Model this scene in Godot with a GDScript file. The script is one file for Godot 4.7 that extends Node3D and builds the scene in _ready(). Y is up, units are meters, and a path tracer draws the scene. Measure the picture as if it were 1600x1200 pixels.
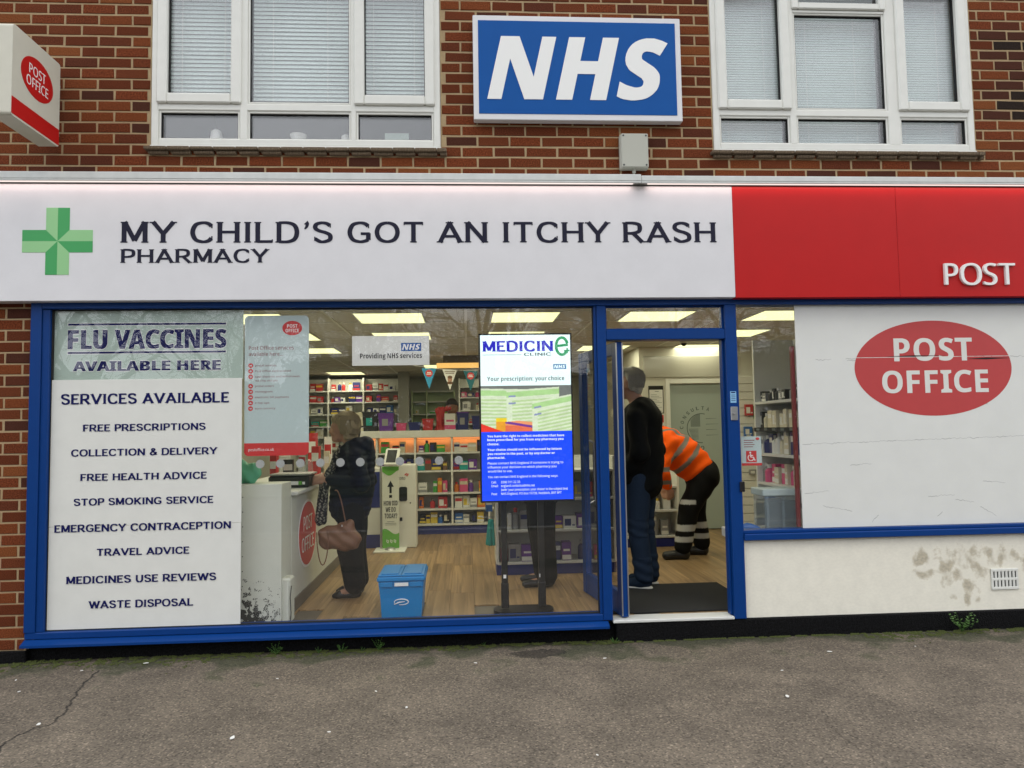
extends Node3D
# A chemist's and post office shopfront on an overcast day. Metres, y up; the wall face is z = 0, the street is +z.
var rng := RandomNumberGenerator.new()
var M := {}
var building: Node3D
const FLOOR := 0.15
const CEIL := 2.47

# ---------------------------------------------------------------- materials
func lin(r: float, g: float, b: float) -> Color:
	return Color(r, g, b).linear_to_srgb()

func mat(called: String, c: Color, rough := 0.6, metal := 0.0, spec := 0.5) -> StandardMaterial3D:
	var m := StandardMaterial3D.new()
	m.resource_name = called
	m.albedo_color = c
	m.roughness = rough
	m.metallic = metal
	m.metallic_specular = spec
	M[called] = m
	return m

func noise_image(size: int, freq: float, sd: int, octaves := 4, lo := 0.0, hi := 1.0) -> Image:
	var n := FastNoiseLite.new()
	n.seed = sd
	n.frequency = freq
	n.fractal_octaves = octaves
	n.noise_type = FastNoiseLite.TYPE_SIMPLEX_SMOOTH
	var im := n.get_seamless_image(size, size)
	im.convert(Image.FORMAT_L8)
	if lo != 0.0 or hi != 1.0:
		var d := im.get_data()
		for i in d.size():
			d[i] = int(lerpf(lo, hi, d[i] / 255.0) * 255.0)
		im = Image.create_from_data(size, size, false, Image.FORMAT_L8, d)
	return im

func mottle(m: StandardMaterial3D, tex: Texture2D, scale: float, bump: Texture2D = null, amount := 0.1) -> StandardMaterial3D:
	m.albedo_texture = tex
	m.uv1_triplanar = true
	m.uv1_world_triplanar = true
	m.uv1_scale = Vector3(scale, scale, scale)
	if bump:
		m.heightmap_enabled = true
		m.heightmap_texture = bump
		m.heightmap_scale = amount
	return m

func glow(called: String, c: Color, energy: float) -> StandardMaterial3D:
	var m := mat(called, Color(0.02, 0.02, 0.02), 0.5)
	m.emission_enabled = true
	m.emission = c
	m.emission_energy_multiplier = energy
	return m

func pane_mat(called: String, alpha := 0.004, c := Color(0.9, 0.95, 0.93)) -> StandardMaterial3D:
	var m := mat(called, Color(c.r, c.g, c.b, alpha), 0.0)
	m.transparency = BaseMaterial3D.TRANSPARENCY_ALPHA
	return m

func make_materials() -> void:
	var soft := ImageTexture.create_from_image(noise_image(512, 0.012, 3, 5, 0.93, 1.0))
	var faint := ImageTexture.create_from_image(noise_image(512, 0.01, 9, 5, 0.975, 1.0))
	var rough_noise := ImageTexture.create_from_image(noise_image(512, 0.05, 5, 5))
	var brick_tone := ImageTexture.create_from_image(noise_image(512, 0.03, 7, 5, 0.55, 1.0))
	var tones := [[0.23, 0.06, 0.024], [0.2, 0.055, 0.023], [0.26, 0.074, 0.027], [0.175, 0.05, 0.024], [0.15, 0.046, 0.025], [0.31, 0.1, 0.035], [0.22, 0.063, 0.027], [0.115, 0.042, 0.027], [0.19, 0.051, 0.022]]
	for i in tones.size():
		mottle(mat("brick_%d" % i, lin(tones[i][0], tones[i][1], tones[i][2]) * 1.12, 0.85, 0.0, 0.2), brick_tone, 5.0 + i * 0.7, rough_noise, 0.35)
	mottle(mat("brick_soot", lin(0.05, 0.034, 0.027), 0.9, 0.0, 0.2), brick_tone, 6.0, rough_noise, 0.35)
	mottle(mat("mortar", lin(0.54, 0.4, 0.235), 0.95, 0.0, 0.2), soft, 7.0, rough_noise, 0.5)
	mottle(mat("upvc", lin(0.74, 0.74, 0.69), 0.35), faint, 1.5)
	mat("gasket", lin(0.03, 0.03, 0.03), 0.7, 0.0, 0.2)
	mottle(mat("sill_tile", lin(0.28, 0.2, 0.125), 0.9), brick_tone, 5.0, rough_noise, 0.6)
	mottle(mat("blue_frame", lin(0.003, 0.042, 0.2), 0.35, 0.0, 0.3), faint, 2.0)
	mottle(mat("bitumen", lin(0.011, 0.011, 0.012), 0.55, 0.0, 0.2), brick_tone, 3.0, rough_noise, 0.5)
	mottle(mat("sign_white", lin(0.73, 0.725, 0.745), 0.4, 0.0, 0.4), faint, 0.7)
	mottle(mat("sign_red", lin(0.5, 0.012, 0.012), 0.35, 0.0, 0.3), faint, 0.8)
	mottle(mat("cap_metal", lin(0.66, 0.68, 0.66), 0.45), soft, 1.2)
	mat("letter_navy", lin(0.022, 0.022, 0.04), 0.5, 0.0, 0.2)
	mat("print_navy", lin(0.01, 0.012, 0.09), 0.6, 0.0, 0.2)
	mat("green_dark", lin(0.035, 0.33, 0.085), 0.45)
	mat("green_light", lin(0.27, 0.56, 0.25), 0.45)
	mottle(mat("nhs_blue", lin(0.006, 0.088, 0.34), 0.45, 0.0, 0.25), faint, 1.0)
	mottle(mat("sign_cream", lin(0.62, 0.6, 0.5), 0.4), faint, 1.5)
	mat("white_letter", lin(0.82, 0.82, 0.8), 0.4)
	mat("grey_box", lin(0.43, 0.43, 0.37), 0.5)
	mat("dark_screw", lin(0.08, 0.08, 0.08), 0.5, 0.6)
	mat("white_print", lin(0.8, 0.8, 0.78), 0.7)
	mottle(mat("board_white", lin(0.74, 0.745, 0.7), 0.6), faint, 1.0)
	mat("film_green", lin(0.42, 0.52, 0.455), 0.55)
	mat("poster_blue", lin(0.5, 0.6, 0.59), 0.5)
	mat("poster_red", lin(0.58, 0.03, 0.03), 0.5)
	mat("poster_text", lin(0.24, 0.05, 0.055), 0.6)
	mat("black_print", lin(0.02, 0.02, 0.025), 0.6, 0.0, 0.2)
	mat("dot_white", lin(0.4, 0.41, 0.4), 0.7)
	pane_mat("glass")
	pane_mat("glass_upper")
	pane_mat("clear_plastic", 0.16, Color(0.75, 0.83, 0.85))
	# interior
	mottle(mat("wall_cream", lin(0.66, 0.65, 0.56), 0.8), faint, 0.8)
	mottle(mat("ceiling_tile", lin(0.62, 0.6, 0.53), 0.9), soft, 3.0)
	mat("shelf_white", lin(0.72, 0.72, 0.66), 0.45)
	mat("shelf_edge", lin(0.66, 0.67, 0.64), 0.35)
	mat("kick_blue", lin(0.012, 0.02, 0.16), 0.5)
	mat("skirt_brown", lin(0.14, 0.12, 0.09), 0.7)
	mottle(mat("cabinet_white", lin(0.6, 0.62, 0.55), 0.5), faint, 1.2)
	mat("mould", lin(0.03, 0.032, 0.03), 0.95)
	mottle(mat("mat_grey", lin(0.028, 0.029, 0.03), 0.95), brick_tone, 9.0, rough_noise, 0.5)
	for i in 6:
		var t: float = [0.85, 1.0, 0.92, 1.1, 0.78, 1.0][i]
		var w := mat("wood_%d" % i, lin(0.44 * t, 0.285 * t, 0.14 * t), 0.42)
		w.albedo_texture = wood_grain(20 + i)
		w.uv1_triplanar = true
		w.uv1_world_triplanar = true
		w.uv1_scale = Vector3(3.2, 1.0, 0.45)
		w.uv1_offset = Vector3(0.17 * i, 0, 0.31 * i)
	glow("panel_glow", Color(1.0, 1.0, 0.72), 1.3)
	glow("warm_glow", Color(1.0, 0.78, 0.42), 1.0)
	glow("led_strip_glow", Color(1.0, 0.93, 0.9), 1.0)
	glow("tube_light_glow", Color(1.0, 0.62, 0.36), 0.9)
	mat("black_metal", lin(0.012, 0.012, 0.013), 0.4, 0.3)
	mat("chrome", lin(0.45, 0.45, 0.45), 0.3, 0.8)
	mat("frosted", lin(0.36, 0.42, 0.385), 0.35)
	mat("frost_print", lin(0.1, 0.13, 0.12), 0.6)
	mat("crate_blue", lin(0.005, 0.2, 0.5), 0.4)
	mat("green_bag", lin(0.1, 0.42, 0.26), 0.5)
	mat("paper", lin(0.72, 0.72, 0.68), 0.8)
	mat("banner_white", lin(0.68, 0.7, 0.62), 0.6)
	mat("banner_green", lin(0.12, 0.4, 0.04), 0.6)
	# people
	var cloth := ImageTexture.create_from_image(noise_image(256, 0.09, 15, 4, 0.6, 1.0))
	mottle(mat("skin", lin(0.46, 0.25, 0.17), 0.55), faint, 9.0)
	mat("skin_brown", lin(0.22, 0.1, 0.055), 0.55)
	mottle(mat("hair_blond", lin(0.55, 0.44, 0.25), 0.6), cloth, 22.0, cloth, 0.4)
	mottle(mat("hair_grey", lin(0.74, 0.71, 0.6), 0.6), cloth, 22.0, cloth, 0.4)
	mat("hair_dark", lin(0.012, 0.01, 0.01), 0.6)
	mottle(mat("coat_navy", lin(0.008, 0.012, 0.034), 0.6, 0.0, 0.2), cloth, 8.0, cloth, 0.3)
	mottle(mat("cloth_black", lin(0.008, 0.008, 0.01), 0.85, 0.0, 0.2), cloth, 9.0, cloth, 0.3)
	mottle(mat("jacket_black", lin(0.011, 0.012, 0.012), 0.75, 0.0, 0.2), cloth, 9.0, cloth, 0.3)
	mottle(mat("denim", lin(0.03, 0.05, 0.088), 0.85, 0.0, 0.2), cloth, 6.0, cloth, 0.3)
	mottle(mat("bag_brown", lin(0.3, 0.13, 0.065), 0.5), cloth, 5.0, cloth, 0.3)
	mat("shoe_black", lin(0.012, 0.012, 0.013), 0.35)
	mat("sole_white", lin(0.6, 0.6, 0.56), 0.6)
	mat("shirt_white", lin(0.7, 0.7, 0.7), 0.8)
	var v := mat("vest", Color.WHITE, 0.7, 0.0, 0.2)
	v.vertex_color_use_as_albedo = true
	mottle(mat("bark", lin(0.05, 0.042, 0.032), 0.95), brick_tone, 2.0, rough_noise, 1.0)
	mat("twig", lin(0.045, 0.035, 0.026), 0.95)
	var h := mat("hedge", lin(0.03, 0.05, 0.018), 0.8)
	h.backlight_enabled = true
	h.backlight = lin(0.02, 0.03, 0.01)
	mat("moss", lin(0.065, 0.08, 0.018), 0.95)
	var l := mat("leaf", lin(0.06, 0.14, 0.025), 0.6)
	l.backlight_enabled = true
	l.backlight = lin(0.04, 0.09, 0.01)
	mottle(mat("road_asphalt", lin(0.07, 0.068, 0.064), 0.9), brick_tone, 2.0, rough_noise, 0.5)
	mottle(mat("verge", lin(0.05, 0.08, 0.025), 0.95), brick_tone, 1.0, rough_noise, 2.0)
	mat("kerb_stone", lin(0.3, 0.29, 0.27), 0.85)
	mottle(mat("blind_slat", lin(0.47, 0.58, 0.55), 0.55), faint, 1.5)
	mat("room_grey", lin(0.16, 0.17, 0.17), 0.9)
	mat("lamp_shade", lin(0.68, 0.68, 0.64), 0.8)

func wood_grain(sd: int) -> ImageTexture:
	var n := FastNoiseLite.new()
	n.seed = sd
	n.frequency = 0.02
	n.fractal_octaves = 4
	var im := Image.create(256, 256, false, Image.FORMAT_L8)
	for y in 256:
		for x in 256:
			var a := n.get_noise_2d(x * 2.2, y * 0.35) * 0.5 + n.get_noise_2d(x * 0.5 + 500.0, y * 0.15) * 0.5
			var ring := sin((x * 0.11 + a * 9.0)) * 0.08
			im.set_pixel(x, y, Color.from_hsv(0, 0, clampf(0.86 + a * 0.24 + ring * 0.6, 0.4, 1.0)))
	return ImageTexture.create_from_image(im)

# ---------------------------------------------------------------- mesh helpers
func mb() -> SurfaceTool:
	var st := SurfaceTool.new()
	st.begin(Mesh.PRIMITIVE_TRIANGLES)
	return st

func tri(st: SurfaceTool, a: Vector3, b: Vector3, c: Vector3, outward: Vector3) -> void:
	var n := (b - a).cross(c - a)
	if n.length_squared() < 1e-16:
		return
	n = n.normalized()
	if n.dot(outward) > 0.0:
		var t := b
		b = c
		c = t
	else:
		n = -n
	for p in [a, b, c]:
		st.set_normal(n)
		st.add_vertex(p)

func quad(st: SurfaceTool, a: Vector3, b: Vector3, c: Vector3, d: Vector3, outward: Vector3) -> void:
	tri(st, a, b, c, outward)
	tri(st, a, c, d, outward)

# a box with chamfered edges
func cbx(st: SurfaceTool, c: Vector3, s: Vector3, b := 0.003) -> void:
	var h := s * 0.5
	b = minf(b, minf(h.x, minf(h.y, h.z)) * 0.8)
	var v := {}
	for ix in [-1, 1]:
		for iy in [-1, 1]:
			for iz in [-1, 1]:
				var sg := Vector3(ix, iy, iz)
				for k in 3:
					var q := sg * (h - Vector3(b, b, b))
					q[k] = sg[k] * h[k]
					v[[ix, iy, iz, k]] = c + q
	for k in 3:
		var u := (k + 1) % 3
		var w := (k + 2) % 3
		for sg in [-1, 1]:
			var q := []
			for p in [[-1, -1], [1, -1], [1, 1], [-1, 1]]:
				var key := [0, 0, 0, k]
				key[k] = sg
				key[u] = p[0]
				key[w] = p[1]
				q.append(v[key])
			var o := Vector3.ZERO
			o[k] = sg
			quad(st, q[0], q[1], q[2], q[3], o)
	if b <= 0.0:
		return
	for k in 3:
		var u := (k + 1) % 3
		var w := (k + 2) % 3
		for p in [[-1, -1], [1, -1], [1, 1], [-1, 1]]:
			var k0 := [0, 0, 0, u]
			k0[u] = p[0]
			k0[w] = p[1]
			k0[k] = -1
			var k1: Array = k0.duplicate()
			k1[k] = 1
			var k2: Array = k1.duplicate()
			k2[3] = w
			var k3: Array = k0.duplicate()
			k3[3] = w
			var o := Vector3.ZERO
			o[u] = p[0]
			o[w] = p[1]
			quad(st, v[k0], v[k1], v[k2], v[k3], o)
	for ix in [-1, 1]:
		for iy in [-1, 1]:
			for iz in [-1, 1]:
				tri(st, v[[ix, iy, iz, 0]], v[[ix, iy, iz, 1]], v[[ix, iy, iz, 2]], Vector3(ix, iy, iz))

# a box given by its limits
func lim(st: SurfaceTool, x0: float, x1: float, y0: float, y1: float, z0: float, z1: float, b := 0.003) -> void:
	cbx(st, Vector3((x0 + x1) / 2, (y0 + y1) / 2, (z0 + z1) / 2), Vector3(absf(x1 - x0), absf(y1 - y0), absf(z1 - z0)), b)

# an outline in x, y extruded from z0 to z1
func prism(st: SurfaceTool, poly: PackedVector2Array, z0: float, z1: float) -> void:
	var idx := Geometry2D.triangulate_polygon(poly)
	for i in range(0, idx.size(), 3):
		var a := poly[idx[i]]
		var b := poly[idx[i + 1]]
		var c := poly[idx[i + 2]]
		tri(st, Vector3(a.x, a.y, z1), Vector3(b.x, b.y, z1), Vector3(c.x, c.y, z1), Vector3(0, 0, 1))
		tri(st, Vector3(a.x, a.y, z0), Vector3(b.x, b.y, z0), Vector3(c.x, c.y, z0), Vector3(0, 0, -1))
	var sgn := -1.0 if Geometry2D.is_polygon_clockwise(poly) else 1.0
	for i in poly.size():
		var a := poly[i]
		var b := poly[(i + 1) % poly.size()]
		var o := Vector3(b.y - a.y, a.x - b.x, 0) * sgn
		quad(st, Vector3(a.x, a.y, z0), Vector3(b.x, b.y, z0), Vector3(b.x, b.y, z1), Vector3(a.x, a.y, z1), o)

func oval(cx: float, cy: float, rx: float, ry: float, n := 48) -> PackedVector2Array:
	var p := PackedVector2Array()
	for i in n:
		p.append(Vector2(cx + rx * cos(TAU * i / n), cy + ry * sin(TAU * i / n)))
	return p

func rounded(x0: float, x1: float, y0: float, y1: float, r: float, n := 6) -> PackedVector2Array:
	var p := PackedVector2Array()
	for k in 4:
		var c := Vector2(x1 - r if k in [0, 3] else x0 + r, y1 - r if k < 2 else y0 + r)
		for i in n + 1:
			var a := PI / 2 * (k + float(i) / n)
			p.append(c + Vector2(cos(a), sin(a)) * r)
	return p

# a ring of radius profile [[radius, height], ...] turned about the y axis
func lathe(st: SurfaceTool, prof: Array, at := Vector3.ZERO, n := 20) -> void:
	for j in prof.size() - 1:
		for i in n:
			var a0 := TAU * i / n
			var a1 := TAU * (i + 1) / n
			var p := []
			for q in [[j, a0], [j, a1], [j + 1, a1], [j + 1, a0]]:
				p.append(at + Vector3(prof[q[0]][0] * cos(q[1]), prof[q[0]][1], prof[q[0]][0] * sin(q[1])))
			var slope := Vector2(prof[j + 1][1] - prof[j][1], prof[j][0] - prof[j + 1][0])
			quad(st, p[0], p[1], p[2], p[3], Vector3(cos((a0 + a1) / 2) * slope.x, slope.y, sin((a0 + a1) / 2) * slope.x))

# a tapered tube through points
func tube(st: SurfaceTool, pts: Array, radii: Array, n := 6) -> void:
	var rings := []
	for i in pts.size():
		var d: Vector3 = (pts[mini(i + 1, pts.size() - 1)] - pts[maxi(i - 1, 0)]).normalized()
		var u := d.cross(Vector3(0.31, 0.22, 0.92)).normalized()
		var w := d.cross(u)
		var ring := []
		for k in n:
			ring.append(pts[i] + (u * cos(TAU * k / n) + w * sin(TAU * k / n)) * radii[i])
		rings.append(ring)
	for i in pts.size() - 1:
		for k in n:
			var k1 := (k + 1) % n
			var mid: Vector3 = (rings[i][k] + rings[i][k1] + rings[i + 1][k] + rings[i + 1][k1]) * 0.25
			quad(st, rings[i][k], rings[i][k1], rings[i + 1][k1], rings[i + 1][k], mid - (pts[i] + pts[i + 1]) * 0.5)
	for e in [0, pts.size() - 1]:
		var o: Vector3 = pts[e] - pts[1 if e == 0 else e - 1]
		for k in range(1, n - 1):
			tri(st, rings[e][0], rings[e][k], rings[e][k + 1], o)

# ---------------------------------------------------------------- nodes
func thing(called: String, label: String, category: String, group := "", at := Vector3.ZERO, turn := 0.0) -> Node3D:
	var o := Node3D.new()
	o.name = called
	add_child(o, true)
	o.position = at
	o.rotation.y = turn
	o.set_meta("label", label)
	o.set_meta("category", category)
	if group:
		o.set_meta("group", group)
	return o

func part(parent: Node, called: String, st: Variant, m: Material, label := "") -> MeshInstance3D:
	var o := MeshInstance3D.new()
	o.name = called
	o.mesh = st.commit() if st is SurfaceTool else st
	o.material_override = m
	parent.add_child(o, true)
	if label:
		o.set_meta("label", label)
	return o

func single(called: String, label: String, category: String, st: Variant, m: Material, group := "") -> MeshInstance3D:
	var o := part(self, called, st, m, label)
	o.set_meta("category", category)
	if group:
		o.set_meta("group", group)
	return o

func structure(called: String, st: Variant, m: Material) -> MeshInstance3D:
	var o := part(self, called, st, m)
	o.set_meta("kind", "structure")
	return o

func group_part(parent: Node, called: String) -> Node3D:
	var o := Node3D.new()
	o.name = called
	parent.add_child(o, true)
	return o

# lettering that fills a given box: left x, baseline y, width, cap height
func words(parent: Node, text: String, x: float, y: float, w: float, h: float, z: float, m: Material, bold := true, slant := 0.0, fat := 0.0, depth := 0.003, called := "lettering") -> MeshInstance3D:
	var f := SystemFont.new()
	f.font_names = PackedStringArray(["Droid Sans"])
	f.font_weight = 700 if bold else 400
	var fv := FontVariation.new()
	fv.base_font = f
	fv.variation_embolden = fat
	fv.variation_transform = Transform2D(Vector2(1, slant), Vector2(0, 1), Vector2.ZERO)
	var t := TextMesh.new()
	t.text = text
	t.font = fv
	t.font_size = 48
	t.pixel_size = 0.01
	t.depth = 0.1
	t.curve_step = 1.2 if h < 0.06 else 0.6
	var ref := TextMesh.new()
	ref.text = "H"
	ref.font = fv
	ref.font_size = 48
	ref.pixel_size = 0.01
	ref.depth = 0.1
	var a := t.get_aabb()
	var r := ref.get_aabb()
	t.horizontal_alignment = HORIZONTAL_ALIGNMENT_CENTER
	var o := part(parent, called, t, m)
	o.scale = Vector3(w / a.size.x, h / r.size.y, depth / 0.1)
	o.position = Vector3(x - a.position.x * o.scale.x, y - r.position.y * o.scale.y, z + depth / 2)
	return o

# engraver's wide capitals with small wedge serifs, drawn as pen strokes. A stroke: points; "c" marks a smooth curve
const LETTERS := {
	"A": [1.1, [[0.06, 0, 0.55, 1]], [[1.04, 0, 0.5, 1]], [[0.24, 0.3, 0.86, 0.3]]],
	"B": [0.9, [[0.12, 0, 0.12, 1]], ["c", 0.12, 0.96, 0.5, 0.96, 0.74, 0.88, 0.74, 0.66, 0.52, 0.55, 0.12, 0.54], ["c", 0.3, 0.54, 0.56, 0.53, 0.82, 0.42, 0.82, 0.15, 0.56, 0.04, 0.12, 0.04]],
	"C": [1.05, ["c", 0.97, 0.8, 0.82, 0.92, 0.56, 0.96, 0.24, 0.85, 0.1, 0.5, 0.24, 0.15, 0.56, 0.04, 0.82, 0.08, 0.97, 0.21]],
	"D": [1.05, [[0.12, 0, 0.12, 1]], ["c", 0.12, 0.96, 0.55, 0.96, 0.86, 0.82, 0.96, 0.5, 0.86, 0.18, 0.55, 0.04, 0.12, 0.04]],
	"E": [0.82, [[0.12, 0, 0.12, 1]], [[0.12, 0.95, 0.78, 0.95]], [[0.12, 0.52, 0.64, 0.52]], [[0.12, 0.05, 0.8, 0.05]]],
	"F": [0.78, [[0.12, 0, 0.12, 1]], [[0.12, 0.95, 0.76, 0.95]], [[0.12, 0.5, 0.64, 0.5]]],
	"G": [1.12, ["c", 0.97, 0.8, 0.82, 0.92, 0.56, 0.96, 0.24, 0.85, 0.1, 0.5, 0.24, 0.15, 0.56, 0.04, 0.82, 0.07, 0.98, 0.14], [[0.98, 0.12, 0.98, 0.45]], [[0.62, 0.43, 1.05, 0.43]]],
	"H": [1.08, [[0.14, 0, 0.14, 1]], [[0.94, 0, 0.94, 1]], [[0.14, 0.51, 0.94, 0.51]]],
	"I": [0.36, [[0.18, 0, 0.18, 1]]],
	"K": [1.05, [[0.14, 0, 0.14, 1]], [[0.92, 1, 0.24, 0.42]], [[0.4, 0.56, 0.96, 0]]],
	"L": [0.82, [[0.12, 0, 0.12, 1]], [[0.12, 0.05, 0.8, 0.05]]],
	"M": [1.22, [[0.13, 0, 0.13, 1]], [[0.15, 1, 0.61, 0.1]], [[1.07, 1, 0.61, 0.1]], [[1.09, 0, 1.09, 1]]],
	"N": [1.08, [[0.13, 0, 0.13, 1]], [[0.12, 1, 0.95, 0.02]], [[0.95, 0, 0.95, 1]]],
	"O": [1.18, ["c", 0.59, 0.96, 0.24, 0.84, 0.1, 0.5, 0.24, 0.16, 0.59, 0.04, 0.94, 0.16, 1.08, 0.5, 0.94, 0.84, 0.59, 0.96]],
	"P": [0.88, [[0.12, 0, 0.12, 1]], ["c", 0.12, 0.96, 0.52, 0.96, 0.78, 0.86, 0.78, 0.56, 0.52, 0.45, 0.12, 0.44]],
	"R": [1.02, [[0.12, 0, 0.12, 1]], ["c", 0.12, 0.96, 0.52, 0.96, 0.8, 0.86, 0.8, 0.57, 0.52, 0.46, 0.12, 0.45], [[0.5, 0.45, 0.94, 0]]],
	"S": [0.92, ["c", 0.8, 0.83, 0.64, 0.93, 0.4, 0.96, 0.16, 0.88, 0.12, 0.7, 0.3, 0.57, 0.58, 0.49, 0.8, 0.36, 0.8, 0.15, 0.58, 0.05, 0.36, 0.04, 0.1, 0.18]],
	"T": [0.98, [[0.49, 0, 0.49, 1]], [[0.05, 0.95, 0.93, 0.95]]],
	"U": [1.05, ["c", 0.14, 1, 0.14, 0.6, 0.15, 0.3, 0.3, 0.08, 0.53, 0.04, 0.76, 0.08, 0.9, 0.3, 0.91, 0.6, 0.91, 1]],
	"V": [1.1, [[0.06, 1, 0.55, 0.02]], [[1.04, 1, 0.55, 0.02]]],
	"W": [1.5, [[0.06, 1, 0.42, 0.02]], [[0.75, 0.96, 0.42, 0.02]], [[0.75, 0.96, 1.08, 0.02]], [[1.44, 1, 1.08, 0.02]]],
	"Y": [1.06, [[0.06, 1, 0.53, 0.42]], [[1.0, 1, 0.53, 0.42]], [[0.53, 0, 0.53, 0.48]]],
	"&": [1.08, ["c", 1.0, 0.04, 0.7, 0.36, 0.34, 0.72, 0.36, 0.92, 0.54, 0.96, 0.7, 0.86, 0.62, 0.66, 0.3, 0.46, 0.14, 0.24, 0.3, 0.06, 0.58, 0.05, 0.84, 0.24, 0.96, 0.46]],
	"'": [0.32, ["c", 0.16, 0.98, 0.22, 0.9, 0.19, 0.76, 0.1, 0.66]],
}

func ribbon(st: SurfaceTool, pts: Array, half: Array, o: Vector2, s: Vector2, z0: float, z1: float) -> void:
	var l := []
	var r := []
	for i in pts.size():
		var d: Vector2 = (pts[mini(i + 1, pts.size() - 1)] - pts[maxi(i - 1, 0)]).normalized()
		var nrm: Vector2 = Vector2(-d.y, d.x) * half[i]
		l.append(o + (pts[i] + nrm) * s)
		r.append(o + (pts[i] - nrm) * s)
	for i in pts.size() - 1:
		quad(st, Vector3(l[i].x, l[i].y, z1), Vector3(l[i + 1].x, l[i + 1].y, z1), Vector3(r[i + 1].x, r[i + 1].y, z1), Vector3(r[i].x, r[i].y, z1), Vector3(0, 0, 1))
		for e in [l, r]:
			var other: Array = r if e == l else l
			var out2: Vector2 = e[i] - other[i]
			quad(st, Vector3(e[i].x, e[i].y, z0), Vector3(e[i + 1].x, e[i + 1].y, z0), Vector3(e[i + 1].x, e[i + 1].y, z1), Vector3(e[i].x, e[i].y, z1), Vector3(out2.x, out2.y, 0))

func pen(parent: Node, text: String, x: float, y: float, w: float, h: float, z: float, m: Material, weight := 1.0, called := "lettering") -> MeshInstance3D:
	var total := 0.0
	for ch in text:
		total += 0.55 if ch == " " else LETTERS[ch][0] + 0.17
	var s := Vector2(w / total, h)
	var squash := s.x / h
	var st := mb()
	var cx := 0.0
	for ch in text:
		if ch == " ":
			cx += 0.55
			continue
		var def: Array = LETTERS[ch]
		var k := 0
		for item in def.slice(1):
			var pts := []
			var curved: bool = item[0] is String
			if curved:
				var raw := []
				for i in range(1, item.size(), 2):
					raw.append(Vector2(item[i], item[i + 1]))
				for i in raw.size() - 1:
					var p0: Vector2 = raw[maxi(i - 1, 0)]
					var p3: Vector2 = raw[mini(i + 2, raw.size() - 1)]
					if ch == "O":
						p0 = raw[i - 1] if i > 0 else raw[raw.size() - 2]
						p3 = raw[i + 2] if i + 2 < raw.size() else raw[1]
					for j in 5:
						pts.append(raw[i].cubic_interpolate(raw[i + 1], p0, p3, j / 5.0))
				pts.append(raw[raw.size() - 1])
			else:
				pts = [Vector2(item[0][0], item[0][1]), Vector2(item[0][2], item[0][3])]
			var half := []
			for i in pts.size():
				var d: Vector2 = pts[mini(i + 1, pts.size() - 1)] - pts[maxi(i - 1, 0)]
				d = d.normalized()
				half.append(weight * lerpf(0.058, 0.1, absf(d.y)))
			if ch == "'":
				for i in half.size():
					half[i] = weight * lerpf(0.11, 0.02, float(i) / half.size())
			var zz := z + 0.0025 + 0.0003 * k
			ribbon(st, pts, half, Vector2(x, y) + Vector2(cx + 0.085, 0) * s, s, z, zz)
			k += 1
			# wedge serifs at the free ends
			if ch != "O" and ch != "'" and ch != "&":
				for e in 2:
					var p: Vector2 = pts[0] if e == 0 else pts[pts.size() - 1]
					if not curved and absf(p.y - 0.5) > 0.46 and absf(pts[0].y - pts[1].y) > 0.3:
						var hw := weight * 0.1 + 0.05
						var hy := 0.028
						var py := clampf(p.y, hy, 1.0 - hy)
						ribbon(st, [Vector2(p.x - hw, py), Vector2(p.x + hw, py)], [hy, hy], Vector2(x, y) + Vector2(cx + 0.085, 0) * s, s, z, zz + 0.00015)
					elif not curved and absf(pts[0].y - pts[1].y) < 0.05 and (ch in "ETLF") and not (e == 0 and ch != "T"):
						ribbon(st, [Vector2(p.x, p.y - 0.1 if p.y > 0.6 else p.y - 0.05), Vector2(p.x, p.y + 0.05 if p.y > 0.6 else p.y + 0.1)], [0.026, 0.026], Vector2(x, y) + Vector2(cx + 0.085, 0) * s, s, z, zz + 0.00015)
					elif curved and (ch in "CSG") and (e == 0 or ch != "G"):
						ribbon(st, [Vector2(p.x + 0.02, p.y - 0.1), Vector2(p.x + 0.02, p.y + 0.1)] if ch != "S" or e == 0 else [Vector2(p.x - 0.01, p.y - 0.1), Vector2(p.x - 0.01, p.y + 0.1)], [0.028, 0.028], Vector2(x, y) + Vector2(cx + 0.085, 0) * s, s, z, zz + 0.00015)
		cx += def[0] + 0.17
	return part(parent, called, st, m)

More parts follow.
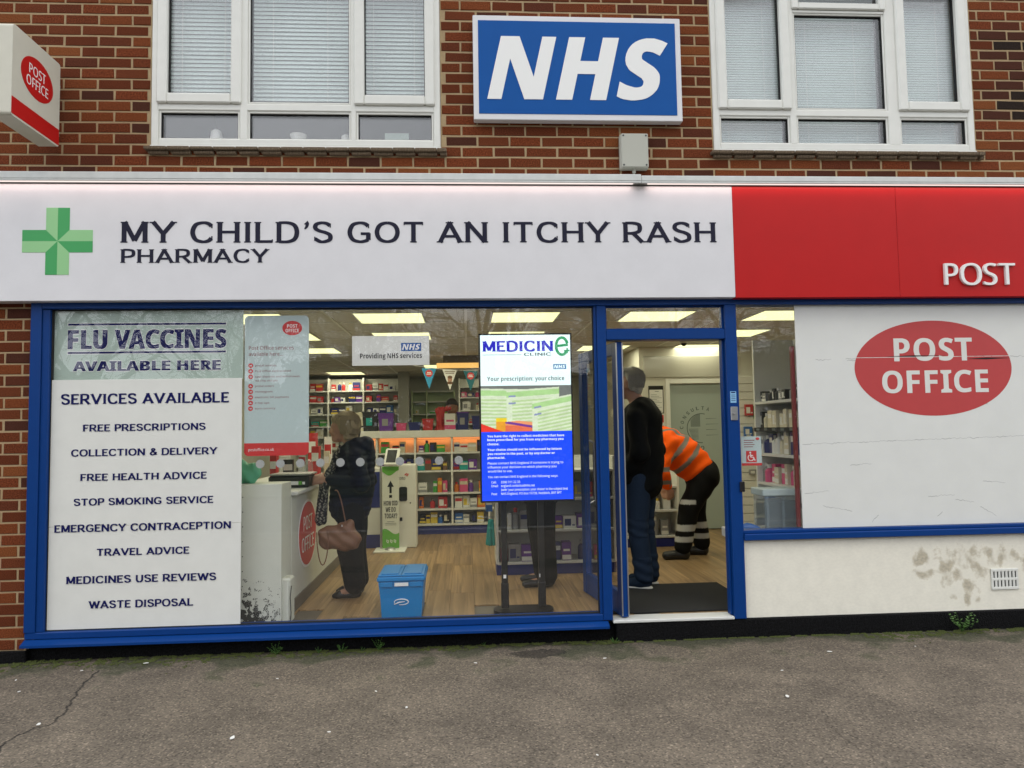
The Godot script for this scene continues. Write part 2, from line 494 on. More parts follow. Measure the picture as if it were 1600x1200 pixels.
# ---------------------------------------------------------------- smooth bodies from tapered bones
# bone: [from, to, radius, radius, squash (optional Vector3)]
func flesh(bones: Array, cell := 0.012, k := 0.05, tint := "", folds := []) -> ArrayMesh:
	var lo := Vector3(1e9, 1e9, 1e9)
	var hi := -lo
	for b in bones:
		var r: float = maxf(b[2], b[3]) + k * 0.5 + cell * 3.0
		for e in [b[0], b[1]]:
			lo = lo.min(e - Vector3(r, r, r))
			hi = hi.max(e + Vector3(r, r, r))
	var n := Vector3i(((hi - lo) / cell).ceil()) + Vector3i.ONE
	var d := PackedFloat32Array()
	d.resize(n.x * n.y * n.z)
	d.fill(10.0)
	for b in bones:
		var r: float = maxf(b[2], b[3]) + k * 0.5 + cell * 2.5
		var sq: Vector3 = b[4] if b.size() > 4 else Vector3.ONE
		var least: float = minf(sq.x, minf(sq.y, sq.z))
		var p0: Vector3 = b[0].min(b[1]) - Vector3(r, r, r)
		var p1: Vector3 = b[0].max(b[1]) + Vector3(r, r, r)
		var i0 := Vector3i(((p0 - lo) / cell).floor()).clamp(Vector3i.ZERO, n - Vector3i.ONE)
		var i1 := Vector3i(((p1 - lo) / cell).ceil()).clamp(Vector3i.ZERO, n - Vector3i.ONE)
		var a: Vector3 = b[0]
		var ba: Vector3 = (b[1] - a) / sq
		var bb := maxf(ba.dot(ba), 1e-9)
		var ra: float = b[2]
		var dr: float = b[3] - ra
		for z in range(i0.z, i1.z + 1):
			for y in range(i0.y, i1.y + 1):
				var row := (z * n.y + y) * n.x
				for x in range(i0.x, i1.x + 1):
					var pa := (lo + Vector3(x, y, z) * cell - a) / sq
					var h := clampf(pa.dot(ba) / bb, 0.0, 1.0)
					var dist := ((pa - ba * h).length() - ra - dr * h) * least
					var old := d[row + x]
					var w := maxf(k - absf(old - dist), 0.0)
					d[row + x] = minf(old, dist) - (w * w * 0.25 / k if k > 0.0 else 0.0)
	if folds:
		for z in n.z:
			for y in n.y:
				var row := (z * n.y + y) * n.x
				for x in n.x:
					if absf(d[row + x]) < 0.05:
						d[row + x] -= fold(folds, lo + Vector3(x, y, z) * cell)
	var index := PackedInt32Array()
	index.resize(d.size())
	index.fill(-1)
	var verts := PackedVector3Array()
	var norms := PackedVector3Array()
	var cols := PackedColorArray()
	var corner := [0, 1, n.x, n.x + 1, n.x * n.y, n.x * n.y + 1, n.x * n.y + n.x, n.x * n.y + n.x + 1]
	var edges := [[0, 1], [2, 3], [4, 5], [6, 7], [0, 2], [1, 3], [4, 6], [5, 7], [0, 4], [1, 5], [2, 6], [3, 7]]
	var offs := [Vector3(0, 0, 0), Vector3(1, 0, 0), Vector3(0, 1, 0), Vector3(1, 1, 0), Vector3(0, 0, 1), Vector3(1, 0, 1), Vector3(0, 1, 1), Vector3(1, 1, 1)]
	for z in n.z - 1:
		for y in n.y - 1:
			for x in n.x - 1:
				var at := (z * n.y + y) * n.x + x
				var inside := 0
				for c in 8:
					if d[at + corner[c]] < 0.0:
						inside += 1
				if inside == 0 or inside == 8:
					continue
				var sum := Vector3.ZERO
				var count := 0
				for e in edges:
					var da := d[at + corner[e[0]]]
					var db := d[at + corner[e[1]]]
					if (da < 0.0) != (db < 0.0):
						sum += offs[e[0]].lerp(offs[e[1]], da / (da - db))
						count += 1
				var g := Vector3.ZERO
				for c in 8:
					g += (offs[c] * 2.0 - Vector3.ONE) * d[at + corner[c]]
				index[at] = verts.size()
				var p := lo + (Vector3(x, y, z) + sum / count) * cell
				verts.append(p)
				norms.append(g.normalized())
				if tint:
					cols.append(dye(tint, p))
	var faces := PackedInt32Array()
	var step := [1, n.x, n.x * n.y]
	for z in range(1, n.z - 1):
		for y in range(1, n.y - 1):
			for x in range(1, n.x - 1):
				var at := (z * n.y + y) * n.x + x
				for ax in 3:
					var s0 := d[at] < 0.0
					var s1: bool = d[at + step[ax]] < 0.0
					if s0 == s1:
						continue
					var u: int = step[(ax + 1) % 3]
					var w: int = step[(ax + 2) % 3]
					var q := [index[at - u - w], index[at - w], index[at], index[at - u]]
					if q.min() < 0:
						continue
					if s0:
						q.reverse()
					faces.append_array(PackedInt32Array([q[0], q[1], q[2], q[0], q[2], q[3]]))
	var arr := []
	arr.resize(Mesh.ARRAY_MAX)
	arr[Mesh.ARRAY_VERTEX] = verts
	arr[Mesh.ARRAY_NORMAL] = norms
	if tint:
		arr[Mesh.ARRAY_COLOR] = cols
	arr[Mesh.ARRAY_INDEX] = faces
	var m := ArrayMesh.new()
	m.add_surface_from_arrays(Mesh.PRIMITIVE_TRIANGLES, arr)
	return m

func turned(c: Vector2, a: float, x: float, y: float) -> Vector2:
	return c + Vector2(x * cos(a) - y * sin(a), x * sin(a) + y * cos(a))

# how far cloth stands out at p: quilting, creases or plain waves
func fold(f: Array, p: Vector3) -> float:
	if f[0] == "quilt":
		return (0.007 * absf(sin(p.y * 62.0)) - 0.005) if p.y < 1.13 else 0.003 * sin(p.x * 60.0 + p.y * 80.0)
	if f[0] == "creases":
		return 0.005 * sin(p.y * 75.0 + p.x * 30.0) if p.y < 0.25 or (p.y > 0.42 and p.y < 0.56) else 0.0015 * sin(p.y * 40.0)
	return f[1] * sin(p.x * f[2] + p.y * f[3] + p.z * f[4])

# the cloth's own colours: reflective bands and woven patterns
func dye(kind: String, p: Vector3) -> Color:
	if kind == "scarf":
		return Color(0.3, 0.28, 0.22) if sin(p.x * 190.0 + sin(p.y * 90.0) * 2.0) * sin(p.y * 150.0 + p.z * 130.0) > 0.35 else Color(0.012, 0.012, 0.016)
	if kind == "bands":
		return Color(0.42, 0.42, 0.4) if absf(p.y - 0.31) < 0.028 or absf(p.y - 0.2) < 0.026 or (absf(p.y - 0.56) < 0.022 and p.z > 0.1 and p.x < 0.05) else Color(0.008, 0.008, 0.011)
	var grey := Color(0.2, 0.19, 0.17)
	var orange := Color(0.95, 0.115, 0.008)
	if p.x < -0.2 and p.y < 1.0 and absf(p.z) > 0.1:
		return grey if absf(p.y - 0.89) < 0.022 or absf(p.y - 0.76) < 0.022 else orange
	var along := (p - Vector3(-0.2, 1.15, 0)).dot(Vector3(0.36, -0.32, 0).normalized())
	if absf(along - 0.13) < 0.024 or absf(along - 0.27) < 0.024 or (along < 0.12 and absf(absf(p.z) - 0.1) < 0.024):
		return grey
	return orange

func v3(x: float, y: float, z: float) -> Vector3:
	return Vector3(x, y, z)

# ================================================================ the scene
func _ready() -> void:
	rng.seed = 4711
	var cam := Camera3D.new()
	cam.name = "camera"
	cam.fov = 54.9
	cam.near = 0.05
	cam.far = 600.0
	cam.position = Vector3(0, 1.45, 5.076)
	cam.rotation = Vector3(0.0618, -0.0629, -0.0167)
	cam.current = true
	add_child(cam)
	var env := Environment.new()
	env.background_mode = Environment.BG_SKY
	var sky := ProceduralSkyMaterial.new()
	sky.sky_top_color = Color(0.93, 0.95, 0.98)
	sky.sky_horizon_color = Color(0.84, 0.85, 0.87)
	sky.sky_curve = 0.25
	sky.ground_horizon_color = Color(0.4, 0.4, 0.38)
	sky.ground_bottom_color = Color(0.3, 0.3, 0.28)
	sky.sky_energy_multiplier = 1.25
	sky.sun_angle_max = 5.0
	sky.sky_cover = cloud_cover()
	sky.sky_cover_modulate = Color(1, 1, 1, 0.5)
	env.sky = Sky.new()
	env.sky.sky_material = sky
	env.tonemap_mode = Environment.TONE_MAPPER_LINEAR
	env.tonemap_exposure = 1.06
	env.sdfgi_enabled = true
	env.ssao_enabled = true
	env.ssil_enabled = true
	var we := WorldEnvironment.new()
	we.name = "world"
	we.environment = env
	add_child(we)
	var sun := DirectionalLight3D.new()
	sun.name = "sun"
	sun.light_energy = 0.2
	sun.light_angular_distance = 25.0
	sun.light_color = Color(1.0, 0.97, 0.92)
	sun.rotation = Vector3(-0.95, 0.35, 0)
	sun.shadow_enabled = true
	add_child(sun)
	make_materials()
	building = thing("shop_building", "red brick shop building with blue framed shopfront and white upper windows", "building")
	ground()
	masonry()
	upper_windows()
	shopfront()
	interior_shell()
	fascia()
	wall_signs()
	window_graphics()
	display_screen()
	fittings()
	dispensary()
	entrance_side()
	people()
	opposite_side()
	small_things()

func cloud_cover() -> ImageTexture:
	var n := FastNoiseLite.new()
	n.seed = 31
	n.frequency = 0.9
	n.fractal_octaves = 5
	var im := Image.create(512, 256, false, Image.FORMAT_RGBA8)
	for y in 256:
		var el := PI * (0.5 - (y + 0.5) / 256.0)
		for x in 512:
			var az := TAU * x / 512.0
			var p := Vector3(cos(el) * cos(az), sin(el) * 2.0, cos(el) * sin(az)) * 2.2
			var v := clampf(0.82 + 0.32 * n.get_noise_3dv(p), 0.0, 1.0)
			im.set_pixel(x, y, Color(v, v, v * 1.01, clampf(sin(el) * 6.0, 0.0, 1.0)))
	return ImageTexture.create_from_image(im)

# ---------------------------------------------------------------- ground
func ground() -> void:
	var W := 2048
	var H := 720
	var x0 := -3.7
	var z0 := -0.15
	var sx := 8.2 / W
	var sz := 2.88 / H
	var fine := FastNoiseLite.new()
	fine.seed = 2
	fine.noise_type = FastNoiseLite.TYPE_CELLULAR
	fine.cellular_return_type = FastNoiseLite.RETURN_CELL_VALUE
	fine.frequency = 0.55
	fine.fractal_type = FastNoiseLite.FRACTAL_NONE
	var coarse := FastNoiseLite.new()
	coarse.seed = 8
	coarse.frequency = 0.008
	coarse.fractal_octaves = 5
	var fi := fine.get_image(W, H, false, false, true)
	var ci := coarse.get_image(W, H, false, false, true)
	fi.convert(Image.FORMAT_L8)
	ci.convert(Image.FORMAT_L8)
	var f := fi.get_data()
	var c := ci.get_data()
	var px := PackedByteArray()
	px.resize(W * H * 3)
	var bump := PackedByteArray()
	bump.resize(W * H)
	var wet := Vector2(0.52, 0.21)
	for j in H:
		var z := z0 + j * sz
		for i in W:
			var k := j * W + i
			var a := f[k] / 255.0
			var b := c[k] / 255.0
			var v := 0.98 + 0.3 * (a - 0.5) + 0.26 * (b - 0.5)
			if a > 0.93:
				v += 0.22
			elif a < 0.1:
				v -= 0.16
			# damp, algae-stained asphalt in patches along the foot of the wall
			var stain := clampf((b - 0.36 - (z - 0.1) * 0.75) * 5.0, 0.0, 1.0)
			var r := 104.0 * v
			var g := 95.0 * v
			var bl := 83.0 * v
			r = lerpf(r, r * 0.66, stain)
			g = lerpf(g, g * 0.72, stain)
			bl = lerpf(bl, bl * 0.64, stain)
			if absf(z - wet.y) < 0.12:
				var wx := (x0 + i * sx - wet.x) / 0.24
				var wz := (z - wet.y) / 0.075
				if wx * wx + wz * wz + (b - 0.5) * 4.0 + (a - 0.5) * 0.5 < 0.8:
					r *= 0.62
					g *= 0.62
					bl *= 0.62
			px[k * 3] = int(clampf(r, 0, 255))
			px[k * 3 + 1] = int(clampf(g, 0, 255))
			px[k * 3 + 2] = int(clampf(bl, 0, 255))
			bump[k] = int(clampf(128 + (a - 0.5) * 90, 0, 255))
	var cr := RandomNumberGenerator.new()
	cr.seed = 5
	var cracks := [
		[[-2.17, 1.45], [-2.22, 1.3], [-2.2, 1.21], [-2.17, 1.13], [-2.12, 1.1], [-2.13, 0.95], [-2.2, 0.71], [-2.25, 0.55], [-2.28, 0.4], [-2.3, 0.22]],
		[[-0.53, 1.08], [-0.59, 1.32], [-0.65, 1.43], [-0.69, 1.53], [-0.64, 1.78]], [[-0.92, 1.36], [-0.81, 1.37], [-0.75, 1.4], [-0.66, 1.42]], [[-0.53, 1.08], [-0.48, 0.92], [-0.41, 0.86]],
		[[2.44, 0.08], [2.43, 0.33], [2.5, 0.41], [2.62, 0.47], [2.74, 0.49]], [[2.26, 0.66], [2.17, 0.88], [2.14, 1.09], [2.2, 1.3]], [[1.79, 1.15], [1.78, 1.37], [1.72, 1.56], [1.75, 1.9]], [[2.72, 0.84], [2.76, 0.97], [2.84, 1.02]],
		[[-2.85, 0.62], [-2.66, 0.5], [-2.6, 0.36]], [[0.9, 1.0], [1.02, 1.16], [1.0, 1.4]],
	]
	for n in cracks.size():
		var line: Array = cracks[n]
		var wide := 1.6 if n == 0 else 0.8
		for s in line.size() - 1:
			var p := Vector2((line[s][0] - x0) / sx, (line[s][1] - z0) / sz)
			var q := Vector2((line[s + 1][0] - x0) / sx, (line[s + 1][1] - z0) / sz)
			var steps := int(p.distance_to(q))
			for t in steps:
				var o := p.lerp(q, float(t) / steps) + Vector2(sin(t * 0.21 + n) * 1.8 + cr.randf_range(-0.7, 0.7), cos(t * 0.17) * 1.6)
				for dy in range(-2, 3):
					for dx in range(-2, 3):
						var at := Vector2i(int(o.x) + dx, int(o.y) + dy)
						if at.x < 0 or at.y < 0 or at.x >= W or at.y >= H:
							continue
						var amount := clampf(wide - Vector2(dx, dy).length() * 0.8 + cr.randf_range(-0.5, 0.3), 0.0, 1.0) * 0.75
						var k := at.y * W + at.x
						for ch in 3:
							px[k * 3 + ch] = int(px[k * 3 + ch] * (1.0 - amount * 0.45))
						bump[k] = int(bump[k] * (1.0 - amount))
	var m := mat("pavement_asphalt", Color.WHITE, 0.88, 0.0, 0.4)
	m.albedo_texture = ImageTexture.create_from_image(Image.create_from_data(W, H, false, Image.FORMAT_RGB8, px))
	m.heightmap_enabled = true
	m.heightmap_texture = ImageTexture.create_from_image(Image.create_from_data(W, H, false, Image.FORMAT_L8, bump))
	m.heightmap_scale = 0.35
	m.texture_repeat = true
	var st := mb()
	var cells_x := 64
	var hn := FastNoiseLite.new()
	hn.seed = 12
	hn.frequency = 0.35
	var xs := -12.0
	var xe := 12.0
	for i in cells_x:
		for j in 18:
			var q := []
			for o in [[0, 0], [1, 0], [1, 1], [0, 1]]:
				var x := lerpf(xs, xe, float(i + o[0]) / cells_x)
				var z := lerpf(-0.15, 5.9, float(j + o[1]) / 18)
				q.append([Vector3(x, hn.get_noise_2d(x, z) * 0.004, z), Vector2((x - x0) / 8.2, (z - z0) / 2.88)])
			for t in [[0, 1, 2], [0, 2, 3]]:
				for e in t:
					st.set_normal(Vector3.UP)
					st.set_uv(q[e][1])
					st.add_vertex(q[e][0])
	structure("pavement", st, m)
	st = mb()
	for i in 26:
		lim(st, -12 + i * 0.92, -12 + i * 0.92 + 0.912, -0.2, 0.004, 5.9, 6.05, 0.012)
	structure("kerb", st, M.kerb_stone)
	st = mb()
	lim(st, -60, 60, -0.3, -0.12, 5.8, 13.0, 0.0)
	structure("road", st, M.road_asphalt)
	st = mb()
	lim(st, -200, 200, -0.5, -0.31, -200, 200, 0.0)
	lim(st, -80, 80, -0.3, -0.05, 13.0, 60.0, 0.0)
	structure("ground", st, M.verge)

# ---------------------------------------------------------------- brickwork
func brick_mesh(l: float, sd: int) -> ArrayMesh:
	var r := RandomNumberGenerator.new()
	r.seed = sd
	var st := mb()
	var hx := l / 2
	var hy := 0.0318
	var b := 0.0035
	var f := []
	var k := []
	for p in [[-1, -1], [1, -1], [1, 1], [-1, 1]]:
		var jx := r.randf_range(-0.0015, 0.0015)
		var jy := r.randf_range(-0.0015, 0.0015)
		f.append(Vector3(p[0] * (hx - b) + jx, p[1] * (hy - b) + jy, r.randf_range(-0.001, 0.001)))
		k.append(Vector3(p[0] * hx + jx, p[1] * hy + jy, -b - 0.001))
	quad(st, f[0], f[1], f[2], f[3], Vector3(0, 0, 1))
	for i in 4:
		var j := (i + 1) % 4
		var o: Vector3 = (k[i] + k[j]) * 0.5
		quad(st, f[i], f[j], k[j], k[i], Vector3(o.x, o.y, 0.02))
		quad(st, k[i], k[j], k[j] - Vector3(0, 0, 0.02), k[i] - Vector3(0, 0, 0.02), Vector3(o.x, o.y, 0))
	return st.commit()

func masonry() -> void:
	# mortar backing with the window openings left out
	var st := mb()
	var zb := -0.22
	var zf := -0.0045
	lim(st, -4.6, -2.126, 2.36, 5.3, zb, zf, 0)
	lim(st, -0.15, 1.795, 3.41, 4.72, zb, zf, 0)
	lim(st, 3.751, 5.4, 2.36, 5.3, zb, zf, 0)
	lim(st, -2.126, 3.751, 2.36, 3.41, zb, zf, 0)
	lim(st, -2.126, 3.751, 4.72, 5.3, zb, zf, 0)
	lim(st, -4.6, -2.87, 0.0, 2.36, zb, zf, 0)
	part(building, "mortar", st, M.mortar)
	var cache := {}
	var rest := {}
	var r := RandomNumberGenerator.new()
	r.seed = 77
	var spans := []
	for row in range(-2, 27):
		var yc := 3.2844 + (row + 0.5) * 0.0758
		var blocks := [[-4.6, 5.4]]
		if yc > 3.41 and yc < 4.72:
			blocks = [[-4.6, -2.128], [-0.148, 1.793], [3.753, 5.4]]
		spans.append([yc, row, blocks])
	for row in 31:
		var yc := 0.075 + (row + 0.5) * 0.0746 - 0.0
		if yc < 2.37:
			spans.append([yc, row + 1, [[-4.6, -2.872]]])
	for s in spans:
		var yc: float = s[0]
		for b in s[2]:
			var x: float = -3.044 - 0.225 * 8 + (0.1125 if posmod(int(s[1]), 2) == 1 else 0.0)
			while x < b[1]:
				var a: float = maxf(x, b[0])
				var e: float = minf(x + 0.225, b[1])
				x += 0.225
				if e - a < 0.045:
					continue
				var l := e - a - 0.012
				var key := snappedf(l, 0.004)
				var variant := r.randi() % 4
				var shade: int = [0, 1, 2, 3, 4, 5, 6, 7, 8, 0, 2, 6, 1, 8][r.randi() % 14]
				var m: Material = M["brick_%d" % shade]
				var xc := (a + e) / 2
				# the soot-blackened patch by the right-hand window
				if xc > 3.88 and yc > 3.66 and yc < 4.32 and r.randf() < 0.8:
					m = M.brick_soot if xc > 4.0 and r.randf() < 0.6 else M.brick_7
				if not cache.has([key, variant]):
					cache[[key, variant]] = brick_mesh(key, int(key * 1000) + variant)
				var at := Vector3(xc, yc, r.randf_range(-0.0015, 0.0015))
				var seen := xc > -3.2 and xc < 4.2 and yc < 4.56 and not (xc > 0.18 and xc < 1.5 and yc > 3.64 and yc < 4.3)
				if yc > 2.4 and yc < 3.15:
					seen = false
				if seen:
					var o := part(building, "brick", cache[[key, variant]], m)
					o.position = at
					o.rotation.z = r.randf_range(-0.004, 0.004)
				else:
					if not rest.has(m):
						rest[m] = mb()
					rest[m].append_from(cache[[key, variant]], 0, Transform3D(Basis(), at))
	for m in rest:
		var o := part(building, "brickwork", rest[m], m)
		o.set_meta("kind", "stuff")
	# rendered wall under the right window, painted white, with brown stains round the vent
	var im := Image.create(1024, 256, false, Image.FORMAT_RGB8)
	var n := FastNoiseLite.new()
	n.seed = 41
	n.frequency = 0.02
	n.fractal_octaves = 5
	var spots := [[3.2, 0.5, 0.06, 0.035], [3.19, 0.4, 0.06, 0.022], [3.36, 0.42, 0.035, 0.09], [3.45, 0.39, 0.05, 0.03], [3.51, 0.5, 0.07, 0.05], [3.49, 0.44, 0.03, 0.03], [3.59, 0.42, 0.03, 0.05], [3.52, 0.3, 0.035, 0.05], [3.5, 0.22, 0.03, 0.03], [3.4, 0.24, 0.03, 0.02], [3.79, 0.5, 0.07, 0.045], [3.7, 0.48, 0.025, 0.05], [3.57, 0.2, 0.02, 0.02], [3.95, 0.45, 0.03, 0.06]]
	for y in 256:
		for x in 1024:
			var wx := 1.9 + 3.5 * x / 1024.0
			var wy := 0.66 - 0.53 * y / 256.0
			var a := n.get_noise_2d(x * 1.5, y * 0.7)
			var fine := n.get_noise_2d(x * 5.0, y * 5.0)
			var v := 0.93 + 0.022 * a + 0.02 * fine
			var s := 0.0
			if wx > 3.0:
				for sp in spots:
					var dx: float = (wx - sp[0]) / sp[2]
					var dy: float = (wy - sp[1]) / sp[3]
					s = maxf(s, clampf(1.25 - sqrt(dx * dx + dy * dy) * 0.8 + a * 1.6 + fine * 0.5, 0.0, 1.0) * (0.6 + 0.4 * clampf(a * 3.0 + 0.5, 0.0, 1.0)))
			var c := Color(v, v * 0.985, v * 0.93).lerp(Color(0.53, 0.48, 0.38) * (1.0 + 0.35 * fine), s * 0.48)
			im.set_pixel(x, y, c)
	var rm := mat("white_render", Color(0.99, 0.99, 0.985), 0.75)
	rm.albedo_texture = ImageTexture.create_from_image(im)
	st = mb()
	for q in [[Vector3(1.9, 0.125, 0), Vector2(0, 1)], [Vector3(1.9, 0.66, 0), Vector2(0, 0)], [Vector3(5.4, 0.66, 0), Vector2(1, 0)], [Vector3(1.9, 0.125, 0), Vector2(0, 1)], [Vector3(5.4, 0.66, 0), Vector2(1, 0)], [Vector3(5.4, 0.125, 0), Vector2(1, 1)]]:
		st.set_normal(Vector3(0, 0, 1))
		st.set_uv(q[1])
		st.add_vertex(q[0])
	lim(st, 1.9, 5.4, 0.0, 0.659, -0.2, -0.004, 0)
	part(building, "rendered_wall", st, rm)
	# black painted plinth
	st = mb()
	lim(st, 1.0, 5.4, -0.1, 0.13, -0.1, 0.022, 0.008)
	part(building, "plinth", st, M.bitumen)
	st = mb()
	lim(st, -4.6, -2.86, -0.1, 0.075, -0.1, 0.012, 0.006)
	part(building, "plinth", st, M.bitumen)
	st = mb()
	lim(st, -2.86, 1.0, -0.1, 0.106, -0.2, -0.03, 0.004)
	part(building, "plinth", st, M.bitumen)
	# cast air vent: a plate pierced by two rows of slots
	var vent := group_part(building, "air_vent")
	st = mb()
	var vx0 := 3.682
	var vx1 := 3.882
	var y_rows := [0.268, 0.288, 0.332, 0.35, 0.394, 0.414]
	for i in [0, 2, 4]:
		lim(st, vx0, vx1, y_rows[i], y_rows[i + 1], 0.001, 0.012, 0.003)
	for i in 8:
		var x := vx0 + i * (vx1 - vx0 - 0.016) / 7.0
		lim(st, x, x + 0.016, 0.269, 0.413, 0.0015, 0.0115, 0.003)
	part(vent, "grille", st, M.board_white)
	st = mb()
	lim(st, vx0 + 0.003, vx1 - 0.003, 0.27, 0.412, 0.0, 0.002, 0)
	part(vent, "dark_backing", st, M.gasket)

# ---------------------------------------------------------------- upper windows
func frame_rect(st: SurfaceTool, x0: float, x1: float, y0: float, y1: float, t: float, z0: float, z1: float, b := 0.006) -> void:
	lim(st, x0, x0 + t, y0, y1, z0, z1, b)
	lim(st, x1 - t, x1, y0, y1, z0, z1, b)
	lim(st, x0 + t - 0.001, x1 - t + 0.001, y0, y0 + t, z0, z1 - 0.0006, b)
	lim(st, x0 + t - 0.001, x1 - t + 0.001, y1 - t, y1, z0, z1 - 0.0006, b)

func upper_windows() -> void:
	# x limits: outer, glass of left sash, middle light, right sash, and where the blinds hang
	var specs := [
		{"x": [-2.122, -0.152], "m": [-1.53, -1.477, -0.772, -0.736], "low": 3.42, "blind": [3.74, 0.03, 1.12], "vent": false},
		{"x": [1.797, 3.749], "m": [2.365, 2.415, 3.1, 3.19], "low": 3.42, "blind": [3.52, 0.0185, 1.2], "vent": true},
	]
	for s in specs:
		var w := group_part(building, "window")
		var x0: float = s.x[0]
		var x1: float = s.x[1]
		var ml: Array = s.m
		var top := 4.715
		var st := mb()
		frame_rect(st, x0, x1, 3.428, top, 0.048, -0.07, 0.006)
		lim(st, ml[0], ml[1], 3.47, top - 0.04, -0.068, 0.003, 0.006)
		lim(st, ml[2], ml[3], 3.47, top - 0.04, -0.068, 0.003, 0.006)
		lim(st, x0 + 0.04, x1 - 0.04, 3.675, 3.73, -0.066, 0.001, 0.008)
		part(w, "frame", st, M.upvc)
		var bays := [[x0 + 0.048, ml[0]], [ml[1], ml[2]], [ml[3], x1 - 0.048]]
		for i in 3:
			var a: float = bays[i][0]
			var b: float = bays[i][1]
			# lower fixed light with its bead
			st = mb()
			frame_rect(st, a, b, 3.47, 3.676, 0.014, -0.05, -0.006, 0.004)
			part(w, "glazing_bead", st, M.upvc)
			st = mb()
			frame_rect(st, a + 0.013, b - 0.013, 3.483, 3.663, 0.004, -0.045, -0.014, 0.0)
			part(w, "gasket", st, M.gasket)
			st = mb()
			lim(st, a + 0.01, b - 0.01, 3.48, 3.666, -0.034, -0.028, 0)
			lim(st, a + 0.01, b - 0.01, 3.48, 3.666, -0.05, -0.046, 0)
			part(w, "pane", st, M.glass_upper)
			var g := [a, b, 3.73, top - 0.048]
			if i != 1:
				# opening sash standing proud of the frame
				st = mb()
				frame_rect(st, a - 0.012, b + 0.012, 3.722, top - 0.03, 0.07, -0.03, 0.024, 0.009)
				part(w, "sash", st, M.upvc)
				g = [a + 0.058, b - 0.058, 3.792, top - 0.1]
			elif s.vent:
				st = mb()
				frame_rect(st, a - 0.01, b + 0.01, 4.475, top - 0.03, 0.05, -0.03, 0.02, 0.008)
				lim(st, a, b, 4.452, 4.474, -0.06, 0.002, 0.004)
				part(w, "sash", st, M.upvc)
				g = [a, b, 3.73, 4.453]
				st = mb()
				frame_rect(st, a, b, 3.729, 4.454, 0.014, -0.05, -0.005, 0.004)
				part(w, "glazing_bead", st, M.upvc)
				g = [a + 0.012, b - 0.012, 3.742, 4.44]
			else:
				st = mb()
				frame_rect(st, a, b, 3.729, top - 0.046, 0.014, -0.05, -0.005, 0.004)
				part(w, "glazing_bead", st, M.upvc)
				g = [a + 0.012, b - 0.012, 3.742, top - 0.06]
			st = mb()
			frame_rect(st, g[0], g[1], g[2], g[3], 0.005, -0.04, -0.012, 0)
			part(w, "gasket", st, M.gasket)
			st = mb()
			lim(st, g[0] - 0.003, g[1] + 0.003, g[2] - 0.003, g[3] + 0.003, -0.03, -0.024, 0)
			lim(st, g[0] - 0.003, g[1] + 0.003, g[2] - 0.003, g[3] + 0.003, -0.048, -0.044, 0)
			part(w, "pane", st, M.glass_upper)
			if s.vent and i == 1:
				st = mb()
				lim(st, a + 0.04, b - 0.04, 4.52, top - 0.08, -0.03, -0.024, 0)
				part(w, "pane", st, M.glass_upper)
			# venetian blind
			var bl := thing("venetian_blind", ["pale slatted blind in the left opening sash of the window beside the projecting sign", "wide pale slatted blind in the middle pane of the window beside the projecting sign", "pale slatted blind in the sash of that upper window next to the large blue sign", "pale closed blind in the sash right of the large blue sign", "wide pale closed blind in the middle light of the window above the red fascia", "pale closed blind in the sash next to the soot-stained brickwork"][i + (3 if s.vent else 0)], "blind", "blinds behind the upper windows", Vector3((a + b) / 2, s.blind[0], -0.13))
			var half := (b - a) / 2 - 0.005
			st = mb()
			var pitch: float = s.blind[1]
			var tilt: float = s.blind[2]
			var y := 0.02
			while s.blind[0] + y < top + 0.05:
				var dy := sin(tilt) * pitch * 0.56
				var dz := cos(tilt) * pitch * 0.56
				quad(st, Vector3(-half, y - dy, dz), Vector3(half, y - dy, dz), Vector3(half, y + 0.002, 0.002), Vector3(-half, y + 0.002, 0.002), Vector3(0, 0.3, 1))
				quad(st, Vector3(-half, y + 0.002, 0.002), Vector3(half, y + 0.002, 0.002), Vector3(half, y + dy, -dz), Vector3(-half, y + dy, -dz), Vector3(0, 0.3, 1))
				y += pitch
			var slats := part(bl, "slats", st, M.blind_slat)
			slats.set_meta("kind", "stuff")
			st = mb()
			lim(st, -half, half, -0.006, 0.006, -0.012, 0.012, 0.003)
			part(bl, "bottom_rail", st, M.blind_slat)
			st = mb()
			for cx in [-half * 0.6, half * 0.5]:
				tube(st, [Vector3(cx, 0, 0.015), Vector3(cx, top - s.blind[0], 0.015)], [0.0012, 0.0012], 4)
			part(bl, "cord", st, M.upvc)
		# tiled sub-sill
		var x := x0 - 0.03
		st = mb()
		var r := RandomNumberGenerator.new()
		r.seed = 3
		while x < x1 + 0.04:
			var l := minf(0.152, x1 + 0.045 - x)
			lim(st, x, x + l - 0.004, 3.385 + r.randf_range(-0.003, 0.003), 3.407, -0.05, 0.05 + r.randf_range(-0.004, 0.004), 0.004)
			lim(st, x + 0.02, x + l - 0.001, 3.363, 3.384, -0.05, 0.028 + r.randf_range(-0.004, 0.004), 0.004)
			x += 0.152
		part(w, "sill_tiles", st, M.sill_tile)
		st = mb()
		lim(st, x0 - 0.004, x1 + 0.004, 3.409, 3.429, -0.06, 0.014, 0.004)
		part(w, "sill", st, M.upvc)
		# the room behind
		st = mb()
		lim(st, x0 - 0.6, x1 + 0.6, 3.25, 3.3, -3.0, -0.23, 0)
		lim(st, x0 - 0.6, x1 + 0.6, 5.2, 5.25, -3.0, -0.23, 0)
		lim(st, x0 - 0.6, x0 - 0.55, 3.3, 5.2, -3.0, -0.23, 0)
		lim(st, x1 + 0.55, x1 + 0.6, 3.3, 5.2, -3.0, -0.23, 0)
		lim(st, x0 - 0.55, x1 + 0.55, 3.3, 5.2, -3.0, -2.95, 0)
		structure("wall_upper_room", st, M.room_grey)
		st = mb()
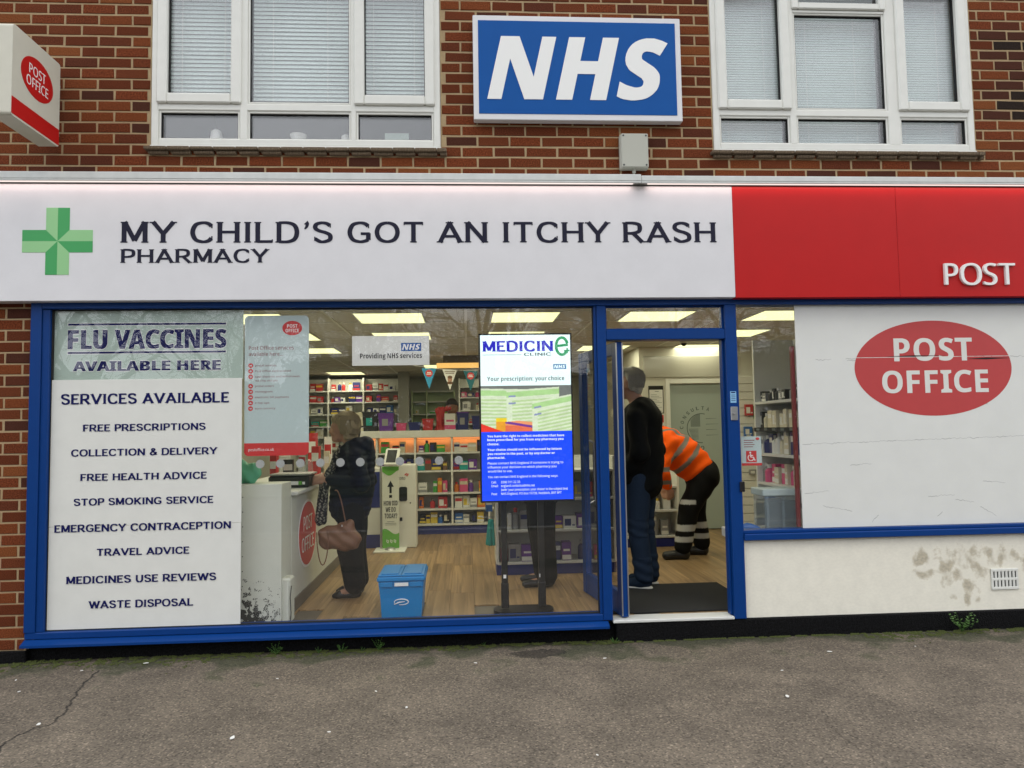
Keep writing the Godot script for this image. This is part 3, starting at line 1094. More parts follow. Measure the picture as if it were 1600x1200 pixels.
		lim(st, x0, x1, 3.41, 3.462, -0.22, -0.075, 0.004)
		part(w, "window_board", st, M.upvc)
	# things standing on the board of the left window
	var lamp_at := [[-1.735, 0.05, 0.14, "small white lampshade behind the lower left pane above the white fascia"], [-1.165, 0.06, 0.105, "low white bowl behind the lower middle pane of the upper window"], [-0.83, 0.045, 0.11, "white domed pot at the end of the lower middle pane"]]
	for i in 3:
		var a: Array = lamp_at[i]
		var st := mb()
		if i == 1:
			lathe(st, [[0.02, 0], [a[1], a[2]], [a[1] - 0.004, a[2]], [0.016, 0.006]])
		else:
			lathe(st, [[a[1], 0], [a[1] * 0.95, a[2] * 0.35], [a[1] * 0.7, a[2] * 0.9], [a[1] * 0.3, a[2]], [0.001, a[2]]])
		var o := single(["lamp_shade", "bowl", "pot"][i], a[3], ["lampshade", "bowl", "pot"][i], st, M.lamp_shade)
		o.position = Vector3(a[0], 3.462, -0.15)
	var cs := mb()
	lim(cs, -0.085, 0.085, 0, 0.125, -0.004, 0.004, 0.001)
	var card := single("card", "pale patterned card propped behind the lower right pane by the blue sign", "card", cs, M.film_green)
	card.position = Vector3(-0.47, 3.463, -0.15)

# ---------------------------------------------------------------- shopfront joinery
func shopfront() -> void:
	var w := group_part(building, "shopfront_window")
	var st := mb()
	lim(st, -2.87, -2.80, 0.19, 2.36, -0.08, 0.03, 0.004)
	lim(st, -2.80, -2.752, 0.19, 2.30, -0.075, 0.018, 0.004)
	part(w, "post", st, M.blue_frame)
	st = mb()
	lim(st, 0.915, 0.978, 0.15, 2.30, -0.09, 0.028, 0.004)
	lim(st, 0.895, 0.915, 0.19, 2.30, -0.07, 0.012, 0.003)
	part(w, "post", st, M.blue_frame)
	st = mb()
	lim(st, -2.799, 5.4, 2.302, 2.362, -0.1, 0.03, 0.004)
	part(w, "head_rail", st, M.blue_frame)
	st = mb()
	lim(st, -2.866, 0.914, 0.148, 0.19, -0.09, 0.026, 0.004)
	part(w, "bottom_rail", st, M.blue_frame)
	st = mb()
	quad(st, Vector3(-2.866, 0.146, 0.02), Vector3(0.945, 0.146, 0.02), Vector3(0.945, 0.122, 0.075), Vector3(-2.866, 0.122, 0.075), Vector3(0, 1, 0.5))
	quad(st, Vector3(-2.866, 0.122, 0.075), Vector3(0.945, 0.122, 0.075), Vector3(0.945, 0.107, 0.075), Vector3(-2.866, 0.107, 0.075), Vector3(0, 0, 1))
	quad(st, Vector3(-2.866, 0.107, 0.075), Vector3(0.945, 0.107, 0.075), Vector3(0.945, 0.107, -0.1), Vector3(-2.866, 0.107, -0.1), Vector3(0, -1, 0))
	for e in [[-2.866, -1], [0.945, 1]]:
		quad(st, Vector3(e[0], 0.146, 0.02), Vector3(e[0], 0.122, 0.075), Vector3(e[0], 0.107, 0.075), Vector3(e[0], 0.107, 0.02), Vector3(e[1], 0, 0))
	part(w, "sill", st, M.blue_frame)
	st = mb()
	lim(st, -2.752, 0.895, 0.19, 2.302, -0.022, -0.016, 0)
	part(w, "pane", st, M.glass)
	st = mb()
	frame_rect(st, -2.752, 0.895, 0.19, 2.302, 0.007, -0.03, -0.008, 0)
	part(w, "gasket", st, M.gasket)
	# door frame with a transom light
	var d := group_part(building, "door_frame")
	st = mb()
	lim(st, 1.822, 1.905, 0.13, 2.302, -0.09, 0.028, 0.004)
	lim(st, 1.806, 1.822, 0.15, 2.06, -0.07, -0.01, 0.003)
	part(d, "jamb", st, M.blue_frame)
	st = mb()
	lim(st, 0.978, 1.822, 2.062, 2.132, -0.09, 0.024, 0.004)
	part(d, "transom", st, M.blue_frame)
	st = mb()
	lim(st, 0.978, 1.822, 2.132, 2.302, -0.022, -0.016, 0)
	part(d, "pane", st, M.glass)
	st = mb()
	frame_rect(st, 0.978, 1.822, 2.132, 2.302, 0.012, -0.035, -0.006, 0.002)
	part(d, "glazing_bead", st, M.blue_frame)
	st = mb()
	lim(st, 0.98, 1.82, 0.128, 0.148, -0.12, 0.03, 0.004)
	part(d, "threshold", st, M.shelf_edge)
	st = mb()
	lim(st, 1.84, 1.89, 1.49, 1.585, 0.0285, 0.036, 0.003)
	lim(st, 1.855, 1.868, 1.528, 1.545, 0.036, 0.05, 0.003)
	part(d, "lock_plate", st, M.chrome)
	st = mb()
	lim(st, 1.885, 1.918, 0.995, 1.066, 0.0285, 0.045, 0.004)
	part(d, "closer_block", st, M.black_metal)
	# the leaf, swung inwards past a right angle
	var leaf := group_part(building, "door")
	leaf.position = Vector3(1.075, 0.155, -0.02)
	leaf.rotation.y = deg_to_rad(99)
	st = mb()
	lim(st, 0.0, 0.085, 0.0, 1.9, -0.024, 0.024, 0.004)
	part(leaf, "stile", st, M.blue_frame)
	st = mb()
	lim(st, 0.775, 0.86, 0.0, 1.9, -0.024, 0.024, 0.004)
	part(leaf, "stile", st, M.blue_frame)
	st = mb()
	lim(st, 0.085, 0.775, 0.0, 0.16, -0.022, 0.022, 0.004)
	part(leaf, "bottom_rail", st, M.blue_frame)
	st = mb()
	lim(st, 0.085, 0.775, 1.81, 1.9, -0.022, 0.022, 0.004)
	part(leaf, "top_rail", st, M.blue_frame)
	st = mb()
	lim(st, 0.085, 0.775, 0.16, 1.81, -0.003, 0.003, 0)
	part(leaf, "pane", st, M.glass)
	st = mb()
	lim(st, -0.007, 0.0, 0.01, 1.89, -0.026, -0.018, 0.001)
	lim(st, -0.007, 0.0, 0.01, 1.89, 0.018, 0.026, 0.001)
	part(leaf, "brush_seal", st, M.chrome)
	st = mb()
	tube(st, [Vector3(0.8, 0.7, 0.03), Vector3(0.8, 0.72, 0.07), Vector3(0.8, 1.18, 0.07), Vector3(0.8, 1.2, 0.03)], [0.011, 0.011, 0.011, 0.011], 8)
	part(leaf, "handle", st, M.chrome)
	# right-hand window
	var r := group_part(building, "shopfront_window")
	st = mb()
	lim(st, 1.905, 5.4, 0.66, 0.705, -0.1, 0.045, 0.005)
	lim(st, 1.905, 5.4, 0.705, 0.728, -0.08, 0.02, 0.004)
	part(r, "sill", st, M.blue_frame)
	st = mb()
	lim(st, 1.905, 5.4, 0.728, 2.302, -0.03, -0.024, 0)
	part(r, "pane", st, M.glass)
	st = mb()
	lim(st, 1.842, 1.884, 1.612, 1.692, 0.0285, 0.0295, 0)
	var sticker := thing("sticker", "small pale blue notice stuck on the blue door post above the lock", "sticker", "", Vector3.ZERO)
	part(sticker, "card", st, mat("sticker_blue", lin(0.25, 0.5, 0.75), 0.5))
	st = mb()
	for i in 4:
		lim(st, 1.848, 1.878, 1.625 + i * 0.013, 1.629 + i * 0.013, 0.0295, 0.03, 0)
	lim(st, 1.848, 1.878, 1.68, 1.688, 0.0295, 0.03, 0)
	part(sticker, "print", st, M.print_navy)

# ---------------------------------------------------------------- fascia and signs
func fascia() -> void:
	var zf := 0.1
	var t := thing("fascia_sign", "long white fascia sign with green cross and dark pharmacy lettering", "sign")
	var st := mb()
	lim(st, -4.6, 1.8785, 2.342, 3.125, -0.0, zf, 0.003)
	part(t, "panel", st, M.sign_white)
	# cross of eight facets
	var c := Vector2(-2.669, 2.739)
	var arm := 0.224
	var hw := 0.075
	var facets := [[], []]
	for q in 4:
		var a := PI / 2 * q
		facets[0].append(PackedVector2Array([turned(c, a, 0, 0), turned(c, a, hw, hw), turned(c, a, hw, arm), turned(c, a, 0, arm)]))
		facets[1].append(PackedVector2Array([turned(c, a, 0, 0), turned(c, a, 0, arm), turned(c, a, -hw, arm), turned(c, a, -hw, hw)]))
	for k in 2:
		for f in facets[k]:
			st = mb()
			prism(st, f, zf, zf + 0.002)
			part(t, "cross_facet", st, M.green_dark if k == 0 else M.green_light)
	pen(t, "MY CHILD'S GOT AN ITCHY RASH", -2.275, 2.729, 4.04, 0.14, zf, M.letter_navy, 1.1)
	pen(t, "PHARMACY", -2.27, 2.594, 0.97, 0.09, zf, M.letter_navy, 1.15)
	t = thing("fascia_sign", "red fascia sign with raised white POST lettering beside the white one", "sign")
	st = mb()
	lim(st, 1.8795, 3.0615, 2.338, 3.125, 0.0, zf, 0.002)
	lim(st, 3.063, 5.4, 2.338, 3.125, 0.0, zf - 0.0006, 0.002)
	part(t, "panel", st, M.sign_red)
	var xs := [3.386, 3.502, 3.672, 3.785]
	var ws := [0.098, 0.155, 0.098, 0.122]
	for i in 4:
		var o := words(t, "POST"[i], xs[i], 2.418 if i < 3 else 2.42, ws[i], 0.152, zf, M.white_letter, false, 0.0, 0.05, 0.02, "letter")
		o.position.y = 2.42 - (o.mesh.get_aabb().position.y) * o.scale.y
		if i in [1, 2]:
			o.scale.y = 0.158 / o.mesh.get_aabb().size.y
			o.position.y = 2.416 - (o.mesh.get_aabb().position.y) * o.scale.y
	# grey pressed-metal cap in two lengths with a light strip underneath
	for i in 2:
		var e: Array = [[-4.6, 1.222], [1.224, 5.4]][i]
		var cap := group_part(building, "fascia_cap")
		st = mb()
		var top := 3.186 - 0.008 * i
		lim(st, e[0], e[1], 3.138, top, -0.005, 0.168 - 0.002 * i, 0.004)
		lim(st, e[0], e[1], 3.126, 3.139, 0.155, 0.166 - 0.002 * i, 0.002)
		part(cap, "capping", st, M.cap_metal)
		st = mb()
		lim(st, e[0] + 0.05, e[1] - 0.05, 3.129, 3.1375, 0.118, 0.146, 0.001)
		part(cap, "led_strip_light", st, M.led_strip_glow)
		var l := AreaLight3D.new()
		l.name = "strip_light"
		l.area_size = Vector2(e[1] - e[0] - 0.1, 0.03)
		l.area_normalize_energy = true
		l.light_energy = 0.05 * (e[1] - e[0])
		l.light_color = Color(1.0, 0.9, 0.88)
		l.position = Vector3((e[0] + e[1]) / 2, 3.127, 0.132)
		l.rotation.x = -PI / 2
		l.shadow_enabled = true
		l.area_range = 8.0
		cap.add_child(l)

func wall_signs() -> void:
	# blue sign
	var t := thing("sign_board", "large blue board with white slanted NHS letters and white border on brick", "sign")
	var st := mb()
	lim(st, 0.082, 1.555, 3.602, 4.352, 0.004, 0.068, 0.004)
	part(t, "tray", st, M.sign_white)
	st = mb()
	lim(st, 0.118, 1.517, 3.644, 4.314, 0.068, 0.071, 0.001)
	part(t, "face", st, M.nhs_blue)
	words(t, "NHS", 0.176, 3.748, 1.285, 0.452, 0.071, M.white_letter, true, 0.22, 0.6, 0.003)
	# junction box
	t = thing("junction_box", "small grey-green plastic junction box on brick under the blue sign", "electrical box", "", Vector3(1.205, 3.39, 0))
	st = mb()
	lim(st, -0.1, 0.1, -0.125, 0.125, 0.002, 0.05, 0.008)
	part(t, "base", st, M.grey_box)
	st = mb()
	lim(st, -0.096, 0.096, -0.121, 0.121, 0.05, 0.075, 0.006)
	part(t, "lid", st, M.grey_box)
	for sx in [-1, 1]:
		for sy in [-1, 1]:
			st = mb()
			prism(st, oval(sx * 0.08, sy * 0.105, 0.007, 0.007, 12), 0.075, 0.0765)
			part(t, "screw", st, M.dark_screw)
	st = mb()
	tube(st, [Vector3(0, -0.125, 0.03), Vector3(0, -0.15, 0.03)], [0.014, 0.012], 10)
	tube(st, [Vector3(0, -0.15, 0.03), Vector3(0.002, -0.175, 0.03), Vector3(0.012, -0.2, 0.02), Vector3(0.02, -0.23, 0.01)], [0.006, 0.006, 0.006, 0.006], 8)
	part(t, "cable_gland", st, M.grey_box)
	# projecting sign: local x runs from the street end to the wall, local z points along the street
	t = thing("projecting_sign", "cream box sign with red oval projecting from the brick wall", "sign", "", Vector3(-2.686, 3.378, 0.6), PI / 2)
	var box := PackedVector2Array()
	for p in rounded(0.0, 0.52, 0.0, 0.565, 0.02, 4):
		box.append(p)
	st = mb()
	prism(st, box, -0.12, 0.0)
	part(t, "casing", st, M.sign_cream)
	st = mb()
	prism(st, PackedVector2Array([Vector2(0.002, 0.012), Vector2(0.518, 0.012), Vector2(0.518, 0.118), Vector2(0.002, 0.118)]), 0.0, 0.0012)
	part(t, "red_band", st, M.sign_red)
	st = mb()
	prism(st, oval(0.262, 0.335, 0.176, 0.13), 0.0, 0.0012)
	part(t, "red_oval", st, M.sign_red)
	words(t, "POST", 0.17, 0.345, 0.18, 0.062, 0.0012, M.white_letter, false, 0, 0.1, 0.001)
	words(t, "OFFICE", 0.145, 0.265, 0.235, 0.062, 0.0012, M.white_letter, false, 0, 0.1, 0.001)
	st = mb()
	lim(st, 0.52, 0.6, 0.42, 0.46, -0.08, -0.04, 0.003)
	lim(st, 0.52, 0.6, 0.1, 0.14, -0.08, -0.04, 0.003)
	part(t, "bracket", st, M.grey_box)

# ---------------------------------------------------------------- posters and vinyl on the shop windows
func window_graphics() -> void:
	var z := -0.03
	var t := thing("window_film", "pale green frosted film with navy FLU VACCINES AVAILABLE HERE lettering", "window film")
	var st := mb()
	lim(st, -2.75, -1.505, 1.825, 2.3, z - 0.003, z, 0)
	part(t, "film", st, M.film_green)
	for y in [2.197, 2.006]:
		st = mb()
		lim(st, -2.662, -1.617, y - 0.004, y + 0.018, z, z + 0.0006, 0)
		part(t, "white_rule", st, M.white_print)
		st = mb()
		lim(st, -2.658, -1.621, y, y + 0.014, z + 0.0006, z + 0.0012, 0)
		part(t, "navy_rule", st, M.print_navy)
	# lettering with a pale edge: the edge is a larger cut of the same word under it
	for k in 8:
		var off := Vector2(cos(TAU * (k + 0.5) / 8), sin(TAU * (k + 0.5) / 8)) * 0.006
		words(t, "FLU VACCINES", -2.655 + off.x, 2.037 + off.y, 1.034, 0.13, z + 0.0001 * k, M.white_print, true, 0, 0.3, 0.0004, "white_edge")
		words(t, "AVAILABLE HERE", -2.62 + off.x * 0.8, 1.889 + off.y * 0.8, 0.964, 0.066, z + 0.0001 * k, M.white_print, true, 0, 0.3, 0.0004, "white_edge")
	for k in 3:
		words(t, "FLU VACCINES", -2.6585 + 0.0035 * k, 2.037, 1.034, 0.13, z + 0.0014 + 0.0001 * k, M.print_navy, true, 0, 0.3, 0.0004)
		words(t, "AVAILABLE HERE", -2.6225 + 0.0025 * k, 1.889, 0.964, 0.066, z + 0.0014 + 0.0001 * k, M.print_navy, true, 0, 0.3, 0.0004)
	# services board
	t = thing("services_board", "tall white board listing pharmacy services in navy capitals fixed to the big window", "sign")
	var zo := -0.011
	st = mb()
	lim(st, -2.75, -1.507, 0.862, 1.83, zo - 0.004, zo, 0.001)
	lim(st, -2.75, -1.509, 0.192, 0.86, zo - 0.004, zo - 0.0006, 0.001)
	part(t, "board", st, M.board_white)
	var lines := [["SERVICES AVAILABLE", -2.688, 1.668, 1.1, 0.066], ["FREE PRESCRIPTIONS", -2.542, 1.486, 0.8, 0.044], ["COLLECTION & DELIVERY", -2.615, 1.322, 0.95, 0.044], ["FREE HEALTH ADVICE", -2.553, 1.16, 0.822, 0.044], ["STOP SMOKING SERVICE", -2.592, 0.998, 0.905, 0.044], ["EMERGENCY CONTRACEPTION", -2.712, 0.826, 1.142, 0.046], ["TRAVEL ADVICE", -2.44, 0.668, 0.6, 0.044], ["MEDICINES USE REVIEWS", -2.63, 0.49, 0.965, 0.046], ["WASTE DISPOSAL", -2.483, 0.328, 0.672, 0.046]]
	for l in lines:
		pen(t, l[0], l[1], l[2], l[3], l[4], zo, M.print_navy, 1.3)
	# post office poster
	t = thing("poster", "pale blue Post Office services poster with red foot and rounded corners", "poster")
	st = mb()
	prism(st, rounded(-1.496, -1.066, 1.302, 2.256, 0.03), z - 0.004, z)
	part(t, "sheet", st, M.poster_blue)
	st = mb()
	var foot := rounded(-1.496, -1.066, 1.302, 1.6, 0.03)
	foot = Geometry2D.intersect_polygons(foot, PackedVector2Array([Vector2(-2, 1.2), Vector2(0, 1.2), Vector2(0, 1.388), Vector2(-2, 1.388)]))[0]
	prism(st, foot, z, z + 0.0006)
	part(t, "red_foot", st, M.poster_red)
	st = mb()
	prism(st, oval(-1.178, 2.169, 0.067, 0.05, 32), z, z + 0.0006)
	part(t, "red_oval", st, M.poster_red)
	words(t, "POST", -1.213, 2.172, 0.07, 0.024, z + 0.0006, M.white_print, true, 0, 0, 0.0005)
	words(t, "OFFICE", -1.223, 2.14, 0.09, 0.024, z + 0.0006, M.white_print, true, 0, 0, 0.0005)
	words(t, "postoffice.co.uk", -1.468, 1.335, 0.17, 0.018, z + 0.0006, M.white_print, false, 0, 0, 0.0005)
	words(t, "Post Office services", -1.468, 2.022, 0.3, 0.025, z, M.poster_text, false, 0, 0, 0.0006)
	words(t, "available here...", -1.468, 1.98, 0.23, 0.025, z, M.poster_text, false, 0, 0, 0.0006)
	var rows := [["postal services", 0.14, 1.908], ["Post Office card account", 0.24, 1.87], ["cash deposits and withdrawals", 0.3, 1.832], ["via chip and pin", 0.15, 1.805], ["postal orders", 0.125, 1.768], ["moneygram", 0.115, 1.73], ["electronic bill payments", 0.225, 1.692], ["e top-ups", 0.095, 1.654], ["euro currency", 0.135, 1.616]]
	for i in rows.size():
		words(t, rows[i][0], -1.425, rows[i][2], rows[i][1], 0.013, z, M.poster_text, false, 0, 0, 0.0005)
		if i == 3:
			continue
		st = mb()
		prism(st, oval(-1.455, rows[i][2] + 0.006, 0.016, 0.016, 20), z, z + 0.0005)
		part(t, "bullet", st, M.poster_red)
		st = mb()
		if i % 3 == 0:
			lim(st, -1.463, -1.447, rows[i][2] + 0.002, rows[i][2] + 0.01, z + 0.0005, z + 0.001, 0)
		elif i % 3 == 1:
			prism(st, PackedVector2Array([Vector2(-1.464, rows[i][2] + 0.001), Vector2(-1.446, rows[i][2] + 0.001), Vector2(-1.455, rows[i][2] + 0.014)]), z + 0.0005, z + 0.001)
		else:
			prism(st, PackedVector2Array([Vector2(-1.465, rows[i][2] + 0.006), Vector2(-1.45, rows[i][2] - 0.001), Vector2(-1.446, rows[i][2] + 0.012)]), z + 0.0005, z + 0.001)
		part(t, "bullet_icon", st, M.poster_blue)
	# NHS services sign hung in the window
	t = thing("hanging_sign", "white rectangular sign reading Providing NHS services hung in the window", "sign")
	st = mb()
	lim(st, -0.774, -0.247, 1.905, 2.11, z - 0.006, z, 0.001)
	part(t, "board", st, M.board_white)
	st = mb()
	lim(st, -0.44, -0.302, 2.003, 2.06, z, z + 0.0006, 0)
	part(t, "logo_panel", st, M.nhs_blue)
	words(t, "NHS", -0.433, 2.012, 0.124, 0.039, z + 0.0006, M.white_print, true, 0.22, 0.4, 0.0006)
	words(t, "Providing NHS services", -0.72, 1.955, 0.422, 0.034, z, M.black_print, true, 0, 0, 0.0006)
	st = mb()
	for x in [-0.7, -0.32]:
		tube(st, [Vector3(x, 2.11, z - 0.003), Vector3(x, 2.3, z - 0.003)], [0.0008, 0.0008], 4)
	part(t, "hanger", st, M.clear_plastic)
	# manifestation dots
	for i in 11:
		st = mb()
		prism(st, oval(0, 0, 0.029, 0.029, 24), -0.0005, 0.0)
		var o := single("dot_sticker", "one of the round whitish dots in a line across the window glass", "sticker", st, M.dot_white, "dots along the big window")
		o.position = Vector3(-1.388 + 0.1335 * i, 1.248, -0.0235)
	# white vinyl over the right-hand window with a worn red oval
	var im := Image.create(1024, 1024, false, Image.FORMAT_RGB8)
	var n := FastNoiseLite.new()
	n.seed = 60
	n.frequency = 0.006
	n.fractal_octaves = 5
	for y in 1024:
		for x in 1024:
			var v := 0.94 + 0.014 * n.get_noise_2d(x, y)
			im.set_pixel(x, y, Color(v, v, v * 0.985))
	# splits in the vinyl: [x0, y0, x1, y1] in metres from the panel's lower left corner
	var splits := [[0.14, 1.185, 0.26, 1.183], [0.36, 1.187, 1.75, 1.195], [0.37, 1.175, 0.9, 1.18], [0.02, 0.585, 1.75, 0.618], [0.36, 0.43, 0.52, 0.44], [0.02, 0.24, 0.2, 0.252], [0.15, 0.15, 0.3, 0.12], [0.3, 0.12, 0.36, 0.11], [0.92, 0.2, 1.12, 0.205], [1.12, 0.175, 1.26, 0.15], [1.3, 0.12, 1.42, 0.05], [1.33, 0.3, 1.5, 0.285], [0.5, 0.03, 0.55, 0.075], [0.98, 0.06, 1.02, 0.09], [1.18, 0.835, 1.4, 0.85]]
	for s in splits:
		var a := Vector2(s[0], s[1])
		var b := Vector2(s[2], s[3])
		var steps := int(a.distance_to(b) * 1024 / 1.75)
		for k in steps:
			var p := a.lerp(b, float(k) / steps)
			var py := int((1.0 - p.y / 1.575) * 1023 + n.get_noise_2d(k * 6.0, s[0] * 300) * 6.0)
			var px := int(p.x / 1.75 * 1023)
			var edge := 1.0 if k > 4 and k < steps - 4 else 0.5
			if px < 1023 and py > 0 and py < 1023:
				im.set_pixel(px, py, im.get_pixel(px, py).lerp(Color(0.35, 0.35, 0.35), 0.55 * edge))
				if int(k / 40) % 3 == 0:
					im.set_pixel(px, py + 1, im.get_pixel(px, py + 1).lerp(Color(0.4, 0.4, 0.4), 0.5))
	var vm := mat("white_vinyl", Color(0.92, 0.925, 0.92), 0.5)
	vm.albedo_texture = ImageTexture.create_from_image(im)
	t = thing("window_vinyl", "cracked white vinyl covering the window with a faded red Post Office oval", "window film")
	st = mb()
	var c := [[Vector3(2.345, 0.73, -0.012), Vector2(0, 1)], [Vector3(2.345, 2.301, -0.012), Vector2(0, 0)], [Vector3(4.095, 2.301, -0.012), Vector2(1, 0)], [Vector3(4.095, 0.73, -0.012), Vector2(1, 1)]]
	for k in [0, 1, 2, 0, 2, 3]:
		st.set_normal(Vector3(0, 0, 1))
		st.set_uv(c[k][1])
		st.add_vertex(c[k][0])
	lim(st, 2.345, 4.095, 0.73, 2.301, -0.022, -0.0125, 0)
	part(t, "sheet", st, vm)
	st = mb()
	lim(st, 4.0955, 5.4, 0.73, 2.301, -0.022, -0.012, 0)
	part(t, "sheet", st, M.board_white)
	var om := mottle(mat("faded_red", lin(0.5, 0.045, 0.045), 0.5), (M.sign_red as StandardMaterial3D).albedo_texture, 1.5)
	# the oval is split along the joint of two strips
	var full := oval(3.352, 1.842, 0.585, 0.342, 96)
	var halves := [[Vector2(2, 1.9215), Vector2(5, 1.929), Vector2(5, 3), Vector2(2, 3)], [Vector2(2, 1), Vector2(5, 1), Vector2(5, 1.9245), Vector2(2, 1.917)]]
	for k in 2:
		st = mb()
		prism(st, Geometry2D.intersect_polygons(full, PackedVector2Array(halves[k]))[0], -0.012, -0.011)
		part(t, "red_oval", st, om)
	words(t, "POST", 3.062, 1.893, 0.585, 0.165, -0.011, M.board_white, true, 0, 0.1, 0.001)
	words(t, "OFFICE", 2.965, 1.664, 0.79, 0.162, -0.011, M.board_white, true, 0, 0.1, 0.001)
	st = mb()
	prism(st, PackedVector2Array([Vector2(3.0, 1.9275), Vector2(3.2, 1.925), Vector2(3.45, 1.93), Vector2(3.2, 1.9345)]), -0.0115, -0.0095)
	prism(st, PackedVector2Array([Vector2(3.6, 1.905), Vector2(3.75, 1.9), Vector2(3.935, 1.909), Vector2(3.75, 1.914)]), -0.0115, -0.0095)
	part(t, "peeling_edge", st, M.gasket)
	st = mb()
	lim(st, 2.316, 2.343, 0.735, 2.01, -0.06, -0.034, 0.002)
	t = single("red_strip", "narrow dark red upright strip at the edge of the white window vinyl", "trim", st, mat("dull_red", lin(0.16, 0.012, 0.012), 0.5))
	# access notice
	t = thing("access_notice", "small pale notice with red wheelchair symbol stuck inside the side window", "notice", "", Vector3(2.005, 1.27, -0.033))
	st = mb()
	lim(st, -0.075, 0.07, -0.1, 0.105, -0.002, 0, 0)
	part(t, "sheet", st, M.poster_blue)
	st = mb()
	lim(st, -0.042, 0.033, -0.076, 0.004, 0, 0.0006, 0)
	lim(st, -0.0745, 0.0695, -0.0995, -0.082, 0, 0.0006, 0)
	prism(st, oval(0.044, 0.088, 0.014, 0.01, 16), 0, 0.0006)
	part(t, "red_print", st, M.poster_red)
	st = mb()
	prism(st, oval(-0.012, -0.008, 0.0065, 0.0065, 12), 0.0006, 0.0012)
	var wheel := []
	for i in 15:
		var a := deg_to_rad(120 + i * 16)
		wheel.append(Vector2(-0.008 + 0.021 * cos(a), -0.044 + 0.021 * sin(a)))
	var hw := []
	hw.resize(15)
	hw.fill(0.003)
	ribbon(st, wheel, hw, Vector2.ZERO, Vector2.ONE, 0.0006, 0.0012)
	ribbon(st, [Vector2(-0.011, -0.016), Vector2(-0.008, -0.04), Vector2(0.01, -0.041), Vector2(0.018, -0.062), Vector2(0.026, -0.06)], [0.004, 0.004, 0.0035, 0.0035, 0.003], Vector2.ZERO, Vector2.ONE, 0.0006, 0.0014)
	ribbon(st, [Vector2(-0.01, -0.028), Vector2(0.008, -0.029)], [0.003, 0.003], Vector2.ZERO, Vector2.ONE, 0.0006, 0.001)
	part(t, "wheelchair_symbol", st, M.white_print)
	st = mb()
	for i in 4:
		lim(st, -0.055, 0.01 + 0.012 * (i % 2), 0.03 + i * 0.015, 0.035 + i * 0.015, 0, 0.0006, 0)
	part(t, "small_print", st, M.poster_text)

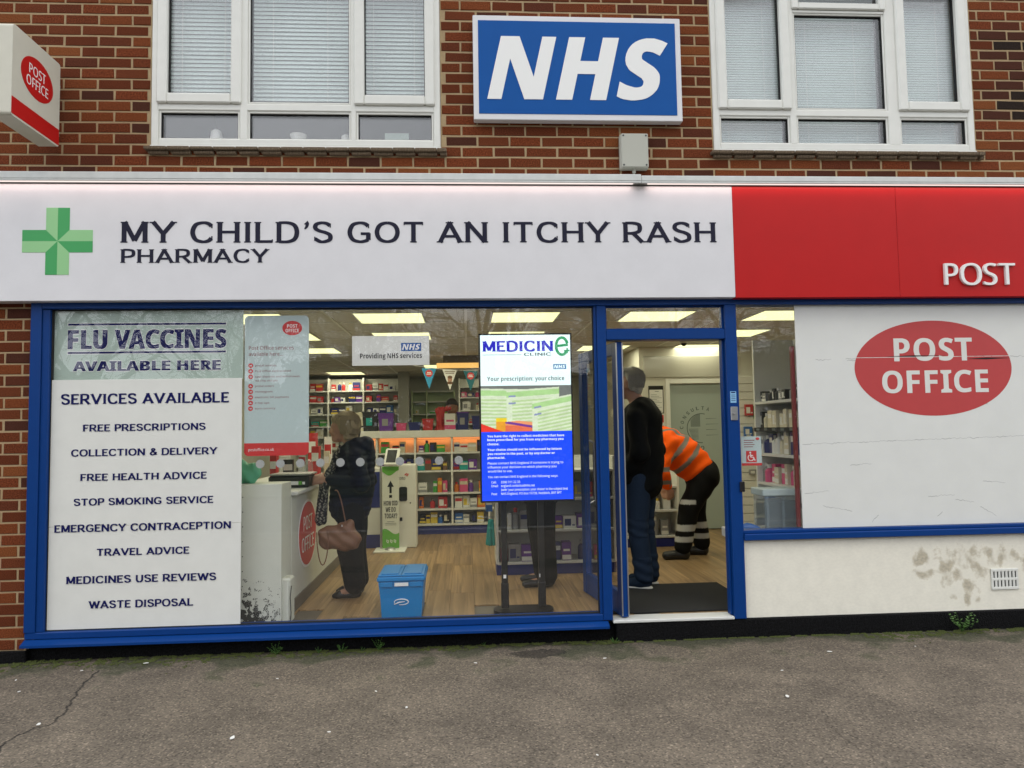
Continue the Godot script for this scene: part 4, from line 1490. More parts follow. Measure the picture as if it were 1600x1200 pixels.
# ---------------------------------------------------------------- the lit screen on its stand
func display_screen() -> void:
	var t := thing("display_screen", "tall lit advertising screen on a black twin-post stand behind the window", "screen")
	var z := -0.2
	var st := mb()
	lim(st, 0.096, 0.768, 0.937, 2.142, z - 0.06, z, 0.004)
	part(t, "casing", st, M.black_metal)
	var im := Image.create(128, 128, false, Image.FORMAT_RGB8)
	var n := FastNoiseLite.new()
	n.seed = 6
	n.frequency = 0.05
	for y in 128:
		for x in 128:
			var u := x / 128.0
			var v := y / 128.0
			var c := Color(0.45, 0.47, 0.45)
			# three pale prescription sheets, overlapping, and two cartons in front
			for s in [[-0.2, 0.55, 0.04, 0.05], [0.28, 0.86, 0.1, -0.12], [0.56, 1.4, 0.36, -0.38]]:
				var top: float = s[2] + (u - s[0]) * s[3]
				if u > s[0] and u < s[1] and v > top:
					var row := int((v - top) * 26.0)
					c = Color(0.87, 0.93, 0.8)
					if row in [1, 2, 3]:
						c = Color(0.7, 0.87, 0.58)
					elif row > 5 and row % 2 == 0 and u - s[0] > 0.06:
						c = Color(0.75, 0.86, 0.62)
					if u - s[0] > 0.02 and u - s[0] < 0.1 and (row == 3 or row == 7):
						c = Color(0.55, 0.6, 0.75)
			if u > 0.16 and u < 0.28 and v > 0.7:
				c = Color(0.98, 0.85, 0.12) if v < 0.78 else Color(0.95, 0.65, 0.15)
			if u > 0.26 and u < 0.56 and v > 0.76 + absf(u - 0.4) * 0.2:
				c = Color(0.93, 0.45, 0.3) if v > 0.86 else Color(0.96, 0.62, 0.42)
				if absf(v - 0.84 - (u - 0.4) * 0.35) < 0.025:
					c = Color(0.45, 0.2, 0.6)
			if v > 0.82 + u * 0.75:
				c = Color(0.93, 0.2, 0.12)
			im.set_pixel(x, y, c * (0.97 + 0.06 * n.get_noise_2d(x, y)))
	var photo := glow("screen_photo", Color.WHITE, 1.05)
	photo.emission_texture = ImageTexture.create_from_image(im)
	photo.emission_operator = BaseMaterial3D.EMISSION_OP_MULTIPLY
	photo.texture_repeat = false
	var head := glow("screen_white", lin(0.8, 0.98, 0.97), 1.2)
	var blue := glow("screen_blue", lin(0.0, 0.06, 1.0), 1.15)
	var ink := glow("screen_ink", lin(0.005, 0.005, 0.6), 0.9)
	var green := glow("screen_green", lin(0.02, 0.38, 0.14), 0.9)
	var grey := glow("screen_grey", lin(0.09, 0.15, 0.16), 0.9)
	var white := glow("screen_text", lin(0.85, 0.92, 1.0), 1.15)
	var nhs := glow("screen_nhs", lin(0.02, 0.18, 0.45), 0.9)
	var zs := z + 0.001
	st = mb()
	lim(st, 0.108, 0.757, 1.765, 2.13, z, zs, 0)
	part(t, "screen_heading", st, head)
	st = mb()
	var q := [[Vector3(0.108, 1.437, zs), Vector2(0, 1)], [Vector3(0.108, 1.7645, zs), Vector2(0, 0)], [Vector3(0.757, 1.7645, zs), Vector2(1, 0)], [Vector3(0.757, 1.437, zs), Vector2(1, 1)]]
	for k in [0, 1, 2, 0, 2, 3]:
		st.set_normal(Vector3(0, 0, 1))
		st.set_uv(q[k][1])
		st.add_vertex(q[k][0])
	part(t, "screen_picture", st, photo)
	st = mb()
	lim(st, 0.108, 0.757, 0.95, 1.4365, z, zs, 0)
	part(t, "screen_message", st, blue)
	pen(t, "MEDICIN", 0.122, 2.012, 0.515, 0.073, zs, ink, 1.45, "screen_lettering")
	pen(t, "CLINIC", 0.42, 1.979, 0.2, 0.021, zs, grey, 1.4, "screen_lettering")
	st = mb()
	lim(st, 0.125, 0.405, 1.986, 1.989, zs, zs + 0.001, 0)
	part(t, "screen_rule", st, grey)
	st = mb()
	var e := []
	var eh := []
	e.append(Vector2(0.655, 2.047))
	eh.append(0.009)
	e.append(Vector2(0.742, 2.056))
	eh.append(0.009)
	for i in 18:
		var a := deg_to_rad(18 + i * 18)
		e.append(Vector2(0.697 + 0.042 * cos(a), 2.046 + 0.062 * sin(a)))
		eh.append(0.01)
	ribbon(st, e.slice(0, 2), eh, Vector2.ZERO, Vector2.ONE, zs, zs + 0.001)
	ribbon(st, e.slice(2), eh.slice(2), Vector2.ZERO, Vector2.ONE, zs, zs + 0.0013)
	ribbon(st, [Vector2(0.712, 2.012), Vector2(0.752, 2.014)], [0.006, 0.006], Vector2.ZERO, Vector2.ONE, zs, zs + 0.0016)
	ribbon(st, [Vector2(0.735, 1.994), Vector2(0.735, 2.032)], [0.005, 0.005], Vector2.ZERO, Vector2.ONE, zs, zs + 0.0019)
	part(t, "screen_green_e", st, green)
	st = mb()
	lim(st, 0.632, 0.726, 1.88, 1.917, zs, zs + 0.0008, 0)
	part(t, "screen_logo", st, nhs)
	words(t, "NHS", 0.637, 1.886, 0.083, 0.025, zs + 0.0008, head, true, 0.2, 0.3, 0.0006, "screen_lettering")
	words(t, "Your prescription: your choice", 0.155, 1.8, 0.555, 0.03, zs, grey, true, 0, 0.0, 0.0008, "screen_lettering")
	var lines := [["You have the right to collect medicines that have", 0.15, 1.398, 0.55, true], ["been prescribed for you from any pharmacy you", 0.15, 1.372, 0.545, true], ["choose.", 0.15, 1.342, 0.085, true], ["Your choice should not be influenced by letters", 0.15, 1.302, 0.53, true], ["you receive in the post, or by any doctor or", 0.15, 1.273, 0.48, true], ["pharmacist.", 0.15, 1.245, 0.125, true], ["Please contact NHS England if someone is trying to", 0.15, 1.206, 0.54, false], ["influence your decision on which pharmacy you", 0.15, 1.178, 0.49, false], ["would like to use.", 0.15, 1.15, 0.175, false], ["You can contact NHS England in the following ways:", 0.15, 1.11, 0.5, false], ["Call:", 0.175, 1.072, 0.035, false], ["0300 311 22 33", 0.243, 1.072, 0.135, false], ["Email:", 0.175, 1.046, 0.048, false], ["england.contactus@nhs.net", 0.243, 1.046, 0.24, false], ["(with 'your prescription: your choice' in the subject line)", 0.243, 1.018, 0.475, false], ["Post:", 0.175, 0.99, 0.04, false], ["NHS England, PO Box 16738, Redditch, B97 9PT", 0.243, 0.99, 0.43, false]]
	for l in lines:
		words(t, l[0], l[1], l[2], l[3], 0.016, zs, white, l[4], 0, 0.0, 0.0008, "screen_lettering")
	# stand
	for x in [0.262, 0.528]:
		st = mb()
		lim(st, x - 0.022, x + 0.022, 0.19, 1.2, z - 0.1, z - 0.062, 0.004)
		lim(st, x - 0.027, x + 0.027, 0.185, 0.36, z - 0.104, z - 0.058, 0.006)
		part(t, "post", st, M.black_metal)
	st = mb()
	lim(st, 0.252, 0.272, 0.395, 0.42, z - 0.058, z - 0.0565, 0)
	lim(st, 0.51, 0.515, 0.395, 0.42, z - 0.06, z - 0.0585, 0)
	part(t, "sticker", st, M.white_print)
	st = mb()
	lim(st, 0.15, 0.7, 1.2, 1.9, z - 0.1, z - 0.06, 0.004)
	part(t, "bracket", st, M.black_metal)
	st = mb()
	var base := PackedVector2Array()
	for p in rounded(-0.215, 0.215, -0.11, 0.11, 0.1, 10):
		base.append(p)
	prism(st, base, 0.0, 0.022)
	var o := part(t, "base", st, M.black_metal)
	o.rotation.x = -PI / 2
	o.position = Vector3(0.395, FLOOR, z - 0.1)

# ---------------------------------------------------------------- shop interior: shell
func ceiling_light(x: float, z: float, label: String, e := 0.68) -> void:
	var t := thing("ceiling_light", label, "ceiling light", "square ceiling panels in the shop", Vector3(x, CEIL, z))
	var st := mb()
	frame_rect(st, -0.305, 0.305, -0.305, 0.305, 0.014, -0.004, 0.008, 0.002)
	var f := part(t, "frame", st, M.shelf_white)
	f.rotation.x = PI / 2
	st = mb()
	lim(st, -0.291, 0.291, -0.006, -0.001, -0.291, 0.291, 0)
	part(t, "light_diffuser", st, M.panel_glow)
	var l := AreaLight3D.new()
	l.name = "panel_light"
	l.area_size = Vector2(0.58, 0.58)
	l.area_normalize_energy = true
	l.light_energy = e
	l.light_color = Color(1.0, 0.98, 0.86)
	l.position = Vector3(0, -0.012, 0)
	l.rotation.x = -PI / 2
	l.shadow_enabled = true
	l.area_range = 12.0
	t.add_child(l)

func interior_shell() -> void:
	var st := mb()
	lim(st, -3.1, 4.9, FLOOR - 0.15, FLOOR - 0.012, -9.4, -0.1, 0)
	var fl := structure("floor", st, M.skirt_brown)
	# planks
	var r := RandomNumberGenerator.new()
	r.seed = 19
	var meshes := []
	for i in 3:
		st = mb()
		cbx(st, Vector3.ZERO, Vector3(0.1835, 0.012, 1.217), 0.0012)
		meshes.append(st.commit())
	var rest := {}
	var col := 0
	var x := -1.62
	while x < 4.8:
		var z := -0.105 - r.randf_range(0.0, 1.2) + 0.6
		while z > -9.2:
			var z1 := minf(z, -0.105)
			var z0 := z - 1.22
			var m: Material = M["wood_%d" % (r.randi() % 6)]
			if z1 - z0 > 0.1:
				var shown := z1 > -5.0 and x < 3.4
				if shown:
					var o := part(fl, "plank", meshes[0], m)
					o.scale.z = (z1 - z0 - 0.003) / 1.217
					o.position = Vector3(x + 0.0925, FLOOR - 0.006 + r.randf_range(-0.0003, 0.0003), (z0 + z1) / 2)
				else:
					if not rest.has(m):
						rest[m] = mb()
					lim(rest[m], x, x + 0.1835, FLOOR - 0.012, FLOOR, z0, z1 - 0.003, 0.0012)
			z -= 1.22
		x += 0.185
		col += 1
	for m in rest:
		part(fl, "planking", rest[m], m).set_meta("kind", "stuff")
	st = mb()
	lim(st, -3.1, 4.9, CEIL + 0.003, CEIL + 0.12, -9.4, -0.1, 0)
	var ce := structure("ceiling", st, M.ceiling_tile)
	st = mb()
	x = -3.0
	while x < 4.8:
		lim(st, x - 0.012, x + 0.012, CEIL - 0.0015, CEIL + 0.003, -9.3, -0.12, 0)
		x += 0.602
	var zz := -0.64
	while zz > -9.2:
		lim(st, -3.05, 4.85, CEIL - 0.001, CEIL + 0.0025, zz - 0.012, zz + 0.012, 0)
		zz -= 0.602
	part(ce, "ceiling_grid", st, M.shelf_white).set_meta("kind", "stuff")
	st = mb()
	lim(st, -3.1, -2.95, FLOOR, CEIL, -9.4, -0.1, 0)
	structure("wall_left", st, M.wall_cream)
	st = mb()
	lim(st, 4.75, 4.9, FLOOR, CEIL, -9.4, -0.1, 0)
	structure("wall_right", st, M.wall_cream)
	st = mb()
	lim(st, -2.95, 4.75, FLOOR, CEIL, -9.4, -9.25, 0)
	structure("wall_back", st, M.wall_cream)
	# floor slab of the flat above, over the fascia
	st = mb()
	lim(st, -4.6, 5.4, 2.6, 2.75, -9.4, -0.225, 0)
	structure("upper_floor", st, M.room_grey)
	var cols := [-1.87, -0.665, 0.54, 1.745, 2.95]
	var near := ["beside the pale blue poster", "above the small white hanging sign", "above the lit screen", "above the open door", "above the side window by the red strip"]
	for i in 5:
		ceiling_light(cols[i], -1.56, "square ceiling light panel nearest the shop window, " + near[i])
	for i in 5:
		if i != 3:
			ceiling_light(cols[i], -2.82, "square ceiling light panel in the second row, " + near[i])
	for i in [0, 3, 4]:
		ceiling_light(cols[i], -4.18, ["square ceiling light panel behind the poster, beyond the counter", "", "", "square ceiling light panel behind the open door leaf, before the consultation room", "square ceiling light panel before the consultation room door"][i])
	ceiling_light(-2.05, -7.75, "square ceiling light panel over the back dispensary shelves")
	ceiling_light(-0.35, -6.6, "square ceiling light panel in the dispensary behind the bunting")
	ceiling_light(0.85, -7.75, "square ceiling light panel in the far corner of the dispensary")

# ---------------------------------------------------------------- goods
const TONES := {
	"white": [0.7, 0.7, 0.66], "cream": [0.6, 0.55, 0.4], "green": [0.06, 0.34, 0.05], "teal": [0.01, 0.3, 0.27], "navy": [0.015, 0.02, 0.13], "blue": [0.02, 0.12, 0.4],
	"purple": [0.12, 0.03, 0.26], "red": [0.45, 0.025, 0.025], "orange": [0.62, 0.17, 0.02], "yellow": [0.65, 0.48, 0.05], "pink": [0.6, 0.07, 0.2], "black": [0.015, 0.015, 0.017], "brown": [0.16, 0.08, 0.04], "grey": [0.25, 0.25, 0.25],
}
var carton_mesh: Array = []
var bottle_mesh: ArrayMesh

func tone(called: String) -> StandardMaterial3D:
	if not M.has("tone_" + called):
		var c: Array = TONES[called]
		mat("tone_" + called, lin(c[0], c[1], c[2]), 0.45)
	return M["tone_" + called]

func goods_meshes() -> void:
	for v in 3:
		var st := mb()
		cbx(st, Vector3(0, 0.5, 0), Vector3(1, 1, 1), 0.012)
		var me := st.commit()
		st = mb()
		if v == 0:
			lim(st, -0.46, 0.46, 0.55, 0.8, 0.5, 0.504, 0)
		elif v == 1:
			lim(st, -0.4, 0.1, 0.2, 0.75, 0.5, 0.504, 0)
			lim(st, 0.18, 0.4, 0.2, 0.3, 0.5, 0.504, 0)
		else:
			lim(st, -0.499, 0.499, 0.04, 0.3, 0.5, 0.504, 0)
			lim(st, -0.35, 0.35, 0.5, 0.62, 0.5, 0.504, 0)
		me = st.commit(me)
		carton_mesh.append(me)
	var st := mb()
	lathe(st, [[0.0, 0.0], [0.5, 0.0], [0.5, 0.62], [0.42, 0.7], [0.2, 0.78], [0.2, 0.8]], Vector3.ZERO, 14)
	bottle_mesh = st.commit()
	st = mb()
	lathe(st, [[0.26, 0.8], [0.26, 1.0], [0.0, 1.0]], Vector3.ZERO, 14)
	bottle_mesh = st.commit(bottle_mesh)

# one packet or bottle, standing with its base centre at p
func goods(called: String, p: Vector3, size: Vector3, t: String, second: String, label: String, group: String, turn := 0.0, v := -1) -> void:
	var o := MeshInstance3D.new()
	o.name = called
	if called == "bottle":
		o.mesh = bottle_mesh
	else:
		o.mesh = carton_mesh[v if v >= 0 else rng.randi() % 3]
	o.set_surface_override_material(0, tone(t))
	o.set_surface_override_material(1, tone(second))
	add_child(o, true)
	o.position = p
	o.scale = size
	o.rotation.y = turn
	o.set_meta("label", label % t if label.contains("%s") else label)
	o.set_meta("category", "bottle" if called == "bottle" else "carton")
	o.set_meta("group", group)

# fill a shelf along x
func shelf_of(x0: float, x1: float, y: float, z: float, hmin: float, hmax: float, tones: Array, label: String, group: String, gap := 0.012, wmin := 0.05, wmax := 0.13, turn := 0.0) -> void:
	var x := x0 + rng.randf_range(0.0, 0.03)
	while x < x1 - wmin:
		var w := rng.randf_range(wmin, wmax)
		if x + w > x1:
			break
		var t: String = tones[rng.randi() % tones.size()]
		var s: String = ["white", "navy", "yellow", "white", "red", "cream"][rng.randi() % 6]
		if s == t:
			s = "grey"
		var bottle := rng.randf() < 0.2
		var d := rng.randf_range(0.06, 0.14)
		var h := rng.randf_range(hmin, hmax)
		if bottle:
			w = minf(w, 0.065)
			d = w
		var p := Vector3(x + w / 2, y, z - d / 2 - rng.randf_range(0.005, 0.05))
		goods("bottle" if bottle else "carton", p, Vector3(w, h, d), t, s, label.replace("carton", "bottle") if bottle else label, group, turn)
		x += w + (gap if rng.randf() < 0.75 else gap + rng.randf_range(0.02, 0.08))

# a shelving bay: uprights, shelves with front lips, back panel
func shelving(t: Node3D, x0: float, x1: float, y0: float, y1: float, depth: float, levels: Array, bays: Array, m: Material) -> void:
	var st := mb()
	lim(st, x0, x1, y0, y1, -depth, -depth + 0.015, 0)
	part(t, "back_panel", st, m)
	for b in bays:
		st = mb()
		lim(st, b - 0.012, b + 0.012, y0, y1, -depth + 0.015, 0.004, 0.002)
		part(t, "upright", st, m)
	for l in levels:
		st = mb()
		lim(st, x0 + 0.013, x1 - 0.013, l - 0.022, l, -depth + 0.016, 0.0, 0.002)
		part(t, "shelf", st, M.shelf_edge)

func fittings() -> void:
	goods_meshes()
	# post office counter: its customer face looks along +x
	var t := thing("counter", "white post office counter with red oval badge on its front", "counter")
	var st := mb()
	lim(st, -1.9, -1.27, FLOOR, 1.0, -2.85, -0.42, 0.004)
	part(t, "body", st, M.cabinet_white)
	st = mb()
	lim(st, -1.95, -1.225, 1.0, 1.03, -2.9, -0.4, 0.006)
	part(t, "worktop", st, M.shelf_edge)
	st = mb()
	lim(st, -1.272, -1.262, FLOOR, 0.245, -2.86, -0.43, 0.001)
	part(t, "skirting", st, M.skirt_brown)
	var badge := group_part(t, "badge")
	badge.position = Vector3(-1.27, 0.66, -0.96)
	badge.rotation.y = PI / 2
	st = mb()
	prism(st, oval(0, 0, 0.33, 0.265), 0.0, 0.002)
	part(badge, "white_rim", st, M.white_print)
	st = mb()
	prism(st, oval(0, 0, 0.31, 0.245), 0.002, 0.004)
	part(badge, "red_oval", st, M.poster_red)
	words(badge, "POST", -0.16, 0.03, 0.32, 0.11, 0.004, M.white_print, false, 0, 0, 0.001)
	words(badge, "OFFICE", -0.22, -0.13, 0.44, 0.11, 0.004, M.white_print, false, 0, 0, 0.001)
	# white panel just inside the glass, black mould creeping over its foot
	t = thing("cabinet_panel", "white cabinet back with black mould at its foot behind the glass", "cabinet")
	st = mb()
	lim(st, -1.75, -1.268, FLOOR, 1.105, -0.4, -0.115, 0.003)
	part(t, "panel", st, M.cabinet_white)
	st = mb()
	var r := RandomNumberGenerator.new()
	r.seed = 8
	var n := FastNoiseLite.new()
	n.seed = 4
	n.frequency = 9.0
	for i in 14000:
		var x := -1.538 - log(r.randf_range(0.02, 1.0)) * 0.075
		var y := FLOOR + 0.004 - log(r.randf_range(0.02, 1.0)) * 0.085
		if x > -1.272 or n.get_noise_2d(x * 2.0, y * 2.0) < -0.25 + (y - FLOOR) * 1.6 + (x + 1.535) * 0.8:
			continue
		var s := r.randf_range(0.0008, 0.0034)
		prism(st, oval(x, y, s, s * r.randf_range(0.6, 1.5), 4), -0.1151, -0.1143 + r.randf_range(0.0, 0.0006))
	part(t, "mould", st, M.mould).set_meta("kind", "stuff")
	st = mb()
	for i in 7:
		prism(st, oval(-1.528, 0.42 + i * 0.1, 0.004, 0.004, 8), -0.115, -0.1138)
	prism(st, oval(-1.29, 0.36, 0.004, 0.004, 8), -0.115, -0.1138)
	part(t, "screw", st, M.dark_screw)
	t = thing("plastic_box", "narrow cream plastic box standing beside the mouldy cabinet back", "box", "", Vector3(-1.25, FLOOR, -0.2))
	st = mb()
	lim(st, -0.03, 0.035, 0, 0.31, -0.08, 0.06, 0.012)
	part(t, "case", st, M.cabinet_white)
	st = mb()
	tube(st, [Vector3(0.036, 0.0, 0.06), Vector3(0.042, 0.08, 0.062), Vector3(0.036, 0.18, 0.06), Vector3(0.044, 0.26, 0.06)], [0.003, 0.003, 0.003, 0.003], 6)
	part(t, "cable", st, M.black_metal)
	# green bag slumped on the cabinet, and a strip of it hanging down the side
	st = mb()
	single("green_bag", "crumpled green plastic bag lying on the white cabinet", "bag", flesh([[v3(-1.72, 1.14, -0.3), v3(-1.52, 1.16, -0.27), 0.05, 0.06], [v3(-1.62, 1.2, -0.3), v3(-1.5, 1.2, -0.28), 0.06, 0.04], [v3(-1.7, 1.22, -0.32), v3(-1.6, 1.24, -0.3), 0.04, 0.03]], 0.012, 0.05, "", ["wave", 0.006, 70.0, 40.0, 0.0]), M.green_bag)
	single("green_sheet", "strip of green plastic sheet hanging beside the counter", "plastic sheet", flesh([[v3(-1.335, 0.8, -0.408), v3(-1.318, 0.6, -0.408), 0.006, 0.014], [v3(-1.318, 0.6, -0.408), v3(-1.322, 0.48, -0.408), 0.016, 0.01]], 0.008, 0.03), M.green_bag)
	# black parcel scale
	t = thing("parcel_scale", "black electronic parcel scale on the post office counter", "scale", "", Vector3(-1.36, 1.03, -0.9))
	st = mb()
	lim(st, -0.17, 0.14, 0.0, 0.09, -0.14, 0.13, 0.012)
	part(t, "body", st, M.black_metal)
	st = mb()
	lim(st, -0.16, 0.15, 0.095, 0.108, -0.15, 0.14, 0.004)
	part(t, "platform", st, M.chrome)
	st = mb()
	lim(st, -0.06, 0.06, 0.022, 0.05, 0.13, 0.1325, 0)
	lim(st, 0.09, 0.11, 0.025, 0.045, 0.13, 0.1325, 0)
	part(t, "label", st, M.white_print)
	st = mb()
	lim(st, 0.062, 0.085, 0.022, 0.05, 0.13, 0.1327, 0)
	part(t, "green_label", st, M.banner_green)
	# leaflet holders and packets on the counter
	var along := [["red", 0.055, 0.24, -1.58, -1.15], ["black", 0.08, 0.2, -1.5, -1.3], ["white", 0.06, 0.27, -1.42, -1.45], ["red", 0.07, 0.3, -1.36, -1.75], ["cream", 0.05, 0.25, -1.3, -1.95], ["white", 0.09, 0.22, -1.6, -1.6], ["red", 0.08, 0.42, -1.5, -2.3], ["white", 0.07, 0.38, -1.38, -2.45]]
	for i in along.size():
		var a: Array = along[i]
		goods("leaflet_box", Vector3(a[3], 1.031, a[4]), Vector3(a[1], a[2], 0.05), a[0], "white" if a[0] != "white" else "red", "%s leaflet box standing on the post office counter", "leaflet boxes on the counter", 0.2 * (i % 3 - 1), 0)
	# clear bag of something on the counter's edge
	single("clear_bag", "clear plastic bag standing upright on the counter by the woman", "bag", flesh([[v3(-1.34, 1.06, -1.3), v3(-1.33, 1.2, -1.3), 0.05, 0.03]], 0.01, 0.02), M.clear_plastic)
	# photo kiosk and feedback banner
	t = thing("photo_kiosk", "white slim vending kiosk with small dark window behind the banner", "kiosk", "", Vector3(-0.69, FLOOR, -3.4))
	st = mb()
	lim(st, -0.1, 0.12, 0.0, 0.93, -0.2, 0.05, 0.01)
	part(t, "cabinet", st, M.shelf_white)
	st = mb()
	prism(st, rounded(-0.07, 0.02, 0.52, 0.68, 0.02), 0.05, 0.056)
	part(t, "dispenser_window", st, M.tone_dark if M.has("tone_dark") else M.black_metal)
	st = mb()
	lim(st, -0.065, -0.035, 0.3, 0.34, 0.05, 0.054, 0)
	prism(st, oval(0.055, 0.5, 0.008, 0.008, 12), 0.05, 0.056)
	part(t, "lock", st, M.black_metal)
	words(t, "xoto", -0.085, 0.76, 0.085, 0.035, 0.05, M.black_print, false, 0, 0, 0.002)
	st = mb()
	for p in [[0.0, 0.815], [0.012, 0.825], [0.02, 0.805], [0.03, 0.82]]:
		prism(st, oval(p[0], p[1], 0.008, 0.008, 10), 0.05, 0.053)
	part(t, "red_dots", st, M.poster_red)
	t = thing("feedback_stand", "white feedback stand with touch tablet reading HOW DID WE DO TODAY", "stand", "", Vector3(-0.845, FLOOR, -3.25))
	st = mb()
	lim(st, -0.092, 0.092, 0.015, 0.92, -0.015, 0.0, 0.003)
	part(t, "banner", st, M.banner_white)
	for k in 2:
		var wave := PackedVector2Array()
		for i in 13:
			var u := i / 12.0
			wave.append(Vector2(-0.092 + 0.184 * u, (0.845 + 0.03 * sin(u * 5.0 + 2.6)) if k == 0 else (0.2 + 0.03 * sin(u * 5.0 + 0.8))))
		wave.append(Vector2(0.092, 0.915 if k == 0 else 0.02))
		wave.append(Vector2(-0.092, 0.915 if k == 0 else 0.02))
		st = mb()
		prism(st, wave, 0.0, 0.002)
		part(t, "green_wave", st, M.banner_green)
	st = mb()
	prism(st, PackedVector2Array([Vector2(-0.012, 0.62), Vector2(0.012, 0.62), Vector2(0.012, 0.69), Vector2(0.036, 0.69), Vector2(0.0, 0.76), Vector2(-0.036, 0.69), Vector2(-0.012, 0.69)]), 0.0, 0.002)
	lim(st, -0.016, 0.016, 0.57, 0.6, 0.0, 0.002, 0)
	part(t, "arrow", st, M.black_print)
	words(t, "HOW DID", -0.075, 0.485, 0.15, 0.052, 0, M.black_print, true, 0, 0, 0.002)
	words(t, "WE DO", -0.055, 0.415, 0.11, 0.052, 0, M.black_print, true, 0, 0, 0.002)
	words(t, "TODAY?", -0.068, 0.345, 0.14, 0.052, 0, M.black_print, true, 0, 0, 0.002)
	st = mb()
	for i in 3:
		lim(st, -0.06 + 0.02 * (i / 2), 0.06 - 0.02 * (i / 2), 0.27 + i * 0.018, 0.274 + i * 0.018, 0, 0.0015, 0)
	part(t, "small_print", st, M.frost_print)
	st = mb()
	for i in 3:
		ribbon(st, [Vector2(-0.045 + i * 0.04, 0.09), Vector2(-0.03 + i * 0.04, 0.075), Vector2(-0.025 + i * 0.04, 0.1), Vector2(-0.045 + i * 0.04, 0.11), Vector2(-0.045 + i * 0.04, 0.09)], [0.004, 0.004, 0.004, 0.004, 0.004], Vector2.ZERO, Vector2.ONE, 0.002, 0.003)
	part(t, "white_marks", st, M.white_print)
	st = mb()
	cbx(st, Vector3.ZERO, Vector3(0.17, 0.21, 0.03), 0.012)
	var tab := part(t, "tablet", st, M.shelf_white)
	tab.position = Vector3(0.02, 1.02, 0.02)
	tab.rotation = Vector3(-0.5, -0.25, 0)
	st = mb()
	lim(st, -0.055, 0.055, -0.075, 0.08, 0.015, 0.017, 0)
	part(tab, "tablet_glass", st, M.black_metal)
	st = mb()
	lim(st, -0.12, -0.1, 0.01, 0.93, -0.03, -0.01, 0.003)
	part(t, "pole", st, M.chrome)
	st = mb()
	lim(st, -0.17, 0.17, 0.0, 0.014, -0.1, 0.22, 0.003)
	part(t, "base_plate", st, M.shelf_white)
	st = mb()
	lathe(st, [[0.06, 0.014], [0.05, 0.03], [0.03, 0.04], [0.0, 0.04]], Vector3(0, 0, 0.07))
	part(t, "foot_cap", st, M.chrome)
	# blue storage crate with its lid on
	t = thing("storage_crate", "bright blue plastic crate with lid standing inside the window", "crate", "", Vector3(-0.468, FLOOR, -0.42))
	st = mb()
	var prof := [[0.138, 0.0], [0.146, 0.14], [0.158, 0.25]]
	for j in 2:
		var a: float = prof[j][0]
		var b: float = prof[j + 1][0]
		var ya: float = prof[j][1]
		var yb: float = prof[j + 1][1]
		for q in 4:
			var rot := Basis(Vector3.UP, PI / 2 * q)
			var dz := 0.05 if q % 2 == 0 else 0.0
			var dx := 0.0 if q % 2 == 0 else 0.05
			quad(st, rot * Vector3(-a - dx, ya, a + dz), rot * Vector3(a + dx, ya, a + dz), rot * Vector3(b + dx, yb, b + dz), rot * Vector3(-b - dx, yb, b + dz), rot * Vector3(0, 0, 1))
	lim(st, -0.138, 0.138, 0.0, 0.004, -0.188, 0.188, 0)
	part(t, "body", st, M.crate_blue)
	st = mb()
	lim(st, -0.168, 0.168, 0.252, 0.285, -0.215, 0.215, 0.008)
	part(t, "rim", st, M.crate_blue)
	st = mb()
	for sx in [-1, 1]:
		lim(st, sx * 0.001, sx * 0.16, 0.286, 0.298, -0.205, 0.205, 0.004)
		lim(st, sx * 0.02, sx * 0.14, 0.298, 0.304, -0.18, 0.18, 0.003)
	part(t, "lid", st, M.crate_blue)
	st = mb()
	for sx in [-1, 1]:
		lim(st, sx * 0.06, sx * 0.145, 0.215, 0.25, 0.205, 0.216, 0.004)
	part(t, "rib", st, M.crate_blue)
	st = mb()
	lim(st, -0.045, 0.05, 0.222, 0.246, 0.212, 0.2145, 0)
	part(t, "label", st, M.white_print)
	st = mb()
	var sw := []
	var sh := []
	for i in 12:
		var a := deg_to_rad(200 - i * 28)
		sw.append(Vector2(0.0 + 0.05 * cos(a), 0.11 + 0.02 * sin(a)))
		sh.append(0.001 + 0.0025 * sin(PI * i / 11.0))
	ribbon(st, sw, sh, Vector2.ZERO, Vector2.ONE, 0.196, 0.2)
	ribbon(st, [Vector2(-0.05, 0.095), Vector2(-0.015, 0.108), Vector2(0.025, 0.112)], [0.002, 0.004, 0.001], Vector2.ZERO, Vector2.ONE, 0.196, 0.2003)
	part(t, "white_logo", st, M.white_print)
	# gondola of goods behind the screen
	t = thing("gondola", "low white shop gondola with dark blue kickboard behind the lit screen", "shelving", "", Vector3(0, FLOOR, -1.62))
	shelving(t, 0.255, 1.35, 0.1, 1.05, 0.36, [0.115, 0.4, 0.68, 0.93], [0.267, 1.338], M.shelf_white)
	st = mb()
	lim(st, 0.26, 1.345, 0.0, 0.1, -0.35, -0.01, 0.002)
	part(t, "kickboard", st, M.kick_blue)
	for l in [[0.115, ["purple", "pink", "navy", "white", "teal", "grey"]], [0.4, ["navy", "purple", "yellow", "grey", "white"]], [0.68, ["pink", "grey", "white", "blue", "red"]]]:
		shelf_of(0.29, 1.32, FLOOR + l[0] + 0.001, -1.63, 0.11, 0.2, l[1], "%s carton on the " + ["lowest", "middle", "upper"][[0.115, 0.4, 0.68].find(l[0])] + " shelf of the gondola behind the lit screen", "goods on the gondola behind the screen", 0.008, 0.06, 0.14)
	# hanging rack of blue sponges at the end of the gondola
	t = thing("hanging_packs", "bunch of turquoise packs hanging at the end of the gondola", "packs", "", Vector3(0.2, FLOOR, -1.8))
	for i in 4:
		st = mb()
		cbx(st, Vector3(-0.05 + i * 0.035, 0.36, 0.02 * (i % 2)), Vector3(0.03, 0.24, 0.05), 0.01)
		var o := part(t, "pack", st, tone("teal"))
		o.rotation.z = 0.06 * (i - 2)
